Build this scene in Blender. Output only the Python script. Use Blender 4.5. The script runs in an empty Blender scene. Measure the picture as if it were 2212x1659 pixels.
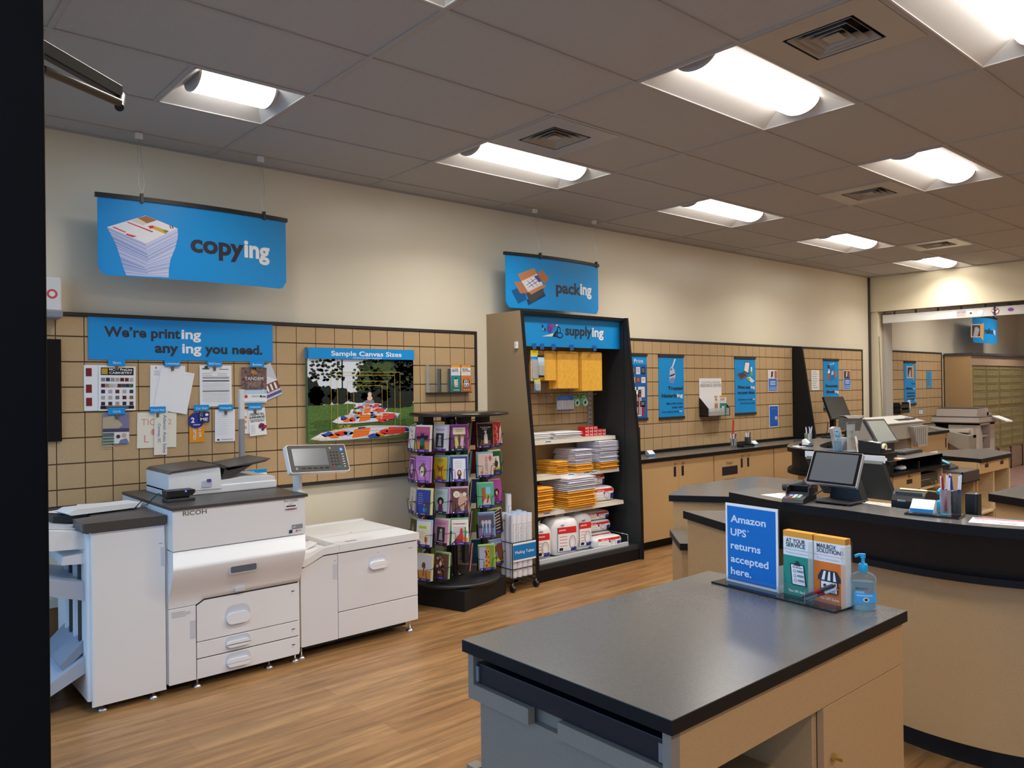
import bpy, math, random
from mathutils import Vector, Matrix

SC = bpy.context.scene
COL = SC.collection
PI = math.pi

# ------------------------------------------------------------------ camera
cam_d = bpy.data.cameras.new('camera')
cam_d.sensor_fit = 'HORIZONTAL'; cam_d.sensor_width = 36.0
cam_d.lens = 1683.93 / 2212 * 36.0
cam_d.clip_start = 0.02; cam_d.clip_end = 100
cam = bpy.data.objects.new('camera', cam_d); COL.objects.link(cam)
H = 1.61
cam.matrix_world = Matrix.Translation((0, 0, H)) @ Matrix(((0.754372, 0.006561, -0.656414, 0), (-0.656328, -0.011468, -0.754388, 0), (-0.012478, 0.999913, -0.004345, 0), (0,0,0,1)))
SC.camera = cam

# ------------------------------------------------------------------ view, sky
SC.view_settings.view_transform = 'Standard'
SC.view_settings.look = 'None'
SC.view_settings.gamma = 1.0
SC.view_settings.use_curve_mapping = False
SC.view_settings.exposure = 0.2
LAMP = 17.0            # watts per metre of each fluorescent fitting
LENS = 6.5             # glow of the lenses themselves
SKY = 2.0              # strength of the daylight at the shop front
world = bpy.data.worlds.new('daylight'); SC.world = world
world.use_nodes = True
_bg = world.node_tree.nodes['Background']
_bg.inputs[0].default_value = (0.36, 0.58, 1.0, 1); _bg.inputs[1].default_value = SKY
try:
    SC.cycles.use_denoising = True
    SC.cycles.max_bounces = 7; SC.cycles.diffuse_bounces = 4; SC.cycles.glossy_bounces = 3
    SC.cycles.transmission_bounces = 6; SC.cycles.transparent_max_bounces = 24
    SC.cycles.caustics_reflective = False; SC.cycles.caustics_refractive = False
    SC.cycles.sample_clamp_indirect = 6.0
except Exception:
    pass

CEIL = 3.183           # ceiling height
GX, GY, TX, TY = 1.932, 5.0545, 1.2192, 0.6096   # ceiling grid origin and pitch
YW = 5.28              # left wall
XF = 0.15              # inside of the shop front
XS = 11.70              # soffit / rolling gate line
XE = 18.5              # far end wall
YR = -4.2              # right wall

# ------------------------------------------------------------------ materials
def lin(c):
    if isinstance(c, str):
        c = c.lstrip('#'); c = [int(c[i:i+2], 16) / 255 for i in (0, 2, 4)]
    return tuple((x / 12.92 if x <= .04045 else ((x + .055) / 1.055) ** 2.4) for x in c) + (1,)

MATS = {}
def mat(key, col='#808080', rough=.5, metal=0., spec=.5, coat=0.):
    if key in MATS: return MATS[key]
    m = bpy.data.materials.new(key); m.use_nodes = True
    b = m.node_tree.nodes['Principled BSDF']
    b.inputs['Base Color'].default_value = lin(col)
    b.inputs['Roughness'].default_value = rough
    b.inputs['Metallic'].default_value = metal
    b.inputs['Specular IOR Level'].default_value = spec
    b.inputs['Coat Weight'].default_value = coat
    MATS[key] = m
    return m

def col(c, rough=.55):
    """plain printed colour"""
    return mat('print_' + c.lstrip('#') + ('' if rough == .55 else '_%d' % (rough * 100)), c, rough, 0, .35)

def N(m, t, **kw):
    n = m.node_tree.nodes.new(t)
    for k, v in kw.items(): setattr(n, k, v)
    return n

def speckle(key, c1, c2, scale, rough=.5, lo=.35, hi=.65, spec=.4, bump=0., stretch=(1, 1, 1)):
    """two close tones broken up by fine noise"""
    m = mat(key, c1, rough, 0, spec); nt = m.node_tree; b = nt.nodes['Principled BSDF']
    tc = N(m, 'ShaderNodeTexCoord'); mp = N(m, 'ShaderNodeMapping'); mp.inputs['Scale'].default_value = stretch
    nz = N(m, 'ShaderNodeTexNoise'); nz.inputs['Scale'].default_value = scale; nz.inputs['Detail'].default_value = 3
    cr = N(m, 'ShaderNodeValToRGB')
    cr.color_ramp.elements[0].position = lo; cr.color_ramp.elements[0].color = lin(c1)
    cr.color_ramp.elements[1].position = hi; cr.color_ramp.elements[1].color = lin(c2)
    nt.links.new(tc.outputs['Object'], mp.inputs[0]); nt.links.new(mp.outputs[0], nz.inputs['Vector'])
    nt.links.new(nz.outputs['Fac'], cr.inputs[0]); nt.links.new(cr.outputs[0], b.inputs['Base Color'])
    if bump:
        bp = N(m, 'ShaderNodeBump'); bp.inputs['Strength'].default_value = bump; bp.inputs['Distance'].default_value = .003
        nt.links.new(nz.outputs['Fac'], bp.inputs['Height']); nt.links.new(bp.outputs[0], b.inputs['Normal'])
    return m

def emit(key, c, s):
    if key in MATS: return MATS[key]
    m = bpy.data.materials.new(key); m.use_nodes = True
    b = m.node_tree.nodes['Principled BSDF']
    b.inputs['Base Color'].default_value = lin(c)
    b.inputs['Emission Color'].default_value = lin(c); b.inputs['Emission Strength'].default_value = s
    MATS[key] = m
    return m

def clear(key, tint='#ffffff', amount=.9, rough=.03):
    """clear sheet: mostly transparent, with a fresnel gloss"""
    if key in MATS: return MATS[key]
    m = bpy.data.materials.new(key); m.use_nodes = True; nt = m.node_tree
    nt.nodes.clear()
    out = N(m, 'ShaderNodeOutputMaterial'); mx = N(m, 'ShaderNodeMixShader'); tr = N(m, 'ShaderNodeBsdfTransparent')
    gl = N(m, 'ShaderNodeBsdfPrincipled'); fr = N(m, 'ShaderNodeFresnel'); ad = N(m, 'ShaderNodeMath', operation='MULTIPLY_ADD')
    tr.inputs[0].default_value = lin(tint)
    gl.inputs['Base Color'].default_value = lin(tint); gl.inputs['Roughness'].default_value = rough
    fr.inputs['IOR'].default_value = 1.22; ad.inputs[1].default_value = .55; ad.inputs[2].default_value = 1 - amount; ad.use_clamp = True
    nt.links.new(fr.outputs[0], ad.inputs[0]); nt.links.new(ad.outputs[0], mx.inputs[0])
    nt.links.new(tr.outputs[0], mx.inputs[1]); nt.links.new(gl.outputs[0], mx.inputs[2]); nt.links.new(mx.outputs[0], out.inputs[0])
    MATS[key] = m
    return m

# setting
M_WALL = speckle('wall_paint', '#ece3cd', '#e8dec6', 1.2, .33, spec=.45, bump=.05)
M_WALL2 = speckle('wall_paint_far', '#e9deC0', '#e5d9b9', 1.2, .4)
M_GRID = mat('ceiling_grid_metal', '#aeabaa', .6)
M_TAN = speckle('tan_board', '#c3a57d', '#ba9b70', 200, .55, .3, .7)
M_TAN_L = speckle('tan_laminate', '#bd9d70', '#b59466', 200, .42, .3, .7)
M_GABLE = speckle('taupe_laminate', '#a08868', '#9a8262', 220, .5)
M_GROOVE = mat('groove_brown', '#6d5136', .7)
M_TRIM = mat('black_trim', '#2e2a28', .5)
M_TOP = speckle('graphite_worktop', '#66635f', '#5c5956', 220, .24, .3, .7, spec=.75)
M_EDGE = mat('black_edge_band', '#121114', .5, 0, .22)
M_BLACK = mat('black_laminate', '#17181a', .48, 0, .28)
M_CHARC = speckle('charcoal_laminate', '#2f3335', '#2a2e2f', 200, .5)
M_RAW = speckle('raw_birch', '#d6bd94', '#cdb288', 60, .6)
M_METAL = mat('steel', '#c9cacc', .3, 1.)
M_BRASS = mat('brass', '#d8b878', .3, 1.)
M_BLKPL = mat('black_plastic', '#1a1a1c', .4)
M_BLKGL = mat('black_gloss', '#0f0f12', .12, 0, .6)
M_DKGR = mat('dark_grey_plastic', '#3c3a39', .42)
M_MIDGR = mat('mid_grey_plastic', '#8d9199', .5)
M_WIRE = mat('black_wire', '#17171a', .4, .3)
M_WHPL = mat('white_plastic', '#e9e8e8', .42)
M_WHPL2 = mat('warm_white_plastic', '#e6e3e2', .45)
M_PAPER = mat('paper', '#f0eff0', .8, 0, .2)
M_CREAM = mat('cream_metal', '#e6dfcf', .45)
M_BLUE = mat('sign_blue', '#0895e0', .38, 0, .45)
M_NAVY = mat('sign_navy', '#2d2a33', .5)
M_WHITE = mat('sign_white', '#f4f4f4', .5)
M_YELL = speckle('kraft_gold_paper', '#f7bd48', '#efb23c', 30, .6)
M_ACR = clear('acrylic', '#f8fafa', .985)
M_ACRD = clear('acrylic_smoke', '#a9aeb2', .93)
M_GLASS = clear('shop_glass', '#f2f8f6', .96)
M_FILM = clear('plastic_film', '#f6f6f6', .55, .25)
M_POLY = mat('polybag_white', '#e4e3e2', .38, 0, .5)
M_ORANGE = col('#e8792b'); M_TEAL = col('#23907f')
M_RED = col('#cf2027')

# ------------------------------------------------------------------ mesh builder
_TXT = {}
def text_mesh(s, bold):
    """outline of a string as 2-D triangles, 1 unit high capitals"""
    k = (s, bold)
    if k in _TXT: return _TXT[k]
    c = bpy.data.curves.new('lettering', 'FONT'); c.body = s; c.size = 1.0; c.resolution_u = 3
    c.offset = bold; c.fill_mode = 'FRONT'
    o = bpy.data.objects.new('lettering', c)
    me = bpy.data.meshes.new_from_object(o)
    vs = [(v.co.x, v.co.y) for v in me.vertices]; fs = [tuple(p.vertices) for p in me.polygons]
    bpy.data.objects.remove(o); bpy.data.meshes.remove(me); bpy.data.curves.remove(c)
    if vs:
        x0 = min(v[0] for v in vs); x1 = max(v[0] for v in vs)
    else: x0, x1 = 0, 1
    _TXT[k] = ([((x - x0), y) for x, y in vs], fs, x1 - x0)
    return _TXT[k]
CAP = 0.729

class MB:
    def __init__(s): s.v = []; s.f = []; s.fm = []; s.sm = []; s.mats = []
    def mi(s, m):
        if m not in s.mats: s.mats.append(m)
        return s.mats.index(m)
    def add(s, vs, fs, m, smooth=False):
        b = len(s.v); s.v += [tuple(v) for v in vs]; i = s.mi(m)
        for f in fs: s.f.append(tuple(b + k for k in f)); s.fm.append(i); s.sm.append(smooth)
        return s
    def box(s, a, b, m):
        x0, y0, z0 = a; x1, y1, z1 = b
        if x0 > x1: x0, x1 = x1, x0
        if y0 > y1: y0, y1 = y1, y0
        if z0 > z1: z0, z1 = z1, z0
        return s.add([(x0,y0,z0),(x1,y0,z0),(x1,y1,z0),(x0,y1,z0),(x0,y0,z1),(x1,y0,z1),(x1,y1,z1),(x0,y1,z1)],
                     [(0,3,2,1),(4,5,6,7),(0,1,5,4),(1,2,6,5),(2,3,7,6),(3,0,4,7)], m)
    def obox(s, o, u, v, w, m):
        o, u, v, w = map(Vector, (o, u, v, w))
        p = [o, o+u, o+u+v, o+v, o+w, o+u+w, o+u+v+w, o+v+w]
        fs = [(0,3,2,1),(4,5,6,7),(0,1,5,4),(1,2,6,5),(2,3,7,6),(3,0,4,7)]
        if u.cross(v).dot(w) < 0: fs = [f[::-1] for f in fs]
        return s.add(p, fs, m)
    def prism(s, poly, vec, m, smooth=False, cap=None):
        """closed 3-D polygon swept along vec"""
        p = [Vector(q) for q in poly]; vec = Vector(vec); n = len(p)
        nrm = Vector((0, 0, 0))
        for i in range(n): nrm += p[i].cross(p[(i+1) % n])
        if nrm.dot(vec) < 0: p = p[::-1]
        vs = p + [q + vec for q in p]
        sides = [(i, (i+1) % n, n+(i+1) % n, n+i) for i in range(n)]
        s.add(vs, sides, m, smooth)
        s.add(vs, [tuple(range(n))[::-1], tuple(range(n, 2*n))], cap or m)
        return s
    def slab(s, xy, z0, z1, m, cap=None):
        return s.prism([(x, y, z0) for x, y in xy], (0, 0, z1 - z0), m, cap=cap)
    def quad(s, a, b, c, d, m): return s.add([a, b, c, d], [(0,1,2,3)], m)
    def ring(s, c, r, ax, n):
        ax = Vector(ax).normalized(); t = Vector((0,0,1)) if abs(ax.z) < .9 else Vector((1,0,0))
        u = ax.cross(t).normalized(); w = ax.cross(u)
        return [Vector(c) + u*(r*math.cos(2*PI*i/n)) + w*(r*math.sin(2*PI*i/n)) for i in range(n)]
    def cyl(s, a, b, r, m, n=16, r2=None, caps=True):
        a, b = Vector(a), Vector(b); r2 = r if r2 is None else r2
        A = s.ring(a, r, b-a, n); B = s.ring(b, r2, b-a, n)
        s.add(A+B, [(i, n+i, n+(i+1) % n, (i+1) % n)[::-1] for i in range(n)], m, True)
        if caps:
            s.add(A, [tuple(range(n))[::-1]], m); s.add(B, [tuple(range(n))], m)
        return s
    def tube(s, pts, r, m, n=6):
        pts = [Vector(p) for p in pts]; k = len(pts); rings = []
        for i, p in enumerate(pts):
            d = (pts[min(i+1, k-1)] - pts[max(i-1, 0)])
            if d.length < 1e-9: d = Vector((0,0,1))
            rings.append(s.ring(p, r, d, n))
        # keep the rings aligned
        for i in range(1, k):
            best = min(range(n), key=lambda q: sum((rings[i][(j+q) % n]-rings[i-1][j]).length for j in range(n)))
            rings[i] = [rings[i][(j+best) % n] for j in range(n)]
        vs = [v for R_ in rings for v in R_]
        fs = [(i*n+j, i*n+(j+1) % n, (i+1)*n+(j+1) % n, (i+1)*n+j) for i in range(k-1) for j in range(n)]
        s.add(vs, fs, m, True)
        s.add(rings[0], [tuple(range(n))[::-1]], m); s.add(rings[-1], [tuple(range(n))], m)
        return s
    def lathe(s, prof, m, n=24, o=(0,0,0), sx=1., sy=1., caps=True):
        vs = [(o[0]+r*sx*math.cos(2*PI*i/n), o[1]+r*sy*math.sin(2*PI*i/n), o[2]+z) for r, z in prof for i in range(n)]
        k = len(prof)
        fs = [(a*n+i, a*n+(i+1) % n, (a+1)*n+(i+1) % n, (a+1)*n+i) for a in range(k-1) for i in range(n)]
        s.add(vs, fs, m, True)
        if caps:
            s.add(vs[:n], [tuple(range(n))[::-1]], m); s.add(vs[-n:], [tuple(range(n))], m)
        return s
    def ball(s, c, r, m, n=14, k=8, sx=1, sy=1, sz=1, warp=None):
        vs = []
        for a in range(k+1):
            t = PI*a/k
            for i in range(n):
                p = 2*PI*i/n
                q = (math.sin(t)*math.cos(p), math.sin(t)*math.sin(p), math.cos(t))
                w = warp(q) if warp else 1
                vs.append((c[0]+r*sx*q[0]*w, c[1]+r*sy*q[1]*w, c[2]+r*sz*q[2]*w))
        fs = [((a+1)*n+i, (a+1)*n+(i+1) % n, a*n+(i+1) % n, a*n+i) for a in range(k) for i in range(n)]
        return s.add(vs, fs, m, True)
    def art(s, o, u, v, step=None, fn=None): return Art(s, o, u, v, step, fn)
    def xf(s, M4):
        s.v = [tuple(M4 @ Vector(v)) for v in s.v]; return s
    def build(s, name, parent=None, loc=(0,0,0), rz=0, bevel=0, seg=2, auto=True, sub=0):
        me = bpy.data.meshes.new(name)
        me.from_pydata(s.v, [], s.f)
        for m in s.mats: me.materials.append(m)
        me.polygons.foreach_set('material_index', s.fm)
        me.polygons.foreach_set('use_smooth', s.sm)
        me.update()
        o = bpy.data.objects.new(name, me); COL.objects.link(o)
        if parent is not None: o.parent = parent
        o.location = loc; o.rotation_euler = (0, 0, rz)
        if bevel:
            b = o.modifiers.new('bevel', 'BEVEL'); b.width = bevel; b.segments = seg; b.limit_method = 'ANGLE'; b.angle_limit = .7
        if sub:
            b = o.modifiers.new('sub', 'SUBSURF'); b.levels = sub; b.render_levels = sub
        return o

def clip_x(pts, c, sg):
    out = []; n = len(pts)
    for i in range(n):
        a, b = pts[i], pts[(i+1) % n]; da, db = (a[0]-c)*sg, (b[0]-c)*sg
        if da >= 0: out.append(a)
        if da*db < 0: t = da/(da-db); out.append((a[0]+(b[0]-a[0])*t, a[1]+(b[1]-a[1])*t))
    return out

class Art:
    """flat print on a surface: (a, b) in metres from origin o along u and v"""
    def __init__(s, mb, o, u, v, step=None, fn=None):
        s.mb = mb; s.o = Vector(o); s.u = Vector(u).normalized(); s.v = Vector(v).normalized()
        s.n = s.u.cross(s.v); s.step = step; s.L = 1; s.fn = fn; s.both = False
    def P(s, a, b, L):
        h = L * .0004
        if s.fn: return s.fn(a, b, h)
        return s.o + s.u*a + s.v*b + s.n*h
    def rect(s, a0, b0, a1, b1, m, L=None):
        L = s.lay(L)
        k = 1 if not s.step else max(1, int(abs(a1-a0)/s.step + .99))
        kb = 1 if not (s.step and s.both) else max(1, int(abs(b1-b0)/s.step + .99))
        for i in range(k):
            x0 = a0+(a1-a0)*i/k; x1 = a0+(a1-a0)*(i+1)/k
            for j in range(kb):
                y0 = b0+(b1-b0)*j/kb; y1 = b0+(b1-b0)*(j+1)/kb
                s.mb.add([s.P(x0,y0,L), s.P(x1,y0,L), s.P(x1,y1,L), s.P(x0,y1,L)], [(0,1,2,3)], m)
        return s
    def lay(s, L):
        if L is None: s.L += 1; return s.L
        s.L = max(s.L, L); return L
    def poly(s, pts, m, L=None):
        L = s.lay(L); a = sum(pts[i][0]*pts[(i+1) % len(pts)][1]-pts[(i+1) % len(pts)][0]*pts[i][1] for i in range(len(pts)))
        if a < 0: pts = pts[::-1]
        if s.fn and s.step and not s.both:
            x0 = min(p[0] for p in pts); x1 = max(p[0] for p in pts); k = max(1, int((x1-x0)/s.step+.99))
            for i in range(k):
                q_ = clip_x(clip_x(pts, x0+(x1-x0)*i/k, 1), x0+(x1-x0)*(i+1)/k, -1)
                if len(q_) > 2: s.mb.add([s.P(x, y, L) for x, y in q_], [tuple(range(len(q_)))], m)
            return s
        s.mb.add([s.P(x, y, L) for x, y in pts], [tuple(range(len(pts)))], m); return s
    def disc(s, a, b, r, m, ry=None, n=20, L=None):
        return s.poly([(a+r*math.cos(2*PI*i/n), b+(ry or r)*math.sin(2*PI*i/n)) for i in range(n)], m, L)
    def blob(s, a, b, rx, ry, m, rnd, n=22, k=.25, L=None):
        return s.poly([(a+rx*(1+rnd.uniform(-k, k))*math.cos(2*PI*i/n), b+ry*(1+rnd.uniform(-k, k))*math.sin(2*PI*i/n)) for i in range(n)], m, L)
    def line(s, a0, b0, a1, b1, w, m, L=None):
        d = math.hypot(a1-a0, b1-b0) or 1; nx, ny = -(b1-b0)/d*w/2, (a1-a0)/d*w/2
        return s.poly([(a0+nx,b0+ny),(a0-nx,b0-ny),(a1-nx,b1-ny),(a1+nx,b1+ny)], m, L)
    def frame(s, a0, b0, a1, b1, w, m, L=None):
        L = s.lay(L)
        for r in ((a0,b0,a1,b0+w),(a0,b1-w,a1,b1),(a0,b0+w,a0+w,b1-w),(a1-w,b0+w,a1,b1-w)): s.rect(*r, m, L)
        return s
    def text(s, t, a, b, h, m, w=None, bold=.02, align='l', rot=0, L=None, maxw=None):
        """capitals h high, baseline at b; w forces the width"""
        L = s.lay(L); vs, fs, W0 = text_mesh(t, bold)
        k = h/CAP; kx = k if w is None else w/W0
        if maxw and W0*kx > maxw: kx = maxw/W0
        W_ = W0*kx; x0 = {'l': 0, 'c': -W_/2, 'r': -W_}[align]; c, sn = math.cos(rot), math.sin(rot)
        pts = []
        for x, y in vs:
            X, Y = x0+x*kx, y*k
            pts.append(s.P(a+X*c-Y*sn, b+X*sn+Y*c, L))
        s.mb.add(pts, fs, m); return W_
    def lines(s, a, b, w, n, pitch, h, m, rnd=None, L=None):
        """rows of small print as thin bars"""
        L = s.lay(L)
        for i in range(n):
            ww = w*(rnd.uniform(.6, 1) if rnd else 1)
            s.rect(a, b-i*pitch, a+ww, b-i*pitch+h, m, L)
        return s

# ------------------------------------------------------------------ scene tree
def thing(name, label, cat, loc=(0,0,0), rz=0, group=None):
    o = bpy.data.objects.new(name, None); COL.objects.link(o); o.empty_display_size = .05
    o.location = loc; o.rotation_euler = (0,0,rz)
    return tag(o, label, cat, group)
def tag(o, label, cat, group=None):
    o['label'] = label; o['category'] = cat
    if group: o['group'] = group
    return o
def struct(o):
    o['kind'] = 'structure'; return o
def dup(root, loc, rz=None, label=None, group=None, scale=None):
    r = root.copy(); COL.objects.link(r); r.location = loc
    if rz is not None: r.rotation_euler = (0,0,rz)
    if label: r['label'] = label
    if group: r['group'] = group
    if scale: r.scale = scale
    for ch in list(root.children):
        c = ch.copy(); COL.objects.link(c); c.parent = r
        for g in ch.children:
            d = g.copy(); COL.objects.link(d); d.parent = c
    return r
ORD = ['topmost', 'second from top', 'third from top', 'fourth from top', 'fifth from top', 'sixth from top', 'seventh from top',
       'eighth from top', 'ninth from top', 'tenth from top', 'eleventh from top', 'twelfth from top', 'thirteenth from top',
       'fourteenth from top', 'fifteenth from top', 'sixteenth from top', 'seventeenth from top', 'eighteenth from top']

# ================================================================== the setting
def wood_floor():
    m = mat('plank_floor', '#a97c4f', .33, 0, .45); nt = m.node_tree; b = nt.nodes['Principled BSDF']
    tc = N(m, 'ShaderNodeTexCoord')
    bk = N(m, 'ShaderNodeTexBrick'); bk.offset = .37; bk.offset_frequency = 2
    bk.inputs['Color1'].default_value = lin('#b68a5a'); bk.inputs['Color2'].default_value = lin('#a4774a')
    bk.inputs['Mortar'].default_value = lin('#8f683f'); bk.inputs['Scale'].default_value = 1
    bk.inputs['Mortar Size'].default_value = .0008; bk.inputs['Brick Width'].default_value = 1.22; bk.inputs['Row Height'].default_value = .155
    bk.inputs['Bias'].default_value = -.1
    mp = N(m, 'ShaderNodeMapping'); mp.inputs['Scale'].default_value = (1.1, 13, 1)
    n1 = N(m, 'ShaderNodeTexNoise'); n1.inputs['Scale'].default_value = 1.6; n1.inputs['Detail'].default_value = 7; n1.inputs['Roughness'].default_value = .62
    n1.inputs['Distortion'].default_value = .6
    cr = N(m, 'ShaderNodeValToRGB')
    e = cr.color_ramp.elements; e[0].position = .32; e[0].color = lin('#9a9a9a'); e[1].position = .68; e[1].color = lin('#fdfdfd')
    x = N(m, 'ShaderNodeMix'); x.data_type = 'RGBA'; x.blend_type = 'MULTIPLY'; x.inputs[0].default_value = .82
    nt.links.new(tc.outputs['Object'], bk.inputs['Vector']); nt.links.new(tc.outputs['Object'], mp.inputs[0])
    nt.links.new(mp.outputs[0], n1.inputs['Vector']); nt.links.new(n1.outputs['Fac'], cr.inputs[0])
    nt.links.new(bk.outputs['Color'], x.inputs[6]); nt.links.new(cr.outputs[0], x.inputs[7]); nt.links.new(x.outputs[2], b.inputs['Base Color'])
    return m
M_FLOOR = wood_floor()
M_FLOOR2 = speckle('reddish_floor', '#94736a', '#8a6a60', 4, .5, stretch=(1, 6, 1))
M_WALK = speckle('sidewalk_concrete', '#9b9a96', '#8f8e8a', 8, .9)

struct(MB().box((XF, YR, -.05), (XS, YW, 0), M_FLOOR).build('floor'))
struct(MB().box((XS, YR, -.05), (XE, YW, 0), M_FLOOR2).build('floor'))
struct(MB().box((-7, -9, -.06), (XF, 10, -.002), M_WALK).build('sidewalk'))
struct(MB().box((.03, YW, 0), (XE + .1, YW + .12, CEIL + .3), M_WALL).build('wall_left'))
struct(MB().box((.03, YR - .1, 0), (XE + .1, YR, CEIL + .3), M_WALL2).build('wall_right'))
struct(MB().box((XE, YR, 0), (XE + .1, YW, CEIL + .3), M_WALL2).build('wall_far'))
# wall over the gate opening
struct(MB().box((XS, YR, 2.665), (XS + .16, YW, CEIL), M_WALL2).build('wall_soffit', bevel=.004))
p = MB(); p.box((XS + .02, 5.165, 0), (XS + .16, YW, 2.665), M_WALL2); p.box((XS + .165, 5.12, 0), (XS + .40, 5.275, 2.665), mat('gate_guide_grey', '#b9b4aa', .5))
struct(p.build('trim_1', bevel=.003))
struct(MB().box((XS - .045, 5.262, 0), (XS + .01, YW, CEIL), mat('expansion_gap', '#4a4038', .8)).build('trim_2'))

# ceiling: lay-in tiles around the recessed lights and vents, on a metal grid
FIX = [(1,1,1),(3,1,1),(5,1,1),(7,1,1),(-.5,1,.5),(-1,4,1),(1,4,1),(3,4,1),(1,6,1),(3,7,1),(5,6,1),(7,5,1),(1,9,1),(-1,9,1),(3,10,1),(5,10,1),(7,9,1),
       (9,1,1),(11,1,1),(10,4,1),(9,8,1),(12,8,1)]
VENT = [(1,2),(3.5,3),(6,2),(1,5)]
M_TILE = speckle('ceiling_tile', '#bcbdbe', '#afb0b1', 260, .9, .42, .58, spec=.1, bump=.25)
taken = set()
for i, j, w in FIX:
    for k in range(int(round(w*2))): taken.add((int(round(i*2))+k, j))
for i, j in VENT: taken.add((int(round(i*2)), j))
ct = MB(); zc = CEIL + .006
ih0, ih1 = -3, 28
for j in range(-1, 16):
    y1 = min(GY - j*TY, YW); y0 = max(GY - (j+1)*TY, YR)
    if y1 <= y0: continue
    run = None
    for ih in range(ih0, ih1+1):
        x0 = max(GX + ih*TX/2, XF - .1); x1 = min(GX + (ih+1)*TX/2, XE)
        if x1 <= x0: continue
        if (ih, j) in taken: continue
        ct.add([(x0,y0,zc),(x0,y1,zc),(x1,y1,zc),(x1,y0,zc)], [(0,1,2,3)], M_TILE)
# metal grid between the tiles
w = .012
for j in range(0, 16):
    y = GY - j*TY
    if y > YR: ct.box((XF-.1, y-w, CEIL), (XE, y+w, CEIL+.03), M_GRID)
for i in range(-1, 14):
    x = GX + i*TX
    if XF < x < XE: ct.box((x-w, YR, CEIL+.0004), (x+w, YW, CEIL+.03), M_GRID)
for i, j in VENT:
    x = GX + (i + (.5 if i == int(i) else 0))*TX
    ct.box((x-w, GY-(j+1)*TY, CEIL+.0004), (x+w, GY-j*TY, CEIL+.03), M_GRID)
x = GX - .5*TX; ct.box((x-w, GY-2*TY, CEIL+.0004), (x+w, GY-TY, CEIL+.03), M_GRID)
ct.box((XF-.1, YW-.022, CEIL-.004), (XE, YW, CEIL+.01), M_GRID)
struct(ct.build('ceiling'))
struct(MB().box((.03, YR, CEIL+.3), (XE, YW, CEIL+.33), M_GRID).build('ceiling'))

# shop front behind and beside the camera: dark aluminium frame and glass
M_JAMB = mat('dark_bronze_frame', '#070607', .6, 0, .12)
fr = MB()
fr.box((.03, .828, 0), (XF, .985, CEIL), M_JAMB)
fr.box((.03, -.62, 0), (XF, -.50, 2.3), M_JAMB)
fr.box((.03, -.50, 2.2), (XF, .828, 2.3), M_JAMB)
fr.box((.03, .985, 2.2), (XF, 5.28, 2.3), M_JAMB)
fr.box((.03, YR, 2.2), (XF, -.62, 2.3), M_JAMB)
struct(fr.build('door_1', bevel=.003))
struct(MB().box((.03, YR, 2.95), (XF, .828, CEIL + .3), M_WALL).box((.03, .985, 2.95), (XF, 5.28, CEIL + .3), M_WALL).build('wall_front'))
for k, (ya, yb) in enumerate([(.985, 2.4), (2.4, 3.85), (3.85, 5.28), (-2.4, -.62), (YR, -2.4)]):
    f = MB()
    f.box((.06, ya, 0), (.13, yb, .12), M_JAMB); f.box((.06, ya, 2.88), (.13, yb, 2.95), M_JAMB)
    f.box((.06, ya, .12), (.13, ya+.05, 2.88), M_JAMB); f.box((.06, yb-.05, .12), (.13, yb, 2.88), M_JAMB)
    fo = struct(f.build('window_%d' % (k+1)))
    MB().box((.09, ya+.05, .12), (.10, yb-.05, 2.2), M_GLASS).box((.09, ya+.05, 2.3), (.10, yb-.05, 2.88), M_GLASS).build('pane', fo)
# sky portals over the glazing
for ya, yb in ((-4.1, -.6), (-.5, .83), (.98, 5.25)):
    ld = bpy.data.lights.new('sky_portal', 'AREA'); ld.shape = 'RECTANGLE'; ld.size = yb-ya; ld.size_y = 2.95
    ld.energy = 1
    try: ld.cycles.is_portal = True
    except Exception: pass
    lo = bpy.data.objects.new('sky_portal', ld); COL.objects.link(lo)
    lo.location = (.02, (ya+yb)/2, 1.48)
    lo.rotation_euler = (0, -PI/2, 0)
    lo.rotation_euler = Matrix(((0,0,-1),(1,0,0),(0,-1,0))).to_euler()

# low boxed-in chase along the foot of the left wall
p = MB(); p.box((XF, 5.14, 0), (1.16, YW, .375), mat('chase_wood', '#8d6238', .5)); p.box((XF, 5.12, .375), (1.17, YW, .43), mat('chase_cap', '#d8cdb8', .5))
struct(p.build('baseboard_left', bevel=.004))

# door closer arm of the entrance
t = thing('door_closer', 'dark steel door closer arm folded out from the black entrance frame near the ceiling', 'door closer', (.15, 1.40, 2.16))
o3 = Vector((.15, 1.40, 2.16))
e1 = Vector((*(0.409, 1.573), 2.16)); s1 = Vector((*(0.269, 1.455), 2.16)); d = (s1-e1); s1 = e1 + d*((.15-e1.x)/d.x)
MB().obox(s1-o3+Vector((0,-.012,-.004)), e1-s1, (0,.022,0), (0,0,.024), mat('closer_bronze', '#2a2622', .4, .5)).build('main_arm', t, bevel=.002)
e2 = Vector((*(0.394, 1.528), 2.135)); s2 = Vector((*(0.268, 1.452), 2.135)); d = (s2-e2); s2 = e2 + d*((.15-e2.x)/d.x)
m_ = s2.lerp(e2, .45)
MB().tube([s2-o3, m_-o3], .004, M_METAL, 8).tube([m_-o3, m_.lerp(e2,.08)-o3, m_.lerp(e2,.25)-o3, e2-o3], .0075, mat('closer_bronze_light', '#5a544b', .4, .6), 8).build('forearm', t)
MB().cyl(e2-o3+Vector((0,0,-.008)), e1-o3+Vector((0,0,.004)), .008, mat('closer_bronze', '#2a2622'), 12).build('elbow_pin', t)
MB().box((-.0,-.12,-.05), (.03,.14,.045), M_JAMB).build('bracket', t, bevel=.004)

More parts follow.
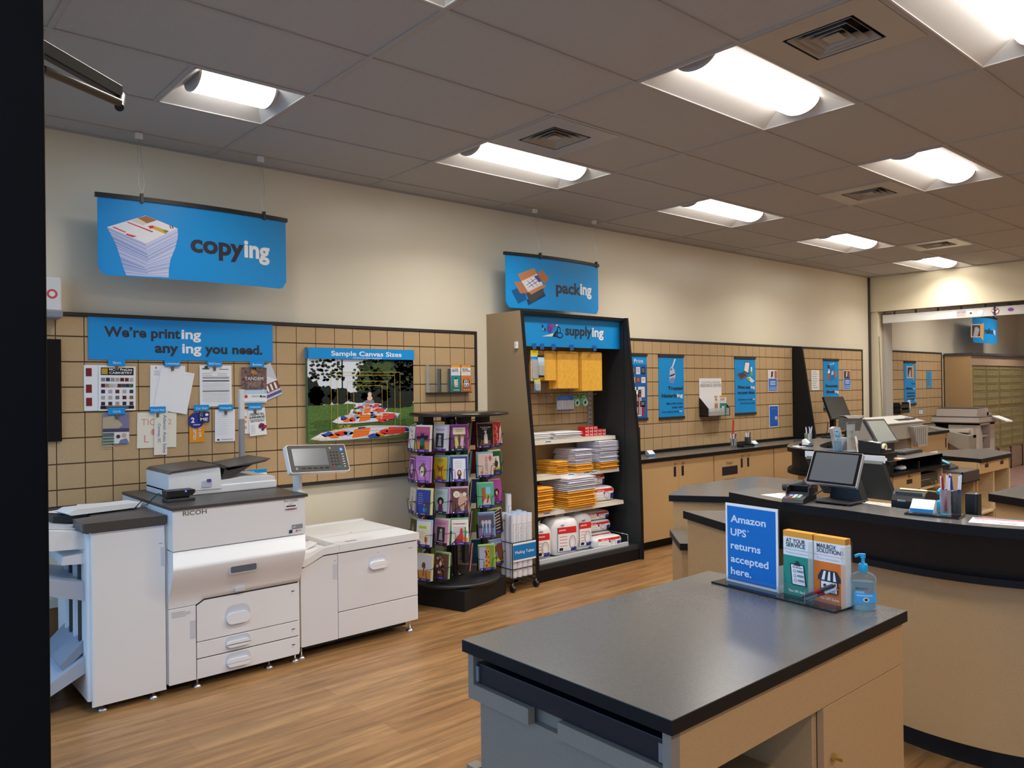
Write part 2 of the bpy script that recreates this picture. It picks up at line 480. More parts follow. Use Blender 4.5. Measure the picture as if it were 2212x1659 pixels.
# ------------------------------------------------------------------ recessed ceiling lights
M_REFL = mat('reflector_white', '#d9d8d6', .5)
M_LENS = emit('lit_lens', '#fffaf2', LENS)
M_CAPG = mat('lens_end_grey', '#b4b3b6', .5)
def troffer(L):
    t = thing('ceiling_light', '', 'ceiling light')
    a, b = L/2-.013, TY/2-.013; ax, by, hz = a-.10, .122, .075
    f = MB()
    f.quad((-a,-b,0), (-ax,-by,hz), (ax,-by,hz), (a,-b,0), M_REFL); f.quad((a,b,0), (ax,by,hz), (-ax,by,hz), (-a,b,0), M_REFL)
    f.quad((a,-b,0), (ax,-by,hz), (ax,by,hz), (a,b,0), M_REFL); f.quad((-a,b,0), (-ax,by,hz), (-ax,-by,hz), (-a,-b,0), M_REFL)
    f.quad((-ax,-by,hz), (-ax,by,hz), (ax,by,hz), (ax,-by,hz), M_REFL)
    for q in (((-a,-b,-.001),(a,-b+.008,.004)),((-a,b-.008,-.001),(a,b,.004)),((-a,-b,-.001),(-a+.008,b,.004)),((a-.008,-b,-.001),(a,b,.004))): f.box(*q, M_REFL)
    f.build('reflector', t)
    n = 14; r = .118; l = MB(); xs = (-ax-.005, ax+.005); vs = []
    for x in xs: vs += [(x, r*math.cos(PI*k/n), hz-.004-r*.62*math.sin(PI*k/n)) for k in range(n+1)]
    l.add(vs, [(k, k+1, n+2+k, n+1+k) for k in range(n)], M_LENS, True)
    l.build('lens', t)
    ld = bpy.data.lights.new('fluorescent_light', 'AREA'); ld.shape = 'RECTANGLE'; ld.size = 1.6*ax; ld.size_y = .18; ld.energy = LAMP*2*ax; ld.color = (1, .965, .905); ld.spread = 2.45
    lo = bpy.data.objects.new('fluorescent_light', ld); COL.objects.link(lo); lo.parent = t; lo.location = (0, 0, hz-.004-r*.62-.003)
    for sg in (-1, 1):
        c = MB(); x = sg*(ax+.006); pts = [(x, (r+.004)*math.cos(PI*k/n), hz-.002-(r+.004)*.62*math.sin(PI*k/n)) for k in range(n+1)]
        c.prism(pts, (sg*.012,0,0), M_CAPG); c.build('end_cap', t)
    return t
FL = {(1,1): 'recessed light over the card spinner, second along the row nearest the cream wall', (3,1): 'recessed light above the blue packing sign end, third along the wall row',
      (5,1): 'recessed light fourth along the wall row, nearer the far soffit', (7,1): 'farthest recessed light, touching the cream soffit',
      (-.5,1): 'short recessed light above the hanging copying sign', (-1,4): 'recessed light cut off by the top edge of the photo',
      (1,4): 'large recessed light in the middle row, beside the nearest square vent', (3,4): 'recessed light in the middle row beside the second small vent at right',
      (1,6): 'big recessed light cut off by the top right corner'}
full = troffer(TX); half = troffer(TX/2); nf = 0
for i, j, w_ in FIX:
    loc = (GX+(i+w_/2)*TX, GY-(j+.5)*TY, CEIL)
    lab = FL.get((i, j)) or ('recessed light in the mailbox room beyond the rolling gate' if i > 8 else 'recessed light on the open side of the shop, outside the photo')
    if w_ == .5: half.location = loc; half['label'] = lab; half['group'] = 'recessed ceiling lights'
    elif nf == 0: full.location = loc; full['label'] = lab; full['group'] = 'recessed ceiling lights'; nf = 1
    else: dup(full, loc, None, lab, 'recessed ceiling lights')

# ------------------------------------------------------------------ square ceiling vents
M_VENTP = mat('vent_panel', '#b9b4ac', .38, .35); M_VENTL = mat('vent_louver', '#a9a49b', .5); M_VENTD = mat('vent_dark', '#15151a', .8)
def vent():
    t = thing('ceiling_vent', '', 'ceiling vent'); p = MB(); a = TY/2-.013; q = .165
    for s in (((-a,-a),(a,-q)),((-a,q),(a,a)),((-a,-q),(-q,q)),((q,-q),(a,q))):
        p.box((*s[0],-.002), (*s[1],.006), M_VENTP)
    p.build('panel', t)
    d = MB(); d.box((-q,-q,.06), (q,q,.07), M_VENTD)
    for sg in (-1,1): d.box((sg*q,-q,.0), (sg*(q+.004),q,.06), M_VENTD); d.box((-q,sg*q,.0), (q,sg*(q+.004),.06), M_VENTD)
    d.build('duct', t)
    for r in (.150, .112, .074):
        l = MB(); ri = r-.034
        for k in range(4):
            M4 = Matrix.Rotation(k*PI/2, 4, 'Z')
            pts = [Vector(v) for v in ((-r,-r,-.004),(r,-r,-.004),(ri,-ri,.03),(-ri,-ri,.03))]
            pts2 = [v+Vector((0,0,.004)) for v in pts]
            l.add([M4@v for v in pts+pts2], [(0,3,2,1),(4,5,6,7),(0,1,5,4),(1,2,6,5),(2,3,7,6),(3,0,4,7)], M_VENTL)
        l.build('louver', t)
    MB().box((-.04,-.04,.0), (.04,.04,.006), M_VENTL).build('centre_plate', t)
    return t
VL = ['square vent panel beside the light above the card spinner', 'square vent panel in the middle of the ceiling beside the right-hand light', 'farthest square vent panel, near the cream soffit', 'nearest and largest square vent, beside the top right light']
v0 = vent()
for k, (i, j) in enumerate(VENT):
    loc = (GX+(i+.25)*TX, GY-(j+.5)*TY, CEIL)
    if k == 0: v0.location = loc; v0['label'] = VL[0]; v0['group'] = 'ceiling vents'
    else: dup(v0, loc, None, VL[k], 'ceiling vents')

# ================================================================== grooved wall panels
def wall_art(mb, t, y, fn=None, step=None):
    """print on a surface parallel to the left wall; coordinates are world X and height"""
    l = t.location if t is not None else Vector((0,0,0))
    f = None
    if fn: f = lambda a, b, h: Vector((a, fn(a)-h, b)) - l
    return mb.art((-l.x, y-l.y, -l.z), (1,0,0), (0,0,1), step, f)
def wbox(mb, t, x0, z0, x1, z1, y0, y1, m):
    l = t.location; return mb.box((x0-l.x, y0-l.y, z0-l.z), (x1-l.x, y1-l.y, z1-l.z), m)

def slat(label, x0, x1, z0, z1, xl, px, zl, pz, trims='tbr', yf=5.252, group='grooved wall panels'):
    t = thing('grooved_wall_panel', label, 'wall panel', ((x0+x1)/2, YW, z0), 0, group)
    p = MB(); wbox(p, t, x0, z0, x1, z1, yf+.008, YW-.001, M_GROOVE)
    xs = [x0]; k = math.ceil((x0-xl)/px)
    while xl+k*px < x1-.01: xs.append(xl+k*px) if xl+k*px > x0+.01 else None; k += 1
    xs.append(x1); zs = [z0]; k = math.ceil((z0-zl)/pz)
    while zl+k*pz < z1-.01: zs.append(zl+k*pz) if zl+k*pz > z0+.01 else None; k += 1
    zs.append(z1)
    for a, b in zip(xs, xs[1:]):
        for c, d in zip(zs, zs[1:]):
            wbox(p, t, a+.0028, c+.004, b-.0028, d-.004, yf, yf+.010, M_TAN)
    p.build('board', t)
    f = MB()
    if 't' in trims: wbox(f, t, x0, z1, x1+(.022 if 'r' in trims else 0), z1+.022, yf-.008, YW-.001, M_TRIM)
    if 'b' in trims: wbox(f, t, x0, z0-.02, x1+(.022 if 'r' in trims else 0), z0, yf-.008, YW-.001, M_TRIM)
    if 'r' in trims: wbox(f, t, x1, z0-.02, x1+.022, z1+.022, yf-.0078, YW-.001, M_TRIM)
    f.build('edge_trim', t)
    return t
slat('large tan grooved display panel behind the copier, under the printing banner', .30, 4.150, .935, 2.072, .992, .1524, 1.949, .1524)
slat('tan grooved panel above the wall worktop, right of the supply shelf', 5.72, 9.40, .925, 2.082, 6.246, .1487, 1.946, .148, 't')
slat('tan grooved panel with the document shredding poster, beyond the black fin', 9.45, 11.37, .925, 2.080, 9.838, .152, 1.947, .146, 'tr')
slat('tan grooved panel in the mailbox room beyond the rolling gate', 12.04, 14.33, .925, 2.092, 12.285, .157, 1.955, .1515, 'tr')

# ================================================================== curved signs hung from the ceiling
def bend(x0, x1, y, sag): return lambda a: y - sag*(1-((a-x0)/(x1-x0)*2-1)**2)
def hang_sign(label, x0, x1, z0, z1, y, hooks, sag=.055, group='hanging department signs'):
    t = thing('hanging_sign', label, 'sign', ((x0+x1)/2, y, z0), 0, group); l = t.location
    fn = bend(x0, x1, y, sag); n = 16; r = .05
    xs = [x0+.012+(x1-x0-.024)*i/n for i in range(n+1)]
    # panel with rounded lower corners
    prof = []
    for i in range(7):
        a = PI/2*i/6; prof.append((x0+.012+r-r*math.sin(a), z0+r-r*math.cos(a)))
    prof = prof[::-1]; prof = [(x0+.012, z1)] + prof[::1]
    low = [p for p in prof]
    full_ = low + [(x0+x1-a, b) for a, b in low[::-1]]
    p = MB()
    cols = []
    for i in range(41):
        a = x0+.012+(x1-x0-.024)*i/40; dx = min(a-(x0+.012), (x1-.012)-a)
        zb = z0 + (r-math.sqrt(max(0, r*r-(r-dx)**2)) if dx < r else 0)
        cols.append((a, zb))
    for y_, flip in ((0, 0), (.004, 1)):
        vs = []
        for a, zb in cols: vs += [Vector((a, fn(a)+y_, zb))-l, Vector((a, fn(a)+y_, z1-.01))-l]
        fs = [(2*i, 2*i+2, 2*i+3, 2*i+1) for i in range(40)]
        p.add(vs, [f[::-1] for f in fs] if flip else fs, M_BLUE, True)
    vs = []
    for a, zb in cols: vs += [Vector((a, fn(a), zb))-l, Vector((a, fn(a)+.004, zb))-l]
    p.add(vs, [(2*i, 2*i+1, 2*i+3, 2*i+2) for i in range(40)], M_BLUE)
    rail = MB()
    for i in range(n):
        a = x0+(x1-x0)*i/n; b = x0+(x1-x0)*(i+1)/n
        A = Vector((a, fn(a)-.008, z1-.012))-l; B = Vector((b, fn(b)-.008, z1-.012))-l
        rail.obox(A, B-A, (0,.02,0), (0,0,.027), M_BLKPL)
    rail.build('top_rail', t)
    for hx, hy in hooks:
        c = MB(); c.box((hx-.008-l.x, fn(hx)-.012-l.y, z1-.022-l.z), (hx+.008-l.x, fn(hx)+.014-l.y, z1+.034-l.z), M_DKGR); c.build('rail_clip', t)
        wv = MB(); a = Vector((hx, fn(hx), z1+.034))-l; b = Vector((hx, hy, CEIL-.03))-l
        wv.tube([a, a+Vector((-.016,0,.05)), b+Vector((-.006,0,0))], .0012, M_METAL, 5).tube([a, a+Vector((.016,0,.05)), b+Vector((.006,0,0))], .0012, M_METAL, 5)
        wv.build('hanging_wire', t)
        MB().box((hx-.02-l.x, hy-.012-l.y, CEIL-.035-l.z), (hx+.02-l.x, hy+.012-l.y, CEIL-.001-l.z), M_WHPL).build('ceiling_clip', t)
    return t, p, fn
W_, NV = M_WHITE, M_NAVY

t, p, fn = hang_sign('wide blue hanging sign reading copying, with a stack of paper pictured', 1.160, 2.352, 2.300, 2.770, 5.03, [(1.407,5.04),(2.175,5.045)])
a = wall_art(p, t, 0, fn, .02)
a.text('copy', *(1.685, 2.485), .115, NV, w=.345, bold=.035); a.text('ing', *(2.031, 2.488), .115, W_, w=.182, bold=.035)
sh = [col('#b9c3e6'), col('#9dabdd'), col('#c9d0ee'), col('#8f9dd4'), col('#dfe3f6')]
q = lambda *c: c
rnd = random.Random(4)
# the pictured pile of sheets: leaning layers, two visible faces each
LL = [(1.220, 2.584),(1.245, 2.533),(1.269, 2.477),(1.287, 2.413),(1.304, 2.349),(1.320, 2.306)]
CC = [(1.427, 2.505),(1.433, 2.446),(1.444, 2.405),(1.416, 2.363),(1.438, 2.331),(1.439, 2.307)]
RR = [(1.609, 2.617),(1.610, 2.564),(1.595, 2.500),(1.566, 2.423),(1.555, 2.360),(1.554, 2.311)]
for i in range(5):
    a.poly([LL[i], LL[i+1], CC[i+1], CC[i]], sh[i % 2], 2); a.poly([CC[i], CC[i+1], RR[i+1], RR[i]], sh[(i+1) % 2*2], 2)
    for k in range(1, 5):
        f = k/5; mixp = lambda A, B: (A[0]+(B[0]-A[0])*f, A[1]+(B[1]-A[1])*f)
        l0, c0, r0 = mixp(LL[i], LL[i+1]), mixp(CC[i], CC[i+1]), mixp(RR[i], RR[i+1])
        a.line(*l0, *c0, .0025, sh[3] if k % 2 else sh[4], 3); a.line(*c0, *r0, .0025, sh[4] if k % 2 else sh[3], 3)
a.poly([LL[0], CC[0], RR[0], (1.427, 2.675)], col('#f1eef2'), 4)
a.poly([(1.382, 2.655),(1.429, 2.673),(1.490, 2.654),(1.435, 2.628)], col('#a8724f'), 5)
a.poly([(1.345, 2.635),(1.382, 2.653),(1.435, 2.628),(1.412, 2.613)], col('#e8d8c4'), 5)
a.poly([(1.435, 2.610),(1.464, 2.620),(1.557, 2.595),(1.539, 2.574)], col('#e0b04a'), 5)
a.poly([(1.441, 2.611),(1.464, 2.620),(1.475, 2.609),(1.452, 2.597)], col('#c9304a'), 6)
a.poly([(1.522, 2.597),(1.545, 2.599),(1.557, 2.592),(1.539, 2.583)], col('#5e8f52'), 6)
a.poly([(1.323, 2.623),(1.331, 2.626),(1.469, 2.583),(1.463, 2.577)], col('#cf3340'), 6)
a.poly([(1.246, 2.586),(1.256, 2.589),(1.322, 2.564),(1.314, 2.561)], col('#cf3340'), 6)
a.poly([(1.322, 2.556),(1.378, 2.544),(1.355, 2.537),(1.319, 2.548)], col('#d8313f'), 6)
a.line(*(1.563, 2.633), *(1.569, 2.612), .006, col('#b5303f'), 6); a.line(*(1.576, 2.631), *(1.582, 2.613), .006, col('#2f3440'), 6)
p.build('sign_panel', t)

t, p, fn = hang_sign('blue hanging sign reading packing, with an open carton pictured, above the supply shelf', 4.305, 5.485, 2.290, 2.752, 5.03, [(4.683,5.045),(5.447,5.045)])
a = wall_art(p, t, 0, fn, .02)
a.text('pack', *(4.861, 2.451), .105, NV, w=.335, bold=.035); a.text('ing', *(5.186, 2.460), .105, W_, w=.172, bold=.035)
def P_(pts, c, L): a.poly(pts, col(c), L)
P_([(4.372, 2.435),(4.422, 2.460),(4.517, 2.417),(4.525, 2.368),(4.440, 2.328)], '#0a5f96', 2)
P_([(4.525, 2.368),(4.720, 2.444),(4.739, 2.413),(4.545, 2.319)], '#12416f', 2)
P_([(4.518, 2.427),(4.716, 2.476),(4.713, 2.431),(4.588, 2.345),(4.550, 2.366)], '#4d4a4c', 3)
P_([(4.436, 2.581),(4.611, 2.648),(4.640, 2.600),(4.473, 2.523)], '#c98558', 4)
P_([(4.640, 2.600),(4.697, 2.640),(4.780, 2.570),(4.726, 2.515)], '#bd764a', 4)
P_([(4.398, 2.514),(4.473, 2.517),(4.543, 2.428),(4.459, 2.418)], '#c07b50', 4)
P_([(4.543, 2.435),(4.708, 2.507),(4.756, 2.504),(4.578, 2.415)], '#cf8b5f', 5)
P_([(4.473, 2.523),(4.640, 2.600),(4.708, 2.510),(4.543, 2.435)], '#e6dfd2', 4)
P_([(4.502, 2.510),(4.605, 2.572),(4.682, 2.530),(4.569, 2.455)], '#eceaf4', 5)
for c0, c1 in (((4.536, 2.531),(4.604, 2.480)),((4.570, 2.550),(4.638, 2.502)),((4.527, 2.493),(4.631, 2.558)),((4.548, 2.476),(4.656, 2.541))): a.line(*c0, *c1, .005, col('#4a4d7c'), 6)
P_([(4.605, 2.575),(4.648, 2.588),(4.691, 2.538),(4.665, 2.526)], '#5a5590', 6)
p.build('sign_panel', t)

t, p, fn = hang_sign('blue hanging sign reading mailboxing beyond the rolling gate, with an open mailbox door pictured', 15.15, 16.42, 2.30, 2.772, 5.03, [(15.5,5.045),(16.1,5.045)])
a = wall_art(p, t, 0, fn, .02)
P_([(15.106, 2.619),(15.449, 2.634),(15.439, 2.401),(15.097, 2.390)], '#efe4d0', 2)
P_([(15.141, 2.605),(15.422, 2.617),(15.414, 2.413),(15.133, 2.404)], '#4a3a38', 3)
P_([(15.169, 2.411),(15.229, 2.569),(15.319, 2.580),(15.390, 2.537),(15.312, 2.410)], '#b9b4ba', 4)
P_([(15.430, 2.624),(15.571, 2.666),(15.528, 2.338),(15.421, 2.400)], '#e3a84e', 4)
a.text('mailbox', *(15.601, 2.479), .095, NV, w=.45, bold=.035); a.text('ing', *(16.064, 2.489), .095, W_, w=.15, bold=.035)
p.build('sign_panel', t)

# ================================================================== printing banner and samples
YF = 5.251
t = thing('banner', 'long blue banner reading we are printing anything you need, at top of the grooved panel', 'sign', (1.75, YF, 1.81))
p = MB(); wbox(p, t, 1.165, 1.812, 2.335, 2.071, YF-.006, YF, M_BLUE); a = wall_art(p, t, YF-.006)
zb1 = 1.955; zb2 = 1.862
def tw(s, x0, x1, z, h, m, b=.03): a.text(s, x0, z, h, m, w=x1-x0, bold=b)
tw('We’re print', (1.252, 1.964)[0], (1.705, 1.974)[0], zb1, .064, NV); tw('ing', (1.712, 1.974)[0], (1.838, 1.978)[0], zb1, .064, W_)
tw('any', (1.547, 1.878)[0], (1.692, 1.882)[0], zb2, .064, NV); tw('ing', (1.715, 1.882)[0], (1.839, 1.885)[0], zb2, .064, W_)
tw('you need.', (1.863, 1.885)[0], (2.257, 1.887)[0], zb2, .064, NV)
p.build('banner_panel', t)

def sheet(name, label, cat, c, wd, ht, ang=0, lift=.004, m=M_PAPER, art=None, group=None, curl=0.):
    """paper hung on the wall: c is (X, z) of its centre"""
    t = thing(name, label, cat, (c[0], YF-lift, c[1]), 0, group)
    p = MB(); p.box((-wd/2, -.0012, -ht/2), (wd/2, 0, ht/2), m)
    A = p.art((0, -.0012, 0), (1,0,0), (0,0,1))
    if art: art(A, wd, ht)
    p.xf(Matrix.Rotation(ang, 4, 'Y')); p.build('sheet', t)
    return t
def clip_tag(c, word, label, wd=.098):
    t = thing('label_clip', label, 'label clip', (c[0], YF, c[1]), 0, 'blue label clips on the grooved panel')
    p = MB(); p.box((-wd/2, -.016, -.018), (wd/2, -.012, .022), M_BLUE); A = p.art((0,-.016,0), (1,0,0), (0,0,1))
    A.text(word, 0, -.006, .014, col('#dfeefa'), bold=.01, align='c', maxw=wd*.8); p.build('label_tag', t)
    MB().box((-.008, -.019, -.045), (.008, -.0, -.016), mat('clip_grey', '#6f655c', .4, .4)).build('clip', t, bevel=.002)
    return t
clip_tag((1.321, 1.793), 'Flyers', 'blue clip labelled flyers holding the colour swatch sheets')
clip_tag((1.652, 1.791), 'Letterhead', 'blue clip labelled letterhead holding blank white sheets')
clip_tag((1.923, 1.793), 'NCR Forms', 'blue clip labelled forms holding the ruled white form')
clip_tag((2.217, 1.790), 'Booklets', 'blue clip labelled booklets holding two booklets')
clip_tag((1.318, 1.492), 'Cards', 'blue clip labelled cards above the house photo card')
clip_tag((1.558, 1.494), 'Printed Vinyl', 'blue clip labelled printed vinyl holding two translucent strips')
clip_tag((1.833, 1.498), 'Cut Vinyl', 'blue clip labelled cut vinyl holding the round sticker')
clip_tag((1.995, 1.496), 'Notepads', 'blue clip labelled notepads holding the ruled pad')
clip_tag((2.198, 1.497), 'Invitations', 'blue clip labelled invitations holding two party cards')

BK = col('#151515'); GRY = col('#9aa0a6')
def swatches(A, w, h):
    A.rect(-w*.44, h*.30, w*.44, h*.47, BK); A.rect(-w*.42, h*.32, -w*.26, h*.45, col('#c99a2e'))
    A.text('MCW ProLine', -w*.22, h*.40, .016, W_, w=w*.62); A.text('CABINETRY', -w*.22, h*.33, .013, W_, w=w*.62)
    pal = ['#8a8690','#2c2f4a','#9a93a0','#b9a58d','#5b1d22','#7a2328','#b5aab0','#4a1c22','#a68b67','#c4bda8','#cfc9d2','#5e1a26','#3f4a48','#2b2d46','#46622f','#2a2c44','#b9a4ac','#6a1f1e','#b0aab3','#33344e','#b3aaa8','#bcb0b0','#6f706c','#5a1e24','#8f6a4e','#431e22','#3f2d30','#b19a98','#2f2b36','#4c2627']
    rnd = random.Random(3); k = 0
    for r, n in enumerate((7, 8, 5, 5, 5)):
        for c in range(n):
            x = -w*.38+w*.76*c/(n-1); z = h*(.20-.135*r)
            A.rect(x-.011, z-.011, x+.011, z+.011, col(pal[k % len(pal)]), 3); k += 1
    A.rect(-w*.45, -h*.46, w*.45, -h*.39, BK); A.lines(-w*.3, -h*.415, w*.6, 2, .008, .003, GRY)
sheet('flyer', 'white flyer with red blocks, mostly hidden behind the swatch flyer', 'flyer', (1.247, 1.639), .215, .278, 0, .003, art=lambda A, w, h: [A.rect(-w*.45, z, -w*.30, z+.05, col('#7d1f2a')) for z in (.07, -.03, -.11)])
sheet('flyer', 'white flyer with rows of small colour swatches and a black title strip', 'flyer', (1.324, 1.634), .212, .274, .01, .008, art=swatches)
sheet('letterhead_sheet', 'blank letterhead with a small logo at its corner, hanging straight', 'paper', (1.625, 1.639), .216, .279, .02, .003, art=lambda A, w, h: (A.text('B', -w*.36, h*.42, .013, BK), A.lines(-w*.40, h*.36, w*.16, 3, .012, .003, GRY)))
sheet('letterhead_sheet', 'blank white sheet hanging tilted in front of the other letterhead', 'paper', (1.663, 1.614), .210, .272, .20, .008, art=lambda A, w, h: A.lines(w*.25, h*.44, w*.2, 1, .01, .002, col('#d5d5da')))
def form(A, w, h):
    A.rect(-w*.42, h*.40, -w*.20, h*.43, col('#3c5a4a')); A.disc(-w*.3, h*.445, .012, col('#37503f'))
    A.lines(w*.1, h*.40, w*.3, 1, .01, .003, BK); A.lines(-w*.42, h*.30, w*.3, 2, .012, .002, GRY); A.lines(w*.05, h*.30, w*.3, 2, .012, .002, GRY)
    A.lines(-w*.42, h*.21, w*.84, 2, .008, .003, col('#70757a')); A.rect(-w*.42, h*.115, w*.42, h*.135, BK); A.rect(-w*.42, -h*.135, w*.42, -h*.12, BK)
    A.lines(-w*.42, h*.06, w*.84, 5, .011, .0016, GRY); A.lines(-w*.42, -h*.18, w*.84, 6, .011, .0016, GRY); A.poly([(w*.5,-h*.5),(w*.36,-h*.5),(w*.5,-h*.38)], col('#efe3a8'))
sheet('form_sheet', 'white carbonless form with ruled lines and two black bars', 'form', (1.933, 1.645), .213, .275, .0, .005, M_PAPER, form)
def church(A, w, h):
    A.rect(-w/2, -h/2, w/2, h/2, col('#c9ced8'), 2); A.rect(-w/2, -h*.44, w/2, -h*.36, col('#5b5494'), 3)
    A.poly([(-w*.5, -h*.05), (w*.1, h*.16), (w*.5, -h*.05)], col('#e7e6ea'), 3); A.rect(-w*.5, -h*.30, w*.5, -h*.05, col('#7d4a3c'), 3)
    for k in range(4): A.rect(-w*.4+w*.22*k, -h*.28, -w*.30+w*.22*k, -h*.08, col('#f0eef0'), 4)
sheet('booklet', 'white booklet showing a columned house, tilted behind the brown booklet', 'booklet', (2.296, 1.668), .14, .235, -.38, .003, M_PAPER, church)
def tandem(A, w, h):
    A.rect(-w/2, -h/2, w/2, h*.5, speckle('brick_photo', '#8d7068', '#59423e', 60, .6), 2)
    rnd = random.Random(9)
    for k in range(14): A.line(rnd.uniform(-w/2, w/2), rnd.uniform(-h*.5, h*.45), rnd.uniform(-w/2, w/2), rnd.uniform(-h*.5, h*.45), .0015, col('#4a3532'), 3)
    A.disc(-w*.04, h*.30, .011, col('#c98a3c'), .018, L=4); A.disc(w*.07, h*.30, .011, col('#c98a3c'), .018, L=4); A.rect(-w*.07, h*.38, w*.0, h*.5, col('#2e2a34'), 4); A.rect(w*.03, h*.38, w*.10, h*.5, col('#2e2a34'), 4)
    A.text('TANDEM', 0, -h*.10, .024, W_, w=w*.72, align='c', bold=0); A.lines(-w*.25, -h*.2, w*.5, 4, .009, .0025, col('#b9a6a0'))
sheet('booklet', 'brown brick photo booklet titled tandem, above the pale blue card', 'booklet', (2.195, 1.697), .182, .148, .01, .007, M_PAPER, tandem)
def paleblue(A, w, h):
    A.rect(-w/2, h*.2, w/2, h/2, col('#a9cbe6'), 2); A.rect(-w/2, -h/2, w/2, -h*.38, col('#a9cbe6'), 2); A.lines(-w*.4, h*.36, w*.8, 2, .01, .003, W_)
    A.disc(-w*.38, 0, .012, col('#c24a4a')); A.text('GRACE', 0, -h*.05, .013, col('#8fb5d0'), align='c', maxw=w*.3); A.disc(w*.24, 0, .008, col('#2b3440')); A.lines(w*.3, .0, w*.16, 2, .007, .003, BK)
sheet('booklet', 'pale blue and white booklet with small logos, below the brown tandem booklet', 'booklet', (2.202, 1.570), .170, .093, .0, .006, M_PAPER, paleblue)
def house(A, w, h):
    A.rect(-w/2, -h*.12, w/2, h/2, col('#7f7a9c'), 2); A.poly([(-w*.5, h*.0), (-w*.5, h*.36), (-w*.1, h*.42), (w*.25, h*.12), (w*.1, -h*.0)], col('#b7a98c'), 3)
    A.rect(-w*.5, -h*.12, w*.5, h*.0, col('#4a4560'), 3); A.rect(-w*.5, -h*.5, -w*.08, -h*.14, col('#5c6b66'), 3); A.rect(-w*.06, -h*.5, w*.5, -h*.14, col('#e6dfe2'), 3)
    A.disc(w*.08, -h*.27, .012, col('#4a342c')); A.disc(w*.30, -h*.24, .015, col('#d9a98a')); A.poly([(w*.1,-h*.5),(w*.5,-h*.5),(w*.4,-h*.33),(w*.16,-h*.38)], col('#6b7fae'))
    A.lines(-w*.5, -h*.3, w*.42, 4, .018, .006, col('#9fb29a'))
sheet('photo_card', 'photo card of a house and family hanging from the cards clip', 'card', (1.315, 1.387), .150, .188, .015, .006, M_PAPER, house)
TRL = clear('translucent_vinyl', '#f3efe2', .35, .5); PINK = col('#e08a86')
sheet('vinyl_sheet', 'translucent cream vinyl sheet with faded red lettering', 'vinyl sheet', (1.556, 1.366), .238, .225, .02, .003, mat('cream_vinyl', '#ece5d3', .5), lambda A, w, h: (A.text('TIC', -w*.40, h*.14, .042, PINK, bold=-.01), A.text('2', w*.28, h*.16, .036, PINK, bold=-.01), A.text('L', -w*.32, -h*.34, .05, PINK, bold=-.01), A.disc(-w*.1, -h*.05, .012, PINK, .02)))
def strip(A, w, h):
    A.text('Atlantic Auto Sales', w*.18, h*.42, .020, col('#6a7fb8'), w=h*.88, rot=-PI/2, bold=.01); A.text('Conway, SC', -w*.22, h*.22, .017, col('#6a7fb8'), w=h*.44, rot=-PI/2, bold=.01)
sheet('vinyl_strip', 'narrow pale vinyl strip with blue sideways car dealer lettering', 'vinyl sheet', (1.577, 1.346), .080, .278, .02, .009, mat('cream_vinyl', '#ece5d3', .5), strip)
sheet('vinyl_sticker', 'orange rectangular vinyl sticker with sideways white letters', 'sticker', (1.806, 1.374), .098, .20, .0, .003, col('#f09a26'), lambda A, w, h: (A.text('ILLS OR', w*.12, h*.08, .018, W_, w=h*.42, rot=-PI/2), A.text('CCEPTED', -w*.24, h*.08, .018, W_, w=h*.5, rot=-PI/2)))
t = thing('vinyl_sticker', 'round navy vinyl sticker with a white numeral two', 'sticker', ((1.800, 1.419)[0], YF-.008, (1.800, 1.419)[1])); p = MB()
p.cyl((0,0,0), (0,-.0012,0), .052, col('#27358c'), 28); A = p.art((0,-.0012,0), (1,0,0), (0,0,1)); A.text('2', -.034, -.014, .034, W_, bold=.03); A.lines(-.02, -.032, .045, 1, .01, .006, col('#c9d2f0')); p.build('sticker_disc', t)
sheet('vinyl_sticker', 'small navy square sticker spelling home, overlapping the round sticker', 'sticker', (1.851, 1.439), .068, .068, .03, .012, col('#27306f'), lambda A, w, h: (A.text('H', -.028, .006, .018, W_), A.disc(.016, .016, .011, W_, .009), A.text('ME', -.026, -.024, .020, W_, w=.05)))
sheet('notepad', 'white ruled notepad with a small grey logo at the foot', 'notepad', (1.991, 1.377), .135, .215, .01, .006, M_PAPER, lambda A, w, h: (A.lines(-w*.45, h*.38, w*.9, 11, .014, .0012, col('#c4cbe0')), A.disc(-w*.34, -h*.44, .009, col('#3a3d4c'), .006), A.lines(-w*.2, -h*.44, w*.6, 1, .01, .004, GRY)))
sheet('invitation', 'cream invitation with orange balloons, partly hidden behind the superhero card', 'invitation', (2.159, 1.396), .09, .165, .04, .003, M_PAPER, lambda A, w, h: [A.disc(-w*.3, z, .011, col('#e8a25c')) for z in (.03, 0, -.04)])
def hero(A, w, h):
    A.text('CALLING ALL', 0, h*.24, .017, BK, w=w*.86, align='c', bold=.03); A.text('SUPERHEROES', 0, h*.13, .015, BK, w=w*.9, align='c', bold=.03)
    A.rect(-w*.45, h*.075, w*.45, h*.09, BK); A.text('JOSH’S 7TH BIRTHDAY', 0, -.0, .010, BK, w=w*.8, align='c'); A.lines(-w*.42, -h*.12, w*.25, 6, .011, .002, GRY)
    rnd = random.Random(5)
    for k in range(9): A.blob(w*(.02+.4*rnd.random()), -h*(.1+.26*rnd.random()), .012, .012, col(rnd.choice(['#8d2340','#b3283b','#3a2a52','#c24a55','#5e2a4a'])), rnd, 9)
sheet('invitation', 'white superhero birthday invitation with black headline, tilted', 'invitation', (2.216, 1.394), .122, .190, -.07, .008, M_PAPER, hero)

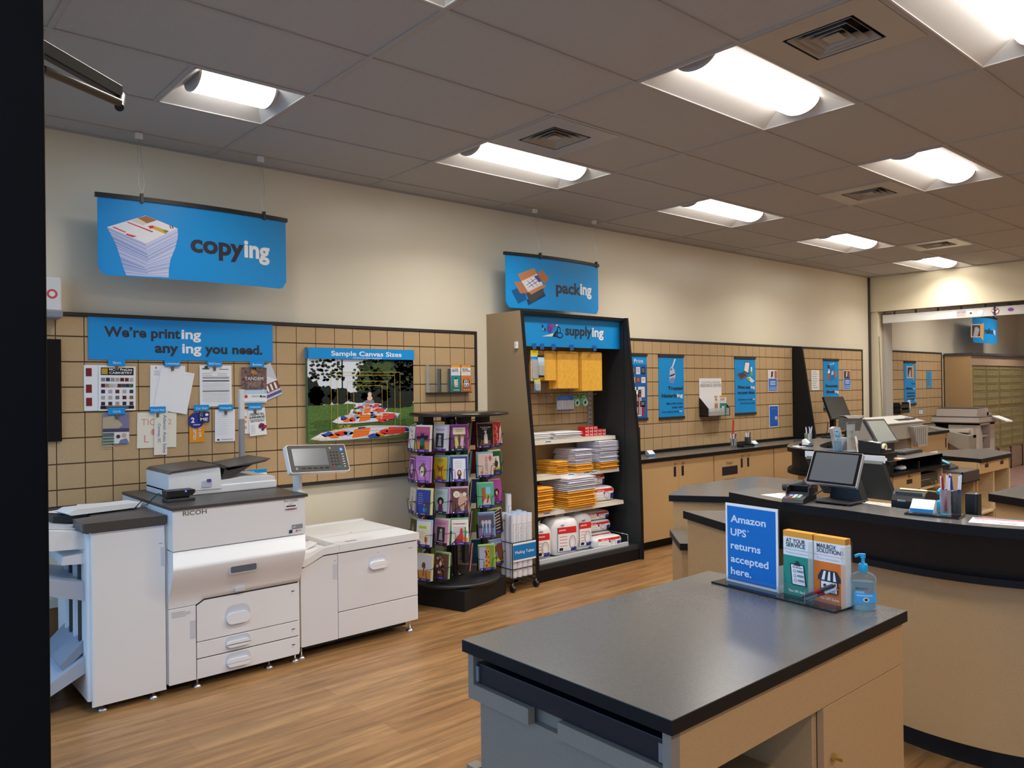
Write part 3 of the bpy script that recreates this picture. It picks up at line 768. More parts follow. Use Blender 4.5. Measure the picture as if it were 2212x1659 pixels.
# ================================================================== production copier, its finisher and paper tray unit
def bw(mb, name, parent, **k):
    """build a part whose vertices were written in world coordinates"""
    r = parent
    while r.parent is not None: r = r.parent
    M4 = (Matrix.Translation(r.location) @ Matrix.Rotation(r.rotation_euler.z, 4, 'Z')).inverted()
    return mb.xf(M4).build(name, parent, **k)
def rr(x0, z0, x1, z1, r, n=5):
    pts = []
    for cx, cz, a0 in ((x1-r, z0+r, -PI/2), (x1-r, z1-r, 0), (x0+r, z1-r, PI/2), (x0+r, z0+r, PI)):
        pts += [(cx+r*math.cos(a0+PI/2*i/n), cz+r*math.sin(a0+PI/2*i/n)) for i in range(n+1)]
    return pts
M_GAP_SHADE = mat('gap_shade', '#2b2d33', .6)  # dark sheet behind the doors, painting the shade in the gaps between panels
M_CW = mat('copier_white', '#eeecea', .42, 0, .4); M_CG = mat('copier_grey', '#c7c9ce', .5)
M_PIT_SHADE = mat('pit_shade', '#cfd1d8', .5)  # greyer tone stands in for the shade inside the handle recesses
M_SLATE = mat('copier_slate', '#474340', .38)
def fart(mb, y): return mb.art((0, y, 0), (1,0,0), (0,0,1))
def pull(parent, x0, z0, x1, z1, y):
    """oval pull with a bar; a flat greyer plate paints the recess shade"""
    h = MB()
    h.prism([(x, y-.001, z) for x, z in rr(x0, z0, x1, z1, (z1-z0)*.42)], (0, .006, 0), M_PIT_SHADE)
    pts = rr(x0+.006, z0+.012, x1-.006, z1-(z1-z0)*.36, (z1-z0)*.26)
    h.prism([(x, y-.020, z) for x, z in pts], (0, .022, 0), mat('pull_bar', '#f2f2f4', .3))
    return bw(h, 'handle', parent, bevel=.003)
def feet(t, pts, m=None):
    for x, y in pts:
        f = MB(); f.lathe([(.026,0),(.026,.004),(.012,.016),(.006,.018),(.006,.06)], M_METAL, 16, (x, y, 0)); bw(f, 'levelling_foot', t)

t = thing('production_copier', 'tall white production copier with black top and touch panel, under the printing banner', 'copier', (1.70, 4.70, 0))
p = MB(); p.box((1.325, 4.345, .05), (2.085, 5.16, .985), M_CW); p.box((1.36, 4.40, .02), (2.05, 5.1, .05), M_BLKPL); p.box((1.333, 4.327, .055), (2.067, 4.346, .98), M_GAP_SHADE); bw(p, 'body', t, bevel=.006)
# upper front: flat top door, lower part rolls back under it
prof = [(4.24, .987), (4.24, .768)]; x0, x1 = 1.330, 2.074
p = MB(); p.prism([(x0, y, z) for y, z in [(4.35,.985),(4.24,.985),(4.24,.773),(4.35,.773)]], (x1-x0, 0, 0), M_CW)
A = fart(p, 4.24)
ud = p; A.text('RICOH', 1.381, .955, .0235, mat('badge_bronze', '#857a70', .4, .3), w=.125, bold=.02)
A.text('Pro C5200s', 1.945, .966, .013, col('#3a4048'), w=.085, bold=0)
A.rect(1.950, .912, 2.022, .958, W_); A.text('RICOH', 1.986, .950, .006, col('#c2303a'), align='c'); A.rect(1.957, .938, 2.015, .945, BK); A.rect(1.950, .918, 2.022, .930, col('#a9a39e')); A.rect(1.962, .921, 2.010, .926, col('#b0363a'))
A.rect(1.990, .808, 2.056, .832, col('#8e9196')); A.text('efi', 1.997, .814, .012, W_, bold=0); A.rect(1.972, .786, 1.992, .804, col('#2b3450')); A.disc(2.018, .796, .006, col('#bb7777')); A.rect(2.03, .794, 2.045, .799, GRY)
bw(ud, 'upper_door', t, bevel=.003)
pr = [(4.36,.767),(4.24,.767),(4.24,.69)]
for i in range(11):
    f = i/10; pr.append((4.24+.085*(3*f*f-2*f**3), .69-.235*f))
pr2 = pr + [(4.36, .455)]
def zlow(x): return .455 if x < 1.472 else (.455+(x-1.472)/.046*.024 if x < 1.518 else .479)
p = MB()
# swept skin of the rolled lower door, its lower edge stepped at the left
n = len(pr); cols_ = [x0, 1.472, 1.495, 1.518, x1]
vs = []
for x in cols_:
    zl = zlow(x)
    for y, z in pr: vs.append((x, y, max(z, zl)))
p.add(vs, [(i*n+j, i*n+j+1, (i+1)*n+j+1, (i+1)*n+j) for i in range(len(cols_)-1) for j in range(n-1)], M_CW, True)
for x, fl in ((x0, 0), (x1, 1)):
    ply = [(x, y, max(z, zlow(x))) for y, z in pr2]; p.add(ply, [tuple(range(len(ply))) if fl else tuple(range(len(ply)))[::-1]], M_CW)
fd = bw(p, 'front_door', t)
h = MB(); c0, c1 = Vector((1.631, 4.255, .600)), Vector((1.788, 4.255, .650))
h.prism([(x, 4.262, z) for x, z in rr(1.628, .602, 1.79, .652, .012)], (0, -.012, 0), M_CG); h.prism([(x, 4.250, z) for x, z in rr(1.637, .610, 1.781, .644, .006)], (0, -.003, 0), mat('grille_dots', '#5d6168', .6))
h.xf(Matrix.Translation((0,0,0))); bw(h, 'grip', fd)
h = MB(); h.box((1.68, 4.30, .492), (1.735, 4.316, .510), M_PIT_SHADE); bw(h, 'latch_recess', fd)
p = MB(); p.box((1.330, 4.321, .05), (1.4715, 4.36, .452), M_CW); A = fart(p, 4.321); A.lines(1.345, .43, .105, 4, .008, .0025, GRY, random.Random(1))
sd = bw(p, 'side_door', t, bevel=.003)
h = MB(); h.box((1.438, 4.3195, .275), (1.470, 4.33, .375), M_PIT_SHADE); bw(h, 'handle', sd, bevel=.003)
for k, (z0, z1, pz) in enumerate(((.252, .470, (.300,.415)), (.160, .247, (.172,.243)), (.05, .155, (.063,.150)))):
    p = MB()
    if k == 0: p.prism([(1.4755,4.321,z0),(1.4755,4.321,.446),(1.518,4.321,.470),(2.068,4.321,.470),(2.068,4.321,z0)], (0,.04,0), M_CW)
    else: p.box((1.475, 4.321, z0), (2.068, 4.36, z1), M_CW)
    A = fart(p, 4.321); A.rect(2.02, z1-.045, 2.04, z1-.040, BK); A.text('%d' % (k+1), 2.022, z1-.058, .009, GRY)
    d = bw(p, 'drawer', t, bevel=.003); pull(d, 1.628, pz[0], 1.772, pz[1], 4.321)
p = MB(); p.slab([(1.325,4.232),(2.09,4.232),(2.09,5.17),(1.325,5.17)], .986, 1.002, M_SLATE); bw(p, 'top_plate', t, bevel=.003)
# scanner and document feeder
p = MB()
p.box((1.44, 4.66, 1.0025), (2.09, 5.08, 1.05), M_CW)
p.prism([(1.44,4.655,1.03),(1.44,4.655,1.135),(1.46,4.655,1.150),(1.715,4.655,1.166),(1.735,4.655,1.15),(1.745,4.655,1.03)], (0,.42,0), M_CW)
bw(p, 'scanner_body', t, bevel=.006)
p = MB(); p.prism([(1.437,4.648,1.137),(1.46,4.648,1.153),(1.60,4.648,1.165),(1.72,4.648,1.171),(1.735,4.648,1.163),(1.72,4.648,1.160),(1.46,4.648,1.143)], (0,.435,0), M_SLATE); bw(p, 'feeder_cover', t, bevel=.002)
p = MB(); p.prism([(1.735,4.69,1.155),(1.80,4.69,1.130),(2.03,4.69,1.165),(2.07,4.69,1.185),(2.05,4.69,1.180),(1.80,4.69,1.15),(1.74,4.69,1.175)], (0,.37,0), M_SLATE)
p.prism([(1.75,4.69,1.07),(1.78,4.69,1.145),(1.95,4.69,1.155),(1.80,4.69,1.075)], (0,.37,0), M_DKGR); bw(p, 'feeder_tray', t, bevel=.002)
p = MB(); p.prism([(1.745,4.665,1.05),(1.745,4.665,1.075),(1.9,4.665,1.085),(2.08,4.665,1.075),(2.08,4.665,1.05)], (0,.40,0), M_WHPL); bw(p, 'delivery_tray', t, bevel=.004)
p = MB(); p.prism([(x, 4.650, z) for x, z in rr(1.625, 1.045, 1.685, 1.085, .01)], (0,.01,0), M_CG); p.prism([(x, 4.646, z) for x, z in rr(1.655, 1.075, 1.680, 1.092, .006)], (0,.01,0), col('#5b4a9c')); bw(p, 'feeder_latch', t)
# control panel
p = MB(); p.cyl((2.105, 4.40, .78), (2.105, 4.40, 1.14), .027, M_CW, 18); p.box((2.075, 4.36, .78), (2.13, 4.44, 1.0), M_CW); bw(p, 'panel_column', t)
p = MB(); tilt = Matrix.Translation((2.2, 4.33, 1.19)) @ Matrix.Rotation(math.radians(-24), 4, 'X') @ Matrix.Rotation(math.radians(6), 4, 'Z')
q_ = MB(); q_.prism([(x, -.018, z) for x, z in rr(-.205, -.088, .205, .088, .014)], (0, .036, 0), M_CW); q_.xf(tilt); cp = bw(q_, 'control_panel', t, bevel=.003)
q_ = MB(); q_.prism([(x, -.0215, z) for x, z in rr(-.199, -.082, .199, .084, .010)], (0, .004, 0), M_DKGR)
A = q_.art((0, -.0215, 0), (1,0,0), (0,0,1))
for k in range(5): A.rect(-.13+k*.04, -.066, -.105+k*.04, -.058, BK)
A.disc(-.165, -.062, .008, col('#8d9aa0'))
for r in range(5):
    for c in range(3): A.disc(.088+c*.022, .035-r*.020, .006, BK, .005, L=3)
A.rect(.085, -.066, .103, -.052, col('#8c3a45'), 3); A.rect(.118, -.066, .140, -.052, col('#23708a'), 3)
for r in range(6): A.rect(.165, .02-r*.016, .178, .024-r*.016, W_, 3)
A.rect(.083, .058, .094, .068, col('#d6c63a'), 3); A.rect(-.07, .084, -.04, .0855, W_, 3)
q_.xf(tilt); bw(q_, 'key_face', cp)
q_ = MB(); q_.prism([(x, -.0225, z) for x, z in rr(-.175, -.045, .060, .063, .003)], (0, .002, 0), mat('lcd_grey', '#6a6d6f', .2, 0, .55)); q_.xf(tilt); bw(q_, 'screen', cp)
q_ = MB(); q_.cyl((.168, -.0215, .052), (.168, -.024, .052), .009, emit('blue_led', '#3a5cff', 3.), 16); q_.xf(tilt); bw(q_, 'power_light', cp)
# status pole
p = MB(); p.box((2.033, 5.09, .98), (2.066, 5.12, 1.42), mat('pole_grey', '#8f8f92', .45)); p.box((2.033, 5.09, 1.42), (2.066, 5.12, 1.62), mat('pole_light', '#d7d9da', .3)); bw(p, 'status_pole', t, bevel=.004)
feet(t, [(1.487,4.36),(1.90,4.37),(2.06,4.37),(1.45,5.0),(2.0,5.0)])

t = thing('finisher', 'white copier finisher with black top and grey output trays, left end of the copier', 'finisher', (1.13, 4.70, 0))
p = MB(); p.box((.965, 4.345, .06), (1.318, 5.06, .915), M_CW); p.box((1.0, 4.40, .02), (1.30, 5.0, .06), M_BLKPL)
p.prism([(x, y, .06) for x, y in ((.95,4.36),(.95,5.04),(.97,5.06),(.97,4.35))], (0,0,.84), M_CW); bw(p, 'body', t, bevel=.01)
p = MB(); p.slab([(.965,4.330),(1.320,4.330),(1.320,4.352),(.965,4.352)], .035, .905, M_CW); A = fart(p, 4.330); A.rect(1.285, .808, 1.305, .812, GRY)
d = bw(p, 'front_door', t, bevel=.008)
h = MB(); h.box((1.296, 4.3285, .690), (1.319, 4.337, .790), M_PIT_SHADE); bw(h, 'handle', d, bevel=.002)
p = MB(); p.slab([(.925,4.315),(1.3225,4.315),(1.3225,5.08),(1.02,5.08),(1.02,4.56),(.925,4.53)], .912, .958, M_SLATE); p.slab([(.86,4.66),(1.02,4.62),(1.02,5.0),(.86,5.0)], .925, .965, M_BLKPL); bw(p, 'top_cover', t, bevel=.008)
p = MB(); p.prism([(.965,4.40,.82),(.965,4.40,.905),(.62,4.40,.955),(.60,4.40,.90),(.80,4.40,.83)], (0,.52,0), M_CW); p.prism([(.955,4.46,.908),(.62,4.46,.958),(.62,4.46,.962),(.955,4.46,.916)], (0,.40,0), M_CG); bw(p, 'upper_tray', t, bevel=.012)
p = MB(); p.prism([(.962,4.40,.555),(.962,4.40,.650),(.80,4.40,.69),(.60,4.40,.78),(.60,4.40,.70),(.82,4.40,.60)], (0,.52,0), mat('tray_grey', '#aeb6c4', .45)); bw(p, 'shift_tray', t, bevel=.012)
p = MB(); p.prism([(.962,4.40,.20),(.962,4.40,.28),(.66,4.40,.10),(.62,4.40,.16),(.60,4.40,.10),(.66,4.40,.05)], (0,.50,0), mat('tray_grey', '#aeb6c4', .45)); p.prism([(.962,4.44,.30),(.962,4.44,.36),(.84,4.44,.24),(.86,4.44,.21)], (0,.42,0), mat('tray_grey_dark', '#8d96a6', .45)); bw(p, 'booklet_tray', t, bevel=.008)
p = MB(); p.prism([(.962,4.42,.74),(.962,4.42,.80),(.86,4.42,.79),(.85,4.42,.75)], (0,.46,0), M_WHPL2); bw(p, 'paper_guide', t, bevel=.006)
p = MB()
for k in range(4): p.box((.938, 4.47+k*.10, .34), (.955, 4.50+k*.10, .76), M_WHPL if k % 2 else M_DKGR)
bw(p, 'stapler_rails', t)
p = MB(); p.tube([(.95,4.9,.80),(.86,4.86,.77),(.80,4.80,.74),(.74,4.74,.745)], .006, M_BLKPL, 6).tube([(.86,4.86,.77),(.86,4.88,.60),(.87,4.9,.45)], .005, M_BLKPL, 6); bw(p, 'cable', t)
feet(t, [(1.02,4.37),(1.26,4.36)])

t = thing('paper_tray_unit', 'low white large capacity paper tray unit standing right of the copier', 'paper tray unit', (2.52, 4.70, 0))
p = MB(); p.box((2.092, 4.36, .07), (2.925, 5.06, .60), M_WHPL2); p.box((2.14, 4.42, .03), (2.88, 5.0, .07), M_BLKPL); p.box((2.095, 4.348, .08), (2.92, 4.361, .60), M_GAP_SHADE); bw(p, 'body', t, bevel=.006)
p = MB(); p.prism([(2.092,4.342,.075),(2.334,4.342,.075),(2.334,4.342,.597),(2.24,4.342,.597),(2.11,4.342,.545),(2.092,4.342,.545)], (0,.03,0), M_WHPL2); A = fart(p, 4.342); A.rect(2.31, .555, 2.322, .559, GRY)
d = bw(p, 'side_door', t, bevel=.003); h = MB(); h.box((2.302, 4.3405, .445), (2.333, 4.35, .540), M_PIT_SHADE); bw(h, 'handle', d, bevel=.002)
p = MB(); p.box((2.338, 4.342, .238), (2.925, 4.37, .597), M_WHPL2); A = fart(p, 4.342); A.rect(2.615, .562, 2.628, .566, GRY); A.rect(2.85, .555, 2.885, .561, col('#b9b4ac'))
d = bw(p, 'main_drawer', t, bevel=.003); pull(d, 2.550, .452, 2.690, .545, 4.342)
p = MB(); p.box((2.338, 4.342, .075), (2.925, 4.37, .234), M_WHPL2); bw(p, 'lower_panel', t, bevel=.003)
p = MB(); p.prism([(2.345,4.335,.606),(2.935,4.335,.606),(2.935,4.335,.652),(2.345,4.335,.652)], (0,.745,0), M_WHPL)
p.box((2.345, 5.04, .65), (2.935, 5.08, .66), M_WHPL)
A = p.art((0,0,.652), (1,0,0), (0,1,0)); A.line(2.36, 4.62, 2.93, 4.62, .003, GRY); A.text('mm', 2.6, 4.66, .012, GRY, bold=0); A.rect(2.42, 4.39, 2.50, 4.41, GRY); A.rect(2.60, 4.645, 2.606, 4.66, BK)
bw(p, 'lid', t, bevel=.006)
p = MB(); p.prism([(2.095,4.335,.555),(2.115,4.335,.552),(2.24,4.335,.606),(2.343,4.335,.606),(2.343,4.335,.652),(2.24,4.335,.645),(2.13,4.335,.60),(2.095,4.335,.60)], (0,.05,0), M_WHPL)
p.prism([(2.095,4.385,.585),(2.343,4.385,.62),(2.343,4.385,.600),(2.095,4.385,.56)], (0,.68,0), M_WHPL); p.prism([(2.16,4.55,.595),(2.30,4.55,.64),(2.31,4.55,.64),(2.20,4.55,.592)], (0,.10,0), M_WHPL)
bw(p, 'bypass_chute', t, bevel=.004)
feet(t, [(2.11,4.385),(2.885,4.385),(2.86,5.0),(2.15,5.0)])

# small things on the copier
t = thing('card_reader', 'small black card reader with a blue light, on the copier top plate', 'card reader', (1.445, 4.50, 1.002))
p = MB(); p.box((-.075,-.05,.0), (.075,.05,.018), M_DKGR); p.build('base', t, bevel=.004)
p = MB(); p.prism([(-.075,-.045,.03),(.06,-.045,.03),(.075,-.045,.045),(.075,-.045,.062),(-.075,-.045,.062)], (0,.09,0), M_BLKPL); p.box((-.06,-.03,.018), (.05,.03,.03), M_BLKPL); p.build('reader', t, bevel=.004)
MB().box((.02,-.0475,.052), (.028,-.045,.059), emit('blue_led', '#3a5cff', 3.)).build('status_light', t)
MB().tube([(-.07,.0,.02),(-.10,.02,.05),(-.13,.03,.02),(-.16,.03,-.01)], .003, M_BLKPL, 6).build('cable', t)
t = thing('notice_sign', 'small blue and white notice standing behind the copier output tray', 'sign', (2.16, 5.13, 1.002))
p = MB(); p.box((-.07,-.003,.0), (.07,.003,.075), M_PAPER); A = p.art((0,-.003,0), (1,0,0), (0,0,1)); A.rect(-.07,.05,.07,.075,M_BLUE); A.text('Notice', -.06, .057, .011, W_, bold=.01); A.lines(-.02,.03,.08,3,.01,.003,GRY); p.build('card', t)
t = thing('paper_tray', 'loose white output tray lying on top of the finisher', 'tray', (1.10, 4.62, .968))
q_ = MB(); q_.prism([(-.17,0,.0),(.19,0,.0),(.20,0,.026),(-.15,0,.03),(-.19,0,.012)], (0,.16,0), M_WHPL); q_.xf(Matrix.Rotation(.18, 4, 'Z')); q_.build('tray', t, bevel=.004)
for k, (dx, dy, rz, lb) in enumerate(((-.06,.10,.5,'loose printed sheet lying on the finisher behind the white tray'), (.10,.20,-.2,'folded white sheet at the back of the finisher top'))):
    s = thing('paper_sheet', lb, 'paper', (1.03+dx, 4.72+dy, .9675+k*.002), rz); q_ = MB(); q_.box((-.10,-.07,0), (.10,.07,.0014), M_PAPER); A = q_.art((0,0,.0014), (1,0,0), (0,1,0)); A.lines(-.08, .05, .16, 6, .018, .004, col('#c9cbd2')); q_.build('sheet', s)
t = thing('cable', 'thin black cable running from the card reader down behind the finisher', 'cable', (1.30, 4.58, 1.0))
MB().tube([(.02,.02,.0),(-.01,.03,.012),(-.035,.03,-.01),(-.05,.05,-.035),(-.07,.09,-.038)], .003, M_BLKPL, 6).build('cord', t)

# ================================================================== canvas sample and leaflet rack on the panel
t = thing('canvas_print', 'large stretched canvas photo of a baby on a lawn, showing sample canvas sizes', 'canvas print', (3.04, YF, 1.22))
cx0, cx1, cz0, cz1 = 2.582, 3.494, 1.226, 1.918
p = MB(); wbox(p, t, cx0, cz0, cx1, cz1, YF-.034, YF, mat('canvas_side', '#5f7a4c', .8)); wbox(p, t, cx0, cz1-.004, cx1, cz1+.001, YF-.0342, YF, col('#f0b02c'))
wbox(p, t, cx0-.001, cz1-.08, cx0+.002, cz1-.004, YF-.0342, YF, M_BLUE)
l = t.location; W0, H0 = cx1-cx0, cz1-cz0
A = p.art((cx0-l.x, YF-.0344-l.y, cz0-l.z), (1,0,0), (0,0,1))
def photo(A, x, z, w, h, L, rnd, main=False):
    """lawn picture inside a rectangle, painted back to front"""
    X = lambda u: x+u*w; Z = lambda v: z+v*h
    def clipd(u): return min(max(u, 0), 1)
    def bl(u, v, ru, rv, c, n=44, k=.16, LL=L+1):
        A.poly([(X(clipd(u+ru*(1+rnd.uniform(-k, k))*math.cos(2*PI*i/n))), Z(clipd(v+rv*(1+rnd.uniform(-k, k))*math.sin(2*PI*i/n)))) for i in range(n)], c, LL)
    A.rect(X(0), Z(.40), X(1), Z(1), col('#dfe6ee'), L)
    dk = [speckle('foliage_dark', '#1d2519', '#2d3a26', 90, .8), speckle('foliage_deep', '#10150f', '#1f2819', 90, .8)]
    lt = speckle('foliage_light', '#2f401f', '#4e6230', 90, .8); gr = speckle('lawn', '#44642a', '#5f7d38', 120, .8); gd = speckle('lawn_dark', '#34511f', '#4d6c2c', 120, .8)
    for u, v, ru, rv in ((.62,.78,.16,.24),(.78,.75,.2,.3),(.92,.7,.16,.32),(.95,.9,.14,.18),(.55,.68,.12,.14)): bl(u, v, ru, rv, dk[0] if u > .6 else lt, LL=L+1)
    for u, v, ru, rv in ((.70,.86,.12,.13),(.60,.74,.08,.14),(.66,.66,.10,.10)): bl(u, v, ru, rv, lt, LL=L+2)
    for k in range(70): bl(.02+.30*rnd.random(), .74+.25*rnd.random(), .016, .016, dk[0], 9, .4, LL=L+2)
    for k in range(60): bl(.40+.22*rnd.random(), .62+.36*rnd.random(), .014, .016, lt, 9, .4, LL=L+3)
    for k in range(90): bl(.55+.44*rnd.random(), .60+.38*rnd.random(), .02, .018, rnd.choice([lt, dk[0], dk[1]]), 9, .4, LL=L+3)
    A.rect(X(.30), Z(.5), X(.312), Z(.99), dk[1], L+2)
    for u, v, ru, rv in ((.0,.56,.14,.2),(.12,.56,.12,.12),(.28,.55,.1,.10),(.45,.53,.12,.07),(.62,.54,.14,.09),(.85,.55,.2,.12)): bl(u, v, ru, rv, dk[1], LL=L+3)
    A.rect(X(0), Z(0), X(1), Z(.44), gr, L+4)
    bl(.25, .40, .3, .05, gr, LL=L+5); bl(.80, .43, .2, .05, dk[1], LL=L+5); bl(.9, .30, .14, .06, gr, LL=L+5); bl(.5, .16, .5, .13, gd, LL=L+5)
def blanket(A, x, z, w, h, L, rnd):
    X = lambda u: x+u*w; Z = lambda v: z+v*h; pal = ['#e9e6ec','#3b4aa6','#e8742a','#dd3a34','#7fa6e0','#f4f2f4','#2e3a8c']
    A.poly([(X(0),Z(.2)),(X(.1),Z(.62)),(X(.32),Z(.9)),(X(.55),Z(1)),(X(.8),Z(.92)),(X(1),Z(.75)),(X(.95),Z(.35)),(X(.7),Z(.1)),(X(.35),Z(0)),(X(.1),Z(.02))], col('#d9d6e2'), L)
    for k in range(14):
        u, v = .1+.8*k/13, .45+rnd.uniform(-.3, .3)
        A.blob(X(u), Z(v), w*.055, h*.2, col(pal[k % len(pal)]), rnd, 8, .35, L+1)
    A.poly([(X(.38),Z(.1)),(X(.40),Z(.75)),(X(.56),Z(.85)),(X(.54),Z(.25))], col('#e8742a'), L+2); A.poly([(X(.72),Z(.2)),(X(.74),Z(.8)),(X(.92),Z(.75)),(X(.90),Z(.25))], col('#dd4038'), L+2)
rnd = random.Random(11)
photo(A, 0, 0, W0, H0*.885, 1, rnd)
blanket(A, .015, .008, W0-.02, .098, 8, rnd)
YG = col('#d8b13c')
frames_ = [(.200,.098,.860,.745),(.256,.140,.805,.710),(.345,.255,.728,.645),(.402,.305,.675,.595)]
LL = 12
for k, (a0, b0, a1, b1) in enumerate(frames_):
    A.frame(a0*W0, b0*H0, a1*W0, b1*H0, .0026, YG, LL+k*5+4)
blanket(A, .205*W0, .185*H0, .65*W0, .085, LL+2, rnd); blanket(A, .355*W0, .275*H0, .375*W0, .058, LL+8, rnd); blanket(A, .405*W0, .350*H0, .265*W0, .036, LL+18, rnd)
A.poly([(.505*W0,.400*H0),(.515*W0,.435*H0),(.59*W0,.435*H0),(.597*W0,.400*H0)], col('#8d8488'), LL+23)
A.disc(.553*W0, .455*H0, .024, col('#e8c3a8'), .017, L=LL+24); A.disc(.552*W0, .497*H0, .0165, col('#eec9b0'), .019, L=LL+25)
for e in (-1, 1): A.disc((.552*W0)+e*.006, .500*H0, .0016, col('#4a342c'), L=LL+26)
for s_, u, v in (('24" x 36"', .06, .028), ('18" x 24"', .208, .108), ('16" x 20"', .266, .150), ('11" x 14"', .352, .262), ('8" x 10"', .410, .313)): A.text(s_, u*W0, v*H0, .017, col('#f0c33c'), w=.095 if s_[0] != '8' else .085, bold=.015, L=LL+27)
A.rect(0, H0*.885, W0, H0, M_BLUE, LL+28); A.text('Sample Canvas Sizes', W0*.2, H0*.918, .036, W_, w=W0*.67, bold=.02, L=LL+29); A.text('Additional Sizes Available', W0*.395, H0*.892, .009, W_, w=W0*.28, bold=.01, L=LL+29)
p.build('canvas', t)

def brochure(kind, label, loc, rz=0, s=1., n=1, group='folded leaflets', wf=1.):
    """tri-fold leaflet standing upright, front towards -Y, origin at its foot"""
    w, h, d = .098*s*wf, .228*s, .004*s*n
    t = thing('brochure', label, 'brochure', loc, rz, group); p = MB(); p.box((-w/2, 0, 0), (w/2, d, h), M_PAPER)
    p.box((-w/2, -.0002, h-.020*s), (w/2, d+.0002, h+.0004), col('#f0a030'))
    A = p.art((0,0,0), (1,0,0), (0,0,1)); c = M_TEAL if kind == 0 else M_ORANGE; k = s
    A.rect(-w/2, 0, w/2, h*.62, c)
    T = ('AT YOUR', 'SERVICE') if kind == 0 else ('MAILBOX', 'SOLUTIONS')
    A.text(T[0], -w*.40, h*.825, .015*k, NV, w=w*(.66 if kind == 0 else .62), bold=.012); A.text(T[1], -w*.40, h*.755, .015*k, NV, w=w*(.66 if kind == 0 else .84), bold=.012)
    A.rect(-w/2, h*.715, w/2, h*.721, c); A.text('Products and services' if kind == 0 else 'The key to more convenience', -w*.40, h*.655, .007*k, GRY, w=w*.74, bold=0)
    if kind == 0:
        A.poly([(-w*.26,h*.50),(w*.22,h*.50),(w*.30,h*.17),(-w*.20,h*.17)], NV); A.poly([(-w*.22,h*.485),(w*.19,h*.485),(w*.26,h*.185),(-w*.17,h*.185)], W_)
        A.rect(-w*.12, h*.475, w*.10, h*.51, NV); A.disc(0, h*.52, .007*k, NV)
        A.text('The UPS Store', -w*.17, h*.44, .006*k, NV, w=w*.34)
        for i in range(3): A.frame(-w*.14+i*.002, h*(.37-.07*i), -w*.05+i*.002, h*(.41-.07*i), .0012*k, NV); A.lines(-w*.01+i*.002, h*(.40-.07*i), w*.22, 2, .004*k, .0022*k, NV)
    else:
        A.poly([(-w*.36,h*.40),(-w*.24,h*.50),(w*.24,h*.50),(w*.36,h*.40),(w*.36,h*.34),(-w*.36,h*.34)], NV)
        for i in range(3): A.poly([(-w*.25+i*w*.19,h*.345),(-w*.17+i*w*.155,h*.485),(-w*.10+i*w*.14,h*.485),(-w*.15+i*w*.19,h*.345)], W_)
        A.rect(-w*.28, h*.16, w*.28, h*.35, NV); A.rect(-w*.25, h*.175, w*.25, h*.33, W_); A.disc(-w*.13, h*.27, .006*k, NV); A.rect(w*.06, h*.25, w*.19, h*.29, NV); A.rect(-w*.25, h*.225, w*.25, h*.231, NV); A.text('The UPS Store', -w*.2, h*.19, .006*k, NV, w=w*.4)
    A.text('The UPS Store', -w*.30, h*.06, .009*k, W_, w=w*.62, bold=.02)
    p.build('leaflet', t); return t
rx0, rz0 = (3.635, 1.576)
t = thing('leaflet_rack', 'clear leaflet rack with four pockets mounted on the grooved panel behind the card spinner', 'leaflet rack', (rx0, YF, rz0))
MB().box((0,-.055,-.006), (.44,0,0), M_BLKPL).build('shelf', t)
MB().box((0,-.004,0), (.44,-.001,.235), M_ACR).build('back_plate', t)
for k in range(5): MB().box((k*.108,-.05,0), (k*.108+.003,-.004,.20 if k != 0 else .235), M_ACR).build('divider', t)
MB().box((.0,-.052,0), (.435,-.049,.06), M_ACR).build('front_lip', t)
for k in range(2): MB().box((.108*k+.118-.0,-.008,0), (.108*k+.118+.034,-.005,.195), mat('rack_smoke', '#2a211a', .5)).build('pocket_back', t)
brochure(0, 'teal leaflet in the wall leaflet rack, left of the orange one', (rx0+.275, YF-.045, rz0+.001), 0, .98)
brochure(1, 'orange leaflet in the rightmost pocket of the wall leaflet rack', (rx0+.383, YF-.045, rz0+.001), 0, .98)

# left edge: wall device and framed poster partly hidden by the entrance frame
c1 = (1.008, 2.045); c0 = (1.010, 2.283)
t = thing('wall_device', 'white wall box with a red symbol, high on the wall beside the entrance frame', 'alarm', (c1[0]-.06, YW, c1[1]))
p = MB(); p.box((-.06,-.13,.02), (.06,0,c0[1]-c1[1]), M_WHPL); p.box((-.065,-.14,0), (.065,0,.05), M_MIDGR); A = p.art((0,-.13,0), (1,0,0), (0,0,1)); A.disc(.01, .14, .028, col('#d9584a')); A.disc(.01, .14, .016, W_); p.build('case', t, bevel=.012)
c1 = (1.017, 1.325); c0 = (1.022, 1.928)
t = thing('framed_poster', 'black framed poster with red, white and orange patches, cut off by the entrance frame', 'poster', (c1[0]-.25, YF, c1[1]))
p = MB(); hh = c0[1]-c1[1]; p.box((-.25,-.02,0), (.25,0,hh), mat('poster_black', '#0b0b0d', .6, 0, .2)); A = p.art((0,-.02,0), (1,0,0), (0,0,1)); A.poly([(-.2,hh*.58),(.13,hh*.56),(.155,hh*.62),(.155,hh-.05),(-.2,hh-.05)], W_); A.poly([(-.2,hh*.6),(.125,hh*.58),(.145,hh*.63),(.145,hh-.055),(-.2,hh-.055)], col('#b5473c')); A.rect(-.2, hh*.20, .15, hh*.34, W_); A.rect(-.2,hh*.07,.15,hh*.18,col('#e2622a')); A.text('c', .12, hh*.40, .02, W_); p.build('poster', t)

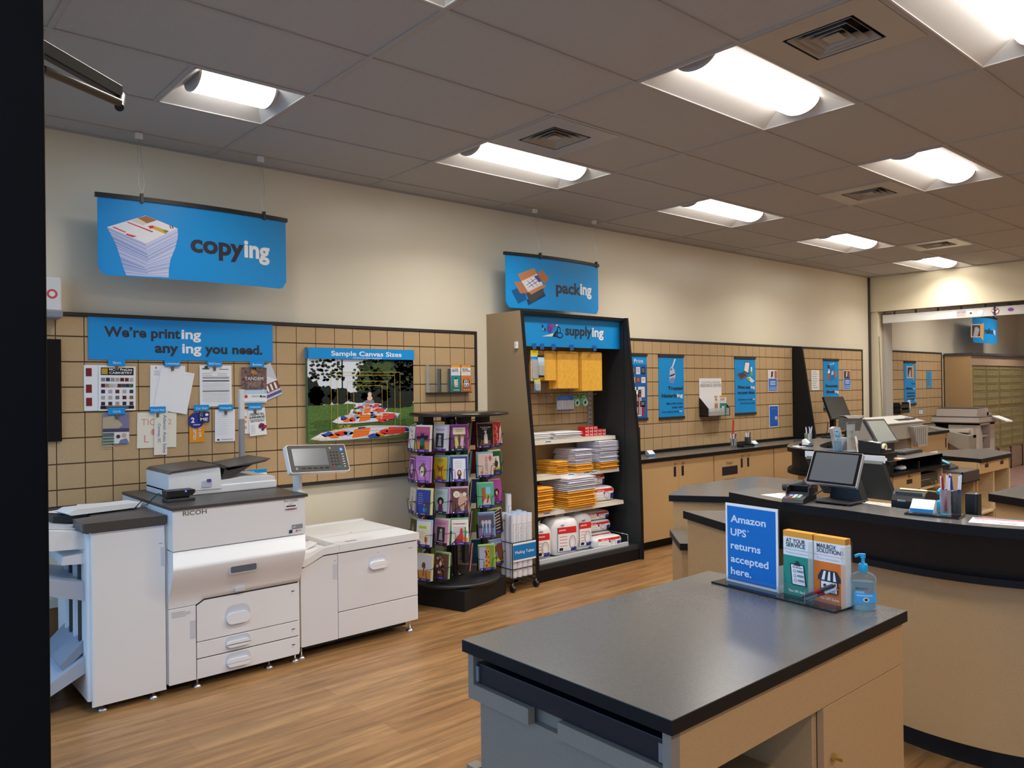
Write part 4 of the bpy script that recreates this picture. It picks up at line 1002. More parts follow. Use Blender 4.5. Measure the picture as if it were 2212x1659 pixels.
# ================================================================== greeting card spinner
SX, SY, SR = 3.590, 4.820, math.radians(17.7)
t = thing('card_spinner', 'black revolving wire rack full of greeting cards, beside the copier', 'card rack', (SX, SY, 0))
p = MB(); p.box((-.285,-.285,.0), (.285,.285,.148), M_BLACK); p.xf(Matrix.Rotation(SR, 4, 'Z')); p.build('base', t, bevel=.004)
p = MB(); p.lathe([(.335,.149),(.345,.155),(.345,.172),(.335,.178),(.0,.178)], M_BLKPL, 48, caps=True); p.build('turntable', t)
p = MB(); p.cyl((0,0,.178), (0,0,1.37), .022, mat('bronze_pole', '#3a352c', .3, .6), 16); p.build('pole', t)
p = MB(); p.box((-.05,-.05,.178), (.05,.05,.184), M_BLKPL)
for a in range(4): p.lathe([(.007,.184),(.007,.190),(.0,.191)], M_METAL, 10, (.04*math.cos(a*PI/2+.4), .04*math.sin(a*PI/2+.4), 0))
p.build('pole_flange', t)
p = MB(); p.lathe([(.365,1.400),(.383,1.404),(.385,1.416),(.377,1.424),(.0,1.427)], mat('smoked_top', '#241f1e', .2, 0, .6), 56, (.045,-.015,0)); p.build('top_disc', t)
DK = mat('rack_dark', '#202024', .5)
camrz = math.atan2(-.594, .805)
TW = [(-.24,.02),(-.02,-.16),(.24,-.06),(.10,.20)]
for x, y in TW:
    p = MB(); p.box((x-.02,y-.02,.30), (x+.02,y+.02,1.40), DK); p.box((x-.045,y-.035,1.345), (x+.045,y+.035,1.40), DK); p.build('tower_post', t)
# columns: world X, Y, facing, rows
COLS = [('left edge', 3.225, 4.86, -104, (0,1,2,3)), ('left', 3.215, 4.70, -70, (0,1,2,3,4)), ('second', 3.345, 4.665, -74, (0,1,2,3,4)),
        ('front', 3.455, 4.570, -32, (0,1,2,3)), ('right', 3.765, 4.64, -20, (0,1,2,3,4)), ('right side', 3.955, 4.74, 6, (0,1,2,3,4)), ('right edge', 4.02, 4.86, 62, (0,1,2,3,4))]
ZR = [1.150, .925, .692, .462, .215]
RN = ['top row', 'second row', 'third row', 'fourth row', 'bottom row']
PU = '#3b2f86'
CARD = {  # (row, column): ground, envelope, picture kind, footer, words for the label
 (0,0): ('#e7e6e4','#2f8a3c','dots',PU,'white card with red dots'), (1,0): ('#7a3a86','#d8b65a','plain',PU,'purple card'), (2,0): ('#cfcac2','#b9b3a6','tower',PU,'pale grey tower card'), (3,0): ('#4a4a38','#cfcf86','portrait',PU,'olive portrait card'),
 (0,1): ('#a8457a','#efe8c8','cat','#6a3f9c','magenta card with a black cat waving'), (1,1): ('#b77ac0','#b77ac0','dog','#5a3f96','lilac card with a shaggy dog face'), (2,1): ('#2f3f96','#e4e48a','night','#3a3f7c','dark blue night card'), (3,1): ('#e6e4d0','#a9c4ea','green',PU,'cream card with a green label'), (4,1): ('#c3cadb','#e6cf9a','bird',PU,'blue grey card with a long beaked bird'),
 (0,2): ('#e4dcea','#e2dcd2','photo','#6a3f9c','pale card with a black and white photo'), (1,2): ('#d9b52c','#3f9ec4','butterfly','#6a4aa0','yellow card with a red butterfly'), (2,2): ('#bcd2cc','#b48ac4','woman','#124a52','mint card with a curly haired woman'), (3,2): ('#e29ab4','#e6e6da','photo','#2a2a3a','pink card with a dark photo'), (4,2): ('#6a4a42','#8fc86a','collage',PU,'brown animal collage card'),
 (0,3): ('#7a2f8c','#d23a8c','girls','#123f46','purple card with two children seated'), (1,3): ('#4a3f9c','#8fd0a0','lady','#6a4aa0','white card with a violet border'), (2,3): ('#6a443c','#e0a6c8','couple',PU,'brown couple card with a round badge'), (3,3): ('#f2eee6','#7fc08a','rooster',PU,'white card of a red horse and a cactus'),
 (0,4): ('#1c1a1a','#e8703a','dogsit',PU,'black card with a white figure'), (1,4): ('#f0d6c8','#6fc0cc','script',PU,'pink celebrate card'), (2,4): ('#5cc0a4','#7fd08a','cartoon',PU,'green cartoon window card'), (3,4): ('#8478a8','#6fb4d8','bottles','#4a4a86','violet card with pale bottles'), (4,4): ('#7f9a3a','#9fd060','giraffe',PU,'green giraffe card'),
 (0,5): ('#b02a2a','#c23a30','hearts',PU,'red card with round shapes'), (1,5): ('#1f5a3c','#e8eab0','donkey',PU,'dark green donkey card'), (2,5): ('#b04aa0','#b04aa0','woman2',PU,'magenta card with a seated woman'), (3,5): ('#3a2426','#a4c86a','zebra',PU,'dark zebra stripe card'), (4,5): ('#9ab4d8','#7a9ac8','horse',PU,'blue card with a brown horse'),
 (0,6): ('#5a78b0','#c8d4a8','plain',PU,'blue card'), (1,6): ('#8a7060','#c8b89a','plain',PU,'brown card'), (2,6): ('#6a5a9a','#efb72c','plain',PU,'violet card with a yellow envelope'), (3,6): ('#7a5a7a','#d2cfd0','plain',PU,'mauve card'), (4,6): ('#e6b830','#efc53c','plain',PU,'yellow card'),
}
def card_art(A, w, h, kind, rnd):
    c = lambda s: col(s)
    if kind == 'cat': A.rect(-w/2, h*.25, w/2, h*.46, c('#b8567a')); A.rect(-w/2, -h*.42, w/2, -h*.1, c('#c28a3c')); A.poly([(-w*.42,h*.12),(-w*.12,h*.02),(-w*.16,-h*.4),(w*.16,-h*.4),(w*.12,h*.02),(w*.44,h*.16),(w*.38,-.0),(w*.1,h*.12),(w*.12,h*.30),(w*.05,h*.22),(-w*.05,h*.22),(-w*.12,h*.32),(-w*.1,h*.10),(-w*.40,0)], c('#22252a')); A.poly([(-w*.13,h*.05),(w*.13,h*.05),(w*.15,-h*.25),(-w*.15,-h*.25)], c('#1f6a54'))
    elif kind == 'photo': A.rect(-w*.30, -h*.36, w*.30, h*.22, c('#3a3a3e')); A.disc(0, h*.08, w*.10, c('#c4c4c6')); A.poly([(-w*.16,-h*.3),(w*.16,-h*.3),(w*.1,0),(-w*.1,0)], c('#b0b0b4')); A.lines(-w*.36, h*.38, w*.72, 2, h*.05, h*.014, c('#7a6a8a'))
    elif kind == 'girls':
        A.rect(-w*.36, -h*.40, w*.40, h*.44, c('#f0d9b0')); A.lines(-w*.2, h*.34, w*.44, 2, h*.06, h*.018, c('#8a7a66')); A.rect(-w*.36, -h*.40, w*.40, h*.16, c('#5e4a40'))
        for sx, cc in ((-.16,'#d8d070'),(.2,'#e6b8d0')): A.disc(w*sx, h*.06, w*.11, c('#d9ab8c')); A.disc(w*sx, h*.11, w*.11, c('#8a6a4a'), h*.05); A.poly([(w*(sx-.14),-h*.3),(w*(sx+.14),-h*.3),(w*(sx+.09),h*.0),(w*(sx-.09),h*.0)], c(cc)); A.rect(w*(sx-.06), -h*.40, w*(sx+.06), -h*.3, c('#e2b898'))
    elif kind == 'dogsit': A.poly([(-w*.4,-h*.42),(w*.4,-h*.42),(w*.3,-h*.18),(-w*.3,-h*.16)], c('#8a5a2c')); A.poly([(-w*.1,-h*.32),(w*.14,-h*.32),(w*.12,h*.06),(w*.02,h*.16),(-w*.10,h*.02)], c('#ece8e4')); A.disc(w*.0, h*.18, w*.09, c('#e6ded6')); A.text('YOU’RE HOME', 0, h*.34, h*.05, W_, w=w*.7, align='c'); A.text('EARLY...', 0, h*.27, h*.05, W_, w=w*.4, align='c')
    elif kind == 'hearts':
        for z in (.25, -.05, -.32): A.disc(-w*.05, h*z, w*.28, c('#d8453c')); A.disc(-w*.02, h*z, w*.16, c('#eedcd4')); A.disc(-w*.06, h*z, w*.15, c('#c2332e'))
        A.poly([(w*.2,-h*.4),(w*.5,-h*.4),(w*.5,h*.4),(w*.3,h*.2)], c('#e0b8c0'))
    elif kind == 'dog': A.disc(0, -h*.02, w*.36, c('#d98ad0'), h*.3); A.blob(0, h*.02, w*.26, h*.26, c('#6a5646'), rnd); A.blob(-w*.04, -h*.04, w*.13, h*.2, c('#d8d2c8'), rnd); A.disc(-w*.04, -h*.06, w*.06, BK); A.lines(-w*.3, h*.36, w*.5, 1, .01, h*.02, c('#8a5a96'))
    elif kind == 'butterfly': A.disc(0, h*.36, w*.2, c('#9aa03a'), h*.08); A.poly([(-w*.26,h*.18),(0,h*.04),(-w*.1,-h*.12)], c('#b8442c')); A.poly([(w*.26,h*.18),(0,h*.04),(w*.1,-h*.12)], c('#b8442c')); A.rect(-w*.015, -h*.1, w*.015, h*.14, BK); A.disc(0, -h*.34, w*.24, c('#d8642c'), h*.1); A.disc(0, -h*.36, w*.14, c('#7a4a2a'), h*.06)
    elif kind == 'lady': A.rect(-w*.38, -h*.42, w*.38, h*.42, W_); A.lines(-w*.28, h*.30, w*.56, 4, h*.08, h*.014, c('#b0aeb8'), rnd); A.disc(0, -h*.18, w*.13, c('#7a3a20'), h*.15); A.disc(0, -h*.14, w*.07, c('#ecc6a4'), h*.07); A.poly([(-w*.1,-h*.42),(w*.1,-h*.42),(w*.05,-h*.28),(-w*.05,-h*.28)], c('#20202a'))
    elif kind == 'script': A.text('Celebrate', w*.12, -h*.36, w*.24, c('#5a3a44'), w=h*.72, rot=PI/2, bold=-.01); A.blob(w*.3, h*.28, w*.1, h*.12, c('#d86a7c'), rnd); A.blob(-w*.3, -h*.3, w*.07, h*.06, c('#d88a7c'), rnd)
    elif kind == 'donkey': A.rect(-w*.3, -h*.3, w*.3, h*.28, c('#e6e2d4')); A.blob(-w*.0, -h*.06, w*.16, h*.16, c('#3a3430'), rnd); A.rect(-w*.05, h*.04, w*.02, h*.2, c('#3a3430')); A.rect(-w*.3, -h*.3, w*.3, -h*.2, c('#d8a05a'))
    elif kind == 'night': A.blob(w*.24, -h*.2, w*.22, h*.3, c('#43425a'), rnd); A.disc(w*.14, -h*.28, w*.14, c('#2f86d8'), h*.1); A.disc(w*.12, -h*.1, w*.06, c('#d8a83a')); A.lines(-w*.36, h*.34, w*.4, 6, h*.08, h*.022, c('#8a94c8'), rnd)
    elif kind == 'woman' or kind == 'woman2': A.disc(0, h*.0, w*.24, c('#2e2226'), h*.16); A.disc(0, -h*.04, w*.1, c('#e2b696'), h*.09); A.poly([(-w*.18,-h*.44),(w*.18,-h*.44),(w*.12,-h*.14),(-w*.12,-h*.14)], c('#7c2a6a')); A.lines(-w*.3, h*.36, w*.6, 2, h*.07, h*.016, c('#7a8a8a'), rnd)
    elif kind == 'couple': A.blob(w*.18, -h*.02, w*.24, h*.34, c('#c9a490'), rnd); A.disc(w*.08, h*.2, w*.11, c('#d8b49c')); A.disc(w*.3, h*.26, w*.12, c('#e6d6cc')); A.disc(-w*.18, h*.26, w*.20, c('#efe2d4')); A.lines(-w*.28, h*.30, w*.2, 3, h*.05, h*.012, c('#9a7a6a')); A.line(-w*.4, -h*.4, w*.3, -h*.1, w*.05, c('#3a2624'))
    elif kind == 'cartoon': A.rect(-w*.3, -h*.3, -w*.05, h*.34, c('#b46a3a')); A.rect(-w*.02, -h*.1, w*.3, h*.36, c('#9ad0ea')); A.rect(-w*.02, -h*.1, w*.3, h*.06, c('#8ac83a')); A.poly([(-w*.3,-h*.36),(w*.3,-h*.36),(w*.22,-h*.1),(-w*.1,-h*.14)], c('#e6c8dc')); A.poly([(w*.0,-h*.3),(w*.1,-h*.3),(w*.2,h*.0),(w*.1,h*.0)], c('#b0353a'))
    elif kind == 'green': A.rect(-w*.34, h*.22, w*.2, h*.32, c('#a6c82c')); A.lines(-w*.36, h*.1, w*.5, 5, h*.07, h*.018, c('#d8b86a'), rnd); A.disc(-w*.3, -h*.34, w*.12, c('#8a5aa0')); A.rect(w*.1, -h*.3, w*.3, -h*.1, c('#d86a5a'))
    elif kind == 'rooster':
        for k in range(9): A.line(-w*.44, h*(.2-.055*k), w*.3, h*(.2-.055*k), h*.012, c('#5a6a8a'))
        A.text('In horse years...', 0, h*.32, h*.06, c('#b3283b'), w=w*.8, align='c', bold=.03); A.poly([(-w*.1,-h*.36),(w*.2,-h*.3),(w*.14,h*.16),(w*.02,h*.14),(-w*.02,-h*.05),(-w*.24,-h*.2)], c('#c2392c')); A.rect(w*.28, -h*.24, w*.36, h*.2, c('#3f9a4a')); A.rect(w*.20, -h*.0, w*.44, h*.05, c('#3f9a4a')); A.rect(w*.2, -h*.4, w*.44, -h*.22, c('#d8763a')); A.poly([(-w*.46,-h*.42),(w*.2,-h*.42),(w*.1,-h*.26),(-w*.3,-h*.26)], c('#8a2f3c'))
    elif kind == 'bottles':
        A.rect(-w/2, -h*.1, w/2, h*.44, c('#5a5468'))
        for k in range(3): A.rect(w*(-.3+.22*k), -h*.3, w*(-.18+.22*k), h*.05, c('#9ac4e6')); A.disc(w*(-.24+.22*k), h*.14, w*.11, c('#c8c0d8'), h*.1)
    elif kind == 'zebra':
        for k in range(7): A.line(-w*.44, h*(-.36+.12*k), w*.3, h*(-.28+.13*k), h*.035, c('#d8cfc8'))
        A.disc(-w*.2, h*.05, w*.12, c('#c28a5a'))
    elif kind == 'bird': A.rect(-w/2, -h*.42, w/2, -h*.08, c('#b88a4a')); A.disc(-w*.02, h*.1, w*.13, c('#6a3a30'), h*.14); A.rect(-w*.06, -h*.3, w*.02, h*.0, c('#8a4a30')); A.disc(-w*.06, -.0, w*.03, W_)
    elif kind == 'collage':
        for k in range(26): A.blob(rnd.uniform(-.4,.4)*w, rnd.uniform(-.38,.4)*h, w*.1, h*.07, c(rnd.choice(['#efe6dc','#9a6a4a','#3a2a2a','#c88a5a','#6a7a5a','#d8b8a8','#8a3a34'])), rnd, 9)
        A.poly([(-w*.2,h*.1),(0,h*.36),(w*.2,h*.1),(0,-h*.05)], c('#8a4a34')); A.poly([(-w*.1,h*.1),(0,h*.25),(w*.1,h*.1),(0,h*.0)], c('#e6dcd2'))
    elif kind == 'giraffe': A.rect(-w/2, -h*.42, -w*.05, h*.46, c('#a9b4d0')); A.poly([(-w*.2,-h*.40),(w*.16,-h*.40),(w*.14,h*.2),(w*.2,h*.42),(-w*.02,h*.44),(-w*.06,h*.1)], c('#d98a34')); [A.blob(w*rnd.uniform(-.12,.12), h*rnd.uniform(-.36,.3), w*.05, h*.03, c('#5a3418'), rnd, 7) for k in range(14)]
    elif kind == 'horse': A.rect(-w/2, -h*.42, w/2, -h*.15, c('#8aa83a')); A.rect(-w/2, -h*.42, w*.2, -h*.28, c('#d8d04a')); A.poly([(-w*.4,-h*.24),(-w*.26,-h*.1),(-w*.05,h*.05),(w*.1,-h*.3),(w*.3,-h*.4),(w*.5,-h*.3),(w*.5,h*.36),(w*.1,h*.38),(-w*.3,h*.22)], c('#7a4636'))
    elif kind == 'dots': [A.disc(rnd.uniform(-.3,.3)*w, rnd.uniform(-.1,.4)*h, w*.05, c('#cf4a4a')) for k in range(9)]
    elif kind == 'tower': A.poly([(-w*.2,-h*.42),(w*.2,-h*.42),(w*.05,h*.2),(-w*.05,h*.2)], c('#9a8a80')); A.lines(-w*.3, h*.36, w*.6, 2, h*.07, h*.016, c('#9a9aa0'))
    elif kind == 'portrait': A.disc(0, 0, w*.3, c('#7a6a4a'), h*.34); A.disc(0, h*.05, w*.14, c('#b09a7a'), h*.14)
    else: A.frame(-w*.42, -h*.40, w*.42, h*.42, w*.04, c('#d8cfc4')); A.disc(0, 0, w*.2, c('#c8b8c0'), h*.2)
def greeting_card(label, loc, rz, ground, env, kind, foot, seed):
    w, h = .122, .182; rnd = random.Random(seed)
    g = thing('greeting_card', label, 'greeting card', loc, rz, 'greeting cards in the revolving rack'); g.rotation_euler = (-.10, 0, rz)
    p = MB(); p.box((-w/2,-.0015,0), (w/2,.0015,h), col(ground)); A = p.art((0,-.0015,h/2), (1,0,0), (0,0,1)); card_art(A, w, h, kind, rnd)
    A.rect(-w/2, -h/2, w/2, -h*.40, col(foot)); A.rect(-w*.42, -h*.475, -w*.34, -h*.435, W_); A.lines(-w*.12, -h*.46, w*.3, 1, .01, h*.018, col('#b8b0e0'))
    p.build('card', g)
    p = MB()
    dx = rnd.uniform(-.004, .006)
    for k in range(3): p.box((-w/2-.006+dx,.004+k*.007,.004), (w/2+.006+dx,.0075+k*.007,h+.008+k*.003), col(env) if k != 1 else M_PAPER)
    p.build('envelope', g); return g
pk = MB(); seed = 0
for ci, (cn, x, y, deg, rows) in enumerate(COLS):
    rz = math.radians(deg)
    for r in rows:
        seed += 1; gr, en, kd, ft, wd = CARD[(r, ci)]
        jit = random.Random(seed).uniform(-.02, .02)
        greeting_card('%s, %s of revolving rack' % (wd, RN[r]), (x, y, ZR[r]), rz+jit, gr, en, kd, ft, seed)
        # wire pocket holding it, part of the rack
        M4 = Matrix.Translation((x-SX, y-SY, ZR[r])) @ Matrix.Rotation(rz, 4, 'Z'); q_ = MB()
        q_.tube([(-.075,.05,.095),(-.073,-.010,.090),(-.036,-.022,.088),(-.034,-.020,.07),(-.034,-.006,-.010),(-.034,.04,-.012)], .0021, M_WIRE, 5)
        q_.tube([(.075,.05,.095),(.073,-.010,.090),(.036,-.022,.088),(.034,-.020,.07),(.034,-.006,-.010),(.034,.04,-.012)], .0021, M_WIRE, 5)
        q_.tube([(-.034,.04,-.012),(.034,.04,-.012),(.034,.05,.12)], .0021, M_WIRE, 5)
        q_.box((-.07,.045,-.01), (.07,.047,.10), DK)
        q_.xf(M4).build('wire_pocket', t)
# cards standing in the pockets turned away from the viewer
BK_ = [('#1f3f5a','#2f7a9c'),('#2b2b30','#3a3a44'),('#4a1f3a','#8a2f5a'),('#7a2422','#b0352e'),('#20304a','#5a7ab0'),('#2e4a2e','#9ac85a')]
k = 0
for (bx, by, deg, nm) in ((3.335, 4.80, 40, 'between the left columns'), (3.66, 4.74, -130, 'between the front and right columns'), (3.60, 4.72, 50, 'right of the front column'), (3.86, 4.86, 160, 'behind the right column'), (3.44, 4.98, 150, 'at the back of the rack')):
    for r in range(5 if bx != 3.60 else 4):
        gr, en = BK_[k % 6]; k += 1
        greeting_card('dark card facing away %s, %s of rack' % (nm, RN[r]), (bx, by, ZR[r]+.006), math.radians(deg), gr, en, 'plain', PU, 100+k)
p = MB()
for x, y in ((.06,.0),(.13,.06),(-.02,.1)):
    for z in (.30,.36,.42): p.tube([(x-.06,y-.05,z),(x+.06,y+.0,z)], .0021, M_WIRE, 5)
    p.tube([(x,y,.28),(x,y,.48)], .0021, M_WIRE, 5)
p.build('wire_grid', t)

# ================================================================== mailing tube rack
t = thing('tube_rack', 'black wire rack on casters holding white mailing tubes, with a blue sign', 'rack', (4.135, 4.745, 0))
x0, x1, y0, y1 = -.125, .125, -.115, .135
p = MB(); w3 = .0038
for z in (.385, .176): p.tube([(x0,y0,z),(x1,y0,z),(x1,y1,z),(x0,y1,z),(x0,y0,z)], w3, M_WIRE)
p.tube([(x0,y0,.068),(x1,y0,.068),(x1,y1,.068),(x0,y1,.068),(x0,y0,.068)], w3, M_WIRE); p.tube([(x0,y0,.1),(x1,y0,.1),(x1,y1,.1),(x0,y1,.1),(x0,y0,.1)], w3, M_WIRE)
for x in (x0, x1):
    for y in (y0, y1): p.tube([(x,y,.055),(x,y,.385)], w3, M_WIRE)
for k in range(1, 3): x = x0+(x1-x0)*k/3; p.tube([(x,y0,.385),(x,y1,.385)], .0025, M_WIRE); p.tube([(x,y0,.1),(x,y1,.1)], .0025, M_WIRE)
p.build('wire_frame', t)
p = MB(); p.box((x0+.003,y0-.006,.236), (x1-.003,y0-.003,.380), W_); A = p.art((0,y0-.006,0), (1,0,0), (0,0,1)); A.rect(x0+.003,.250,x1-.003,.366,col('#1076bd')); A.text('Mailing Tubes', 0, .296, .025, W_, w=.20, align='c', bold=.0); p.build('sign_plate', t)
for x in (x0, x1):
    for y in (y0, y1):
        c = MB(); c.cyl((x-.012,y,.025), (x+.012,y,.025), .025, M_BLKPL, 20); c.box((x-.016,y-.004,.018), (x+.016,y+.022,.052), M_BLKPL); c.cyl((x,y,.05), (x,y,.07), .006, M_METAL, 10); c.build('caster', t, bevel=.002)
def mail_tube(label, x, y, h, lab, z0=.105):
    g = thing('mailing_tube', label, 'mailing tube', (x, y, z0), 0, 'mailing tubes in the wire rack'); r = .026
    MB().cyl((0,0,0), (0,0,h), r, mat('tube_white', '#eceaee', .5), 24).build('body', g)
    MB().cyl((0,0,h), (0,0,h+.004), r*.94, mat('tube_cap', '#b7cdf0', .4), 24).build('end_cap', g)
    if lab:
        p = MB(); fn = lambda a, b, hh: Vector(((r+.0004+hh)*math.sin(a/r), -(r+.0004+hh)*math.cos(a/r), b)); A = p.art((0,0,0), (1,0,0), (0,0,1), .008, fn)
        A.frame(-.018, h*.52, .03, h*.86, .0016, BK, 1)
        A.text('Mailing Tube', .006, h*.54, .013, col('#3a3a40'), w=h*.28, rot=PI/2, bold=-.01, L=1); A.disc(.02, h*.68, .005, GRY, L=1); p.build('tube_label', g)
k = 0
ON = ['leftmost', 'second', 'third', 'rightmost']
for r, (y, n) in enumerate(((4.665, 4), (4.725, 4), (4.785, 4))):
    for i in range(n):
        h = (.49, .492, .487, .49)[i] + .004*r
        if r == 2 and i == 1: h = .64
        mail_tube('white mailing tube, %s of the %s row in the wire rack' % (ON[i], ('front', 'middle', 'back')[r]) if h < .6 else 'taller white mailing tube rising from the back row of the wire rack', 4.052+i*.0556, y, h, r == 0 or h > .6)

# ================================================================== supply shelf unit
GL0, GL1, GR0, GR1 = 4.305, 4.335, 5.635, 5.665
prof = [(5.275,0),(4.676,0),(4.680,.40),(4.688,.80),(4.710,1.14),(4.757,1.558),(4.795,1.90),(4.830,2.25),(5.275,2.25)]
t = thing('supply_shelf', 'tall supply display with curved sides, black edges and a blue header reading supplying', 'display shelf', (4.985, 4.97, 0))
for nm, a, b, mo, mi in (('left_side', GL0, GL1, M_GABLE, M_TAN), ('right_side', GR0, GR1, M_CHARC, M_CHARC)):
    p = MB(); p.prism([(a, y, z) for y, z in prof], (b-a-.002, 0, 0), mo)
    p.prism([(b-.002, y, z) for y, z in prof], (.0015, 0, 0), mi)
    s = bw(p, nm, t)
    e = MB()
    for (ya, za), (yb, zb) in zip(prof[1:7], prof[2:8]): e.add([(a-.001,ya-.004,za),(b+.001,ya-.004,za),(b+.001,yb-.004,zb),(a-.001,yb-.004,zb),(a-.001,ya+.002,za),(b+.001,ya+.002,za),(b+.001,yb+.002,zb),(a-.001,yb+.002,zb)], [(0,1,2,3),(4,7,6,5),(0,3,7,4),(1,5,6,2),(0,4,5,1),(3,2,6,7)], M_EDGE)
    bw(e, 'edge_band', s)
p = MB(); p.box((5.628, 4.86, .14), (5.634, 5.26, 2.2), mat('charcoal_liner', '#26292b', .55)); bw(p, 'side_liner', t)
p = MB(); p.box((4.337, 5.255, .0), (5.633, 5.275, 2.25), M_TAN); bw(p, 'back_board', t)
# grooved back in the upper half
p = MB(); p.box((4.337, 5.245, 1.257), (5.53, 5.2545, 2.2), M_GROOVE)
xk = [4.337]+[4.878+.0985*i for i in range(-5, 7)]+[5.53]; zk = [1.259+.0975*i for i in range(0, 10)]
for a, b in zip(xk, xk[1:]):
    for c, d in zip(zk, zk[1:]): p.box((a+.002, 5.238, c+.003), (b-.002, 5.246, d-.003), M_TAN)
bw(p, 'grooved_back', t)
p = MB(); p.box((5.535, 5.23, .14), (5.575, 5.253, 2.15), mat('shelf_standard', '#cfcac0', .4, .2))
for k in range(40): p.box((5.546, 5.2295, .20+k*.045), (5.552, 5.231, .22+k*.045), BK); p.box((5.558, 5.2295, .20+k*.045), (5.564, 5.231, .22+k*.045), BK)
bw(p, 'slotted_upright', t)
p = MB(); p.box((4.337, 4.905, 1.960), (5.633, 4.92, 2.222), M_BLUE); A = fart(p, 4.905)
A.text('supply', *(4.902, 2.070), .088, NV, w=.345, bold=.03); A.text('ing', *(5.248, 2.067), .088, W_, w=.155, bold=.03)
A.poly([(4.615, 2.047),(4.760, 2.081),(4.774, 2.069),(4.741, 2.050)], col('#d9dadc'))
A.poly([(4.741, 2.050),(4.760, 2.078),(4.798, 2.106),(4.807, 2.096),(4.783, 2.069),(4.797, 2.050)], BK)
c0 = (4.821, 2.107); A.disc(*c0, .023, BK, .034); A.disc(*c0, .014, M_BLUE, .024); c0 = (4.832, 2.064); A.disc(*c0, .040, BK, .024); A.disc(*c0, .030, M_BLUE, .016)
c0 = (4.711, 2.126); A.disc(*c0, .030, col('#6a3a92'), .042); A.poly([(4.698, 2.155),(4.785, 2.158),(4.747, 2.111)], col('#8a4aa0')); A.disc(*(4.794, 2.151), .012, W_, .006)
A.rect(*(4.616, 2.125), *(4.630, 2.148), BK); A.rect(*(4.643, 2.097), *(4.657, 2.120), BK); A.rect(*(4.616, 2.102), *(4.638, 2.114), col('#7fc0e6'))
bw(p, 'header_sign', t)
p = MB(); p.box((4.337, 4.86, 2.222), (5.633, 5.255, 2.250), M_EDGE); bw(p, 'top_board', t)
def shelf_board(y0, z, x0=4.40, x1=5.575):
    p = MB(); p.box((x0, y0, z), (x1, 5.24, z+.012), M_CREAM); p.prism([(x0, y0, z-.022),(x0, y0-.006, z-.022),(x0, y0-.002, z+.012),(x0, y0+.01, z+.012)], (x1-x0,0,0), M_CREAM)
    A = fart(p, y0-.007)
    for xa in ((4.66,) if z > 1 else ((4.90, 5.10, 5.20) if z > .7 else (4.55,))): A.rect(xa, z-.018, xa+.065, z+.004, W_); A.rect(xa, z-.004, xa+.065, z+.004, col('#2f5f96'))
    return bw(p, 'shelf', t)
Z1, Z2, Z3 = 1.132, .830, .530
shelf_board(4.93, Z1); shelf_board(4.89, Z2); shelf_board(4.84, Z3)
p = MB(); p.box((4.337, 4.70, .10), (5.633, 5.25, .138), M_CHARC); p.box((4.337, 4.695, 0), (5.633, 4.715, .10), M_EDGE); bw(p, 'plinth', t)
p = MB(); p.box((4.40, 4.735, .138), (5.52, 4.76, .172), mat('lip_grey', '#c9ccd0', .4)); p.box((4.40, 4.76, .138), (5.52, 5.24, .145), mat('lip_grey', '#c9ccd0', .4)); bw(p, 'deck_lip', t)
p = MB(); p.tube([(5.53,4.75,.15),(5.53,4.75,.235),(5.53,5.0,.245)], .003, M_METAL, 6); bw(p, 'end_rail', t)
p = MB(); p.box((4.287, 4.862, 1.935), (4.3045, 4.890, 1.99), M_WHPL); p.box((4.2865,4.870,1.955), (4.2875,4.882,1.975), M_CG); bw(p, 'sensor_box', t, bevel=.004)
# hooks with blue price cards
HK1 = [4.60, 4.745, 4.97, 5.27]
for x in (4.52, 4.61, 4.75, 4.975, 5.275):
    p = MB(); p.tube([(x,5.245,1.925),(x,4.915,1.925),(x,4.90,1.935)], .0028, M_METAL, 6); p.box((x-.022,4.896,1.935), (x+.022,4.898,1.985), col('#1f5fa8')); bw(p, 'hook', t)
for k in range(7):
    x = 4.86+k*.098; p = MB(); p.tube([(x,5.245,1.535),(x,5.06,1.535),(x,5.045,1.548)], .0028, M_METAL, 6); bw(p, 'hook', t)
for k, x in enumerate((4.90, 4.98)):
    p = MB(); p.box((x-.004,5.235,1.47), (x+.004,5.238,1.53), GRY); bw(p, 'hook_plate', t)

# padded mailers hung on the hooks
def hung(label0, x0, x1, z0, z1, n, ya, dx=.0):
    w, h = x1-x0, z1-z0; first = None
    for k in range(n):
        g_lab = '%s, %s from the front' % (label0, ('first','second','third','fourth','fifth','sixth')[k])
        loc = ((x0+x1)/2-k*dx, ya+.011*k, z1-.0005*k); rz = 0
        if first is None:
            g = thing('padded_mailer', g_lab, 'mailer', loc, rz, 'gold padded mailers hung on hooks'); first = g
            p = MB(); p.prism([(x, -.004, z) for x, z in ((-w/2,-h),(w/2,-h),(w/2,-.012),(w/2-.012,0),(-w/2+.012,0),(-w/2,-.012))], (0,.008,0), M_YELL)
            p.build('pouch', g, bevel=.003)
            p = MB(); A = p.art((0,-.0042,0), (1,0,0), (0,0,1)); A.rect(-w/2+.004, -.075, w/2-.004, -.012, speckle('kraft_flap', '#d8a03c', '#cf9634', 30, .6), 1); A.disc(0, -.012, .004, BK, L=2); p.build('flap', g)
        else: dup(first, loc, rz, g_lab)
hung('gold padded mailer in the leftmost hung pack', 4.56, 4.675, 1.67, 1.925, 4, 4.96, .004)
hung('gold padded mailer in the short hung pack', 4.675, 4.815, 1.668, 1.925, 5, 4.945, .008)
hung('gold padded mailer in the middle hung pack', 4.838, 5.100, 1.595, 1.925, 6, 4.945, .010)
hung('gold padded mailer in the right-hand hung pack', 5.140, 5.410, 1.570, 1.925, 6, 4.940, .008)
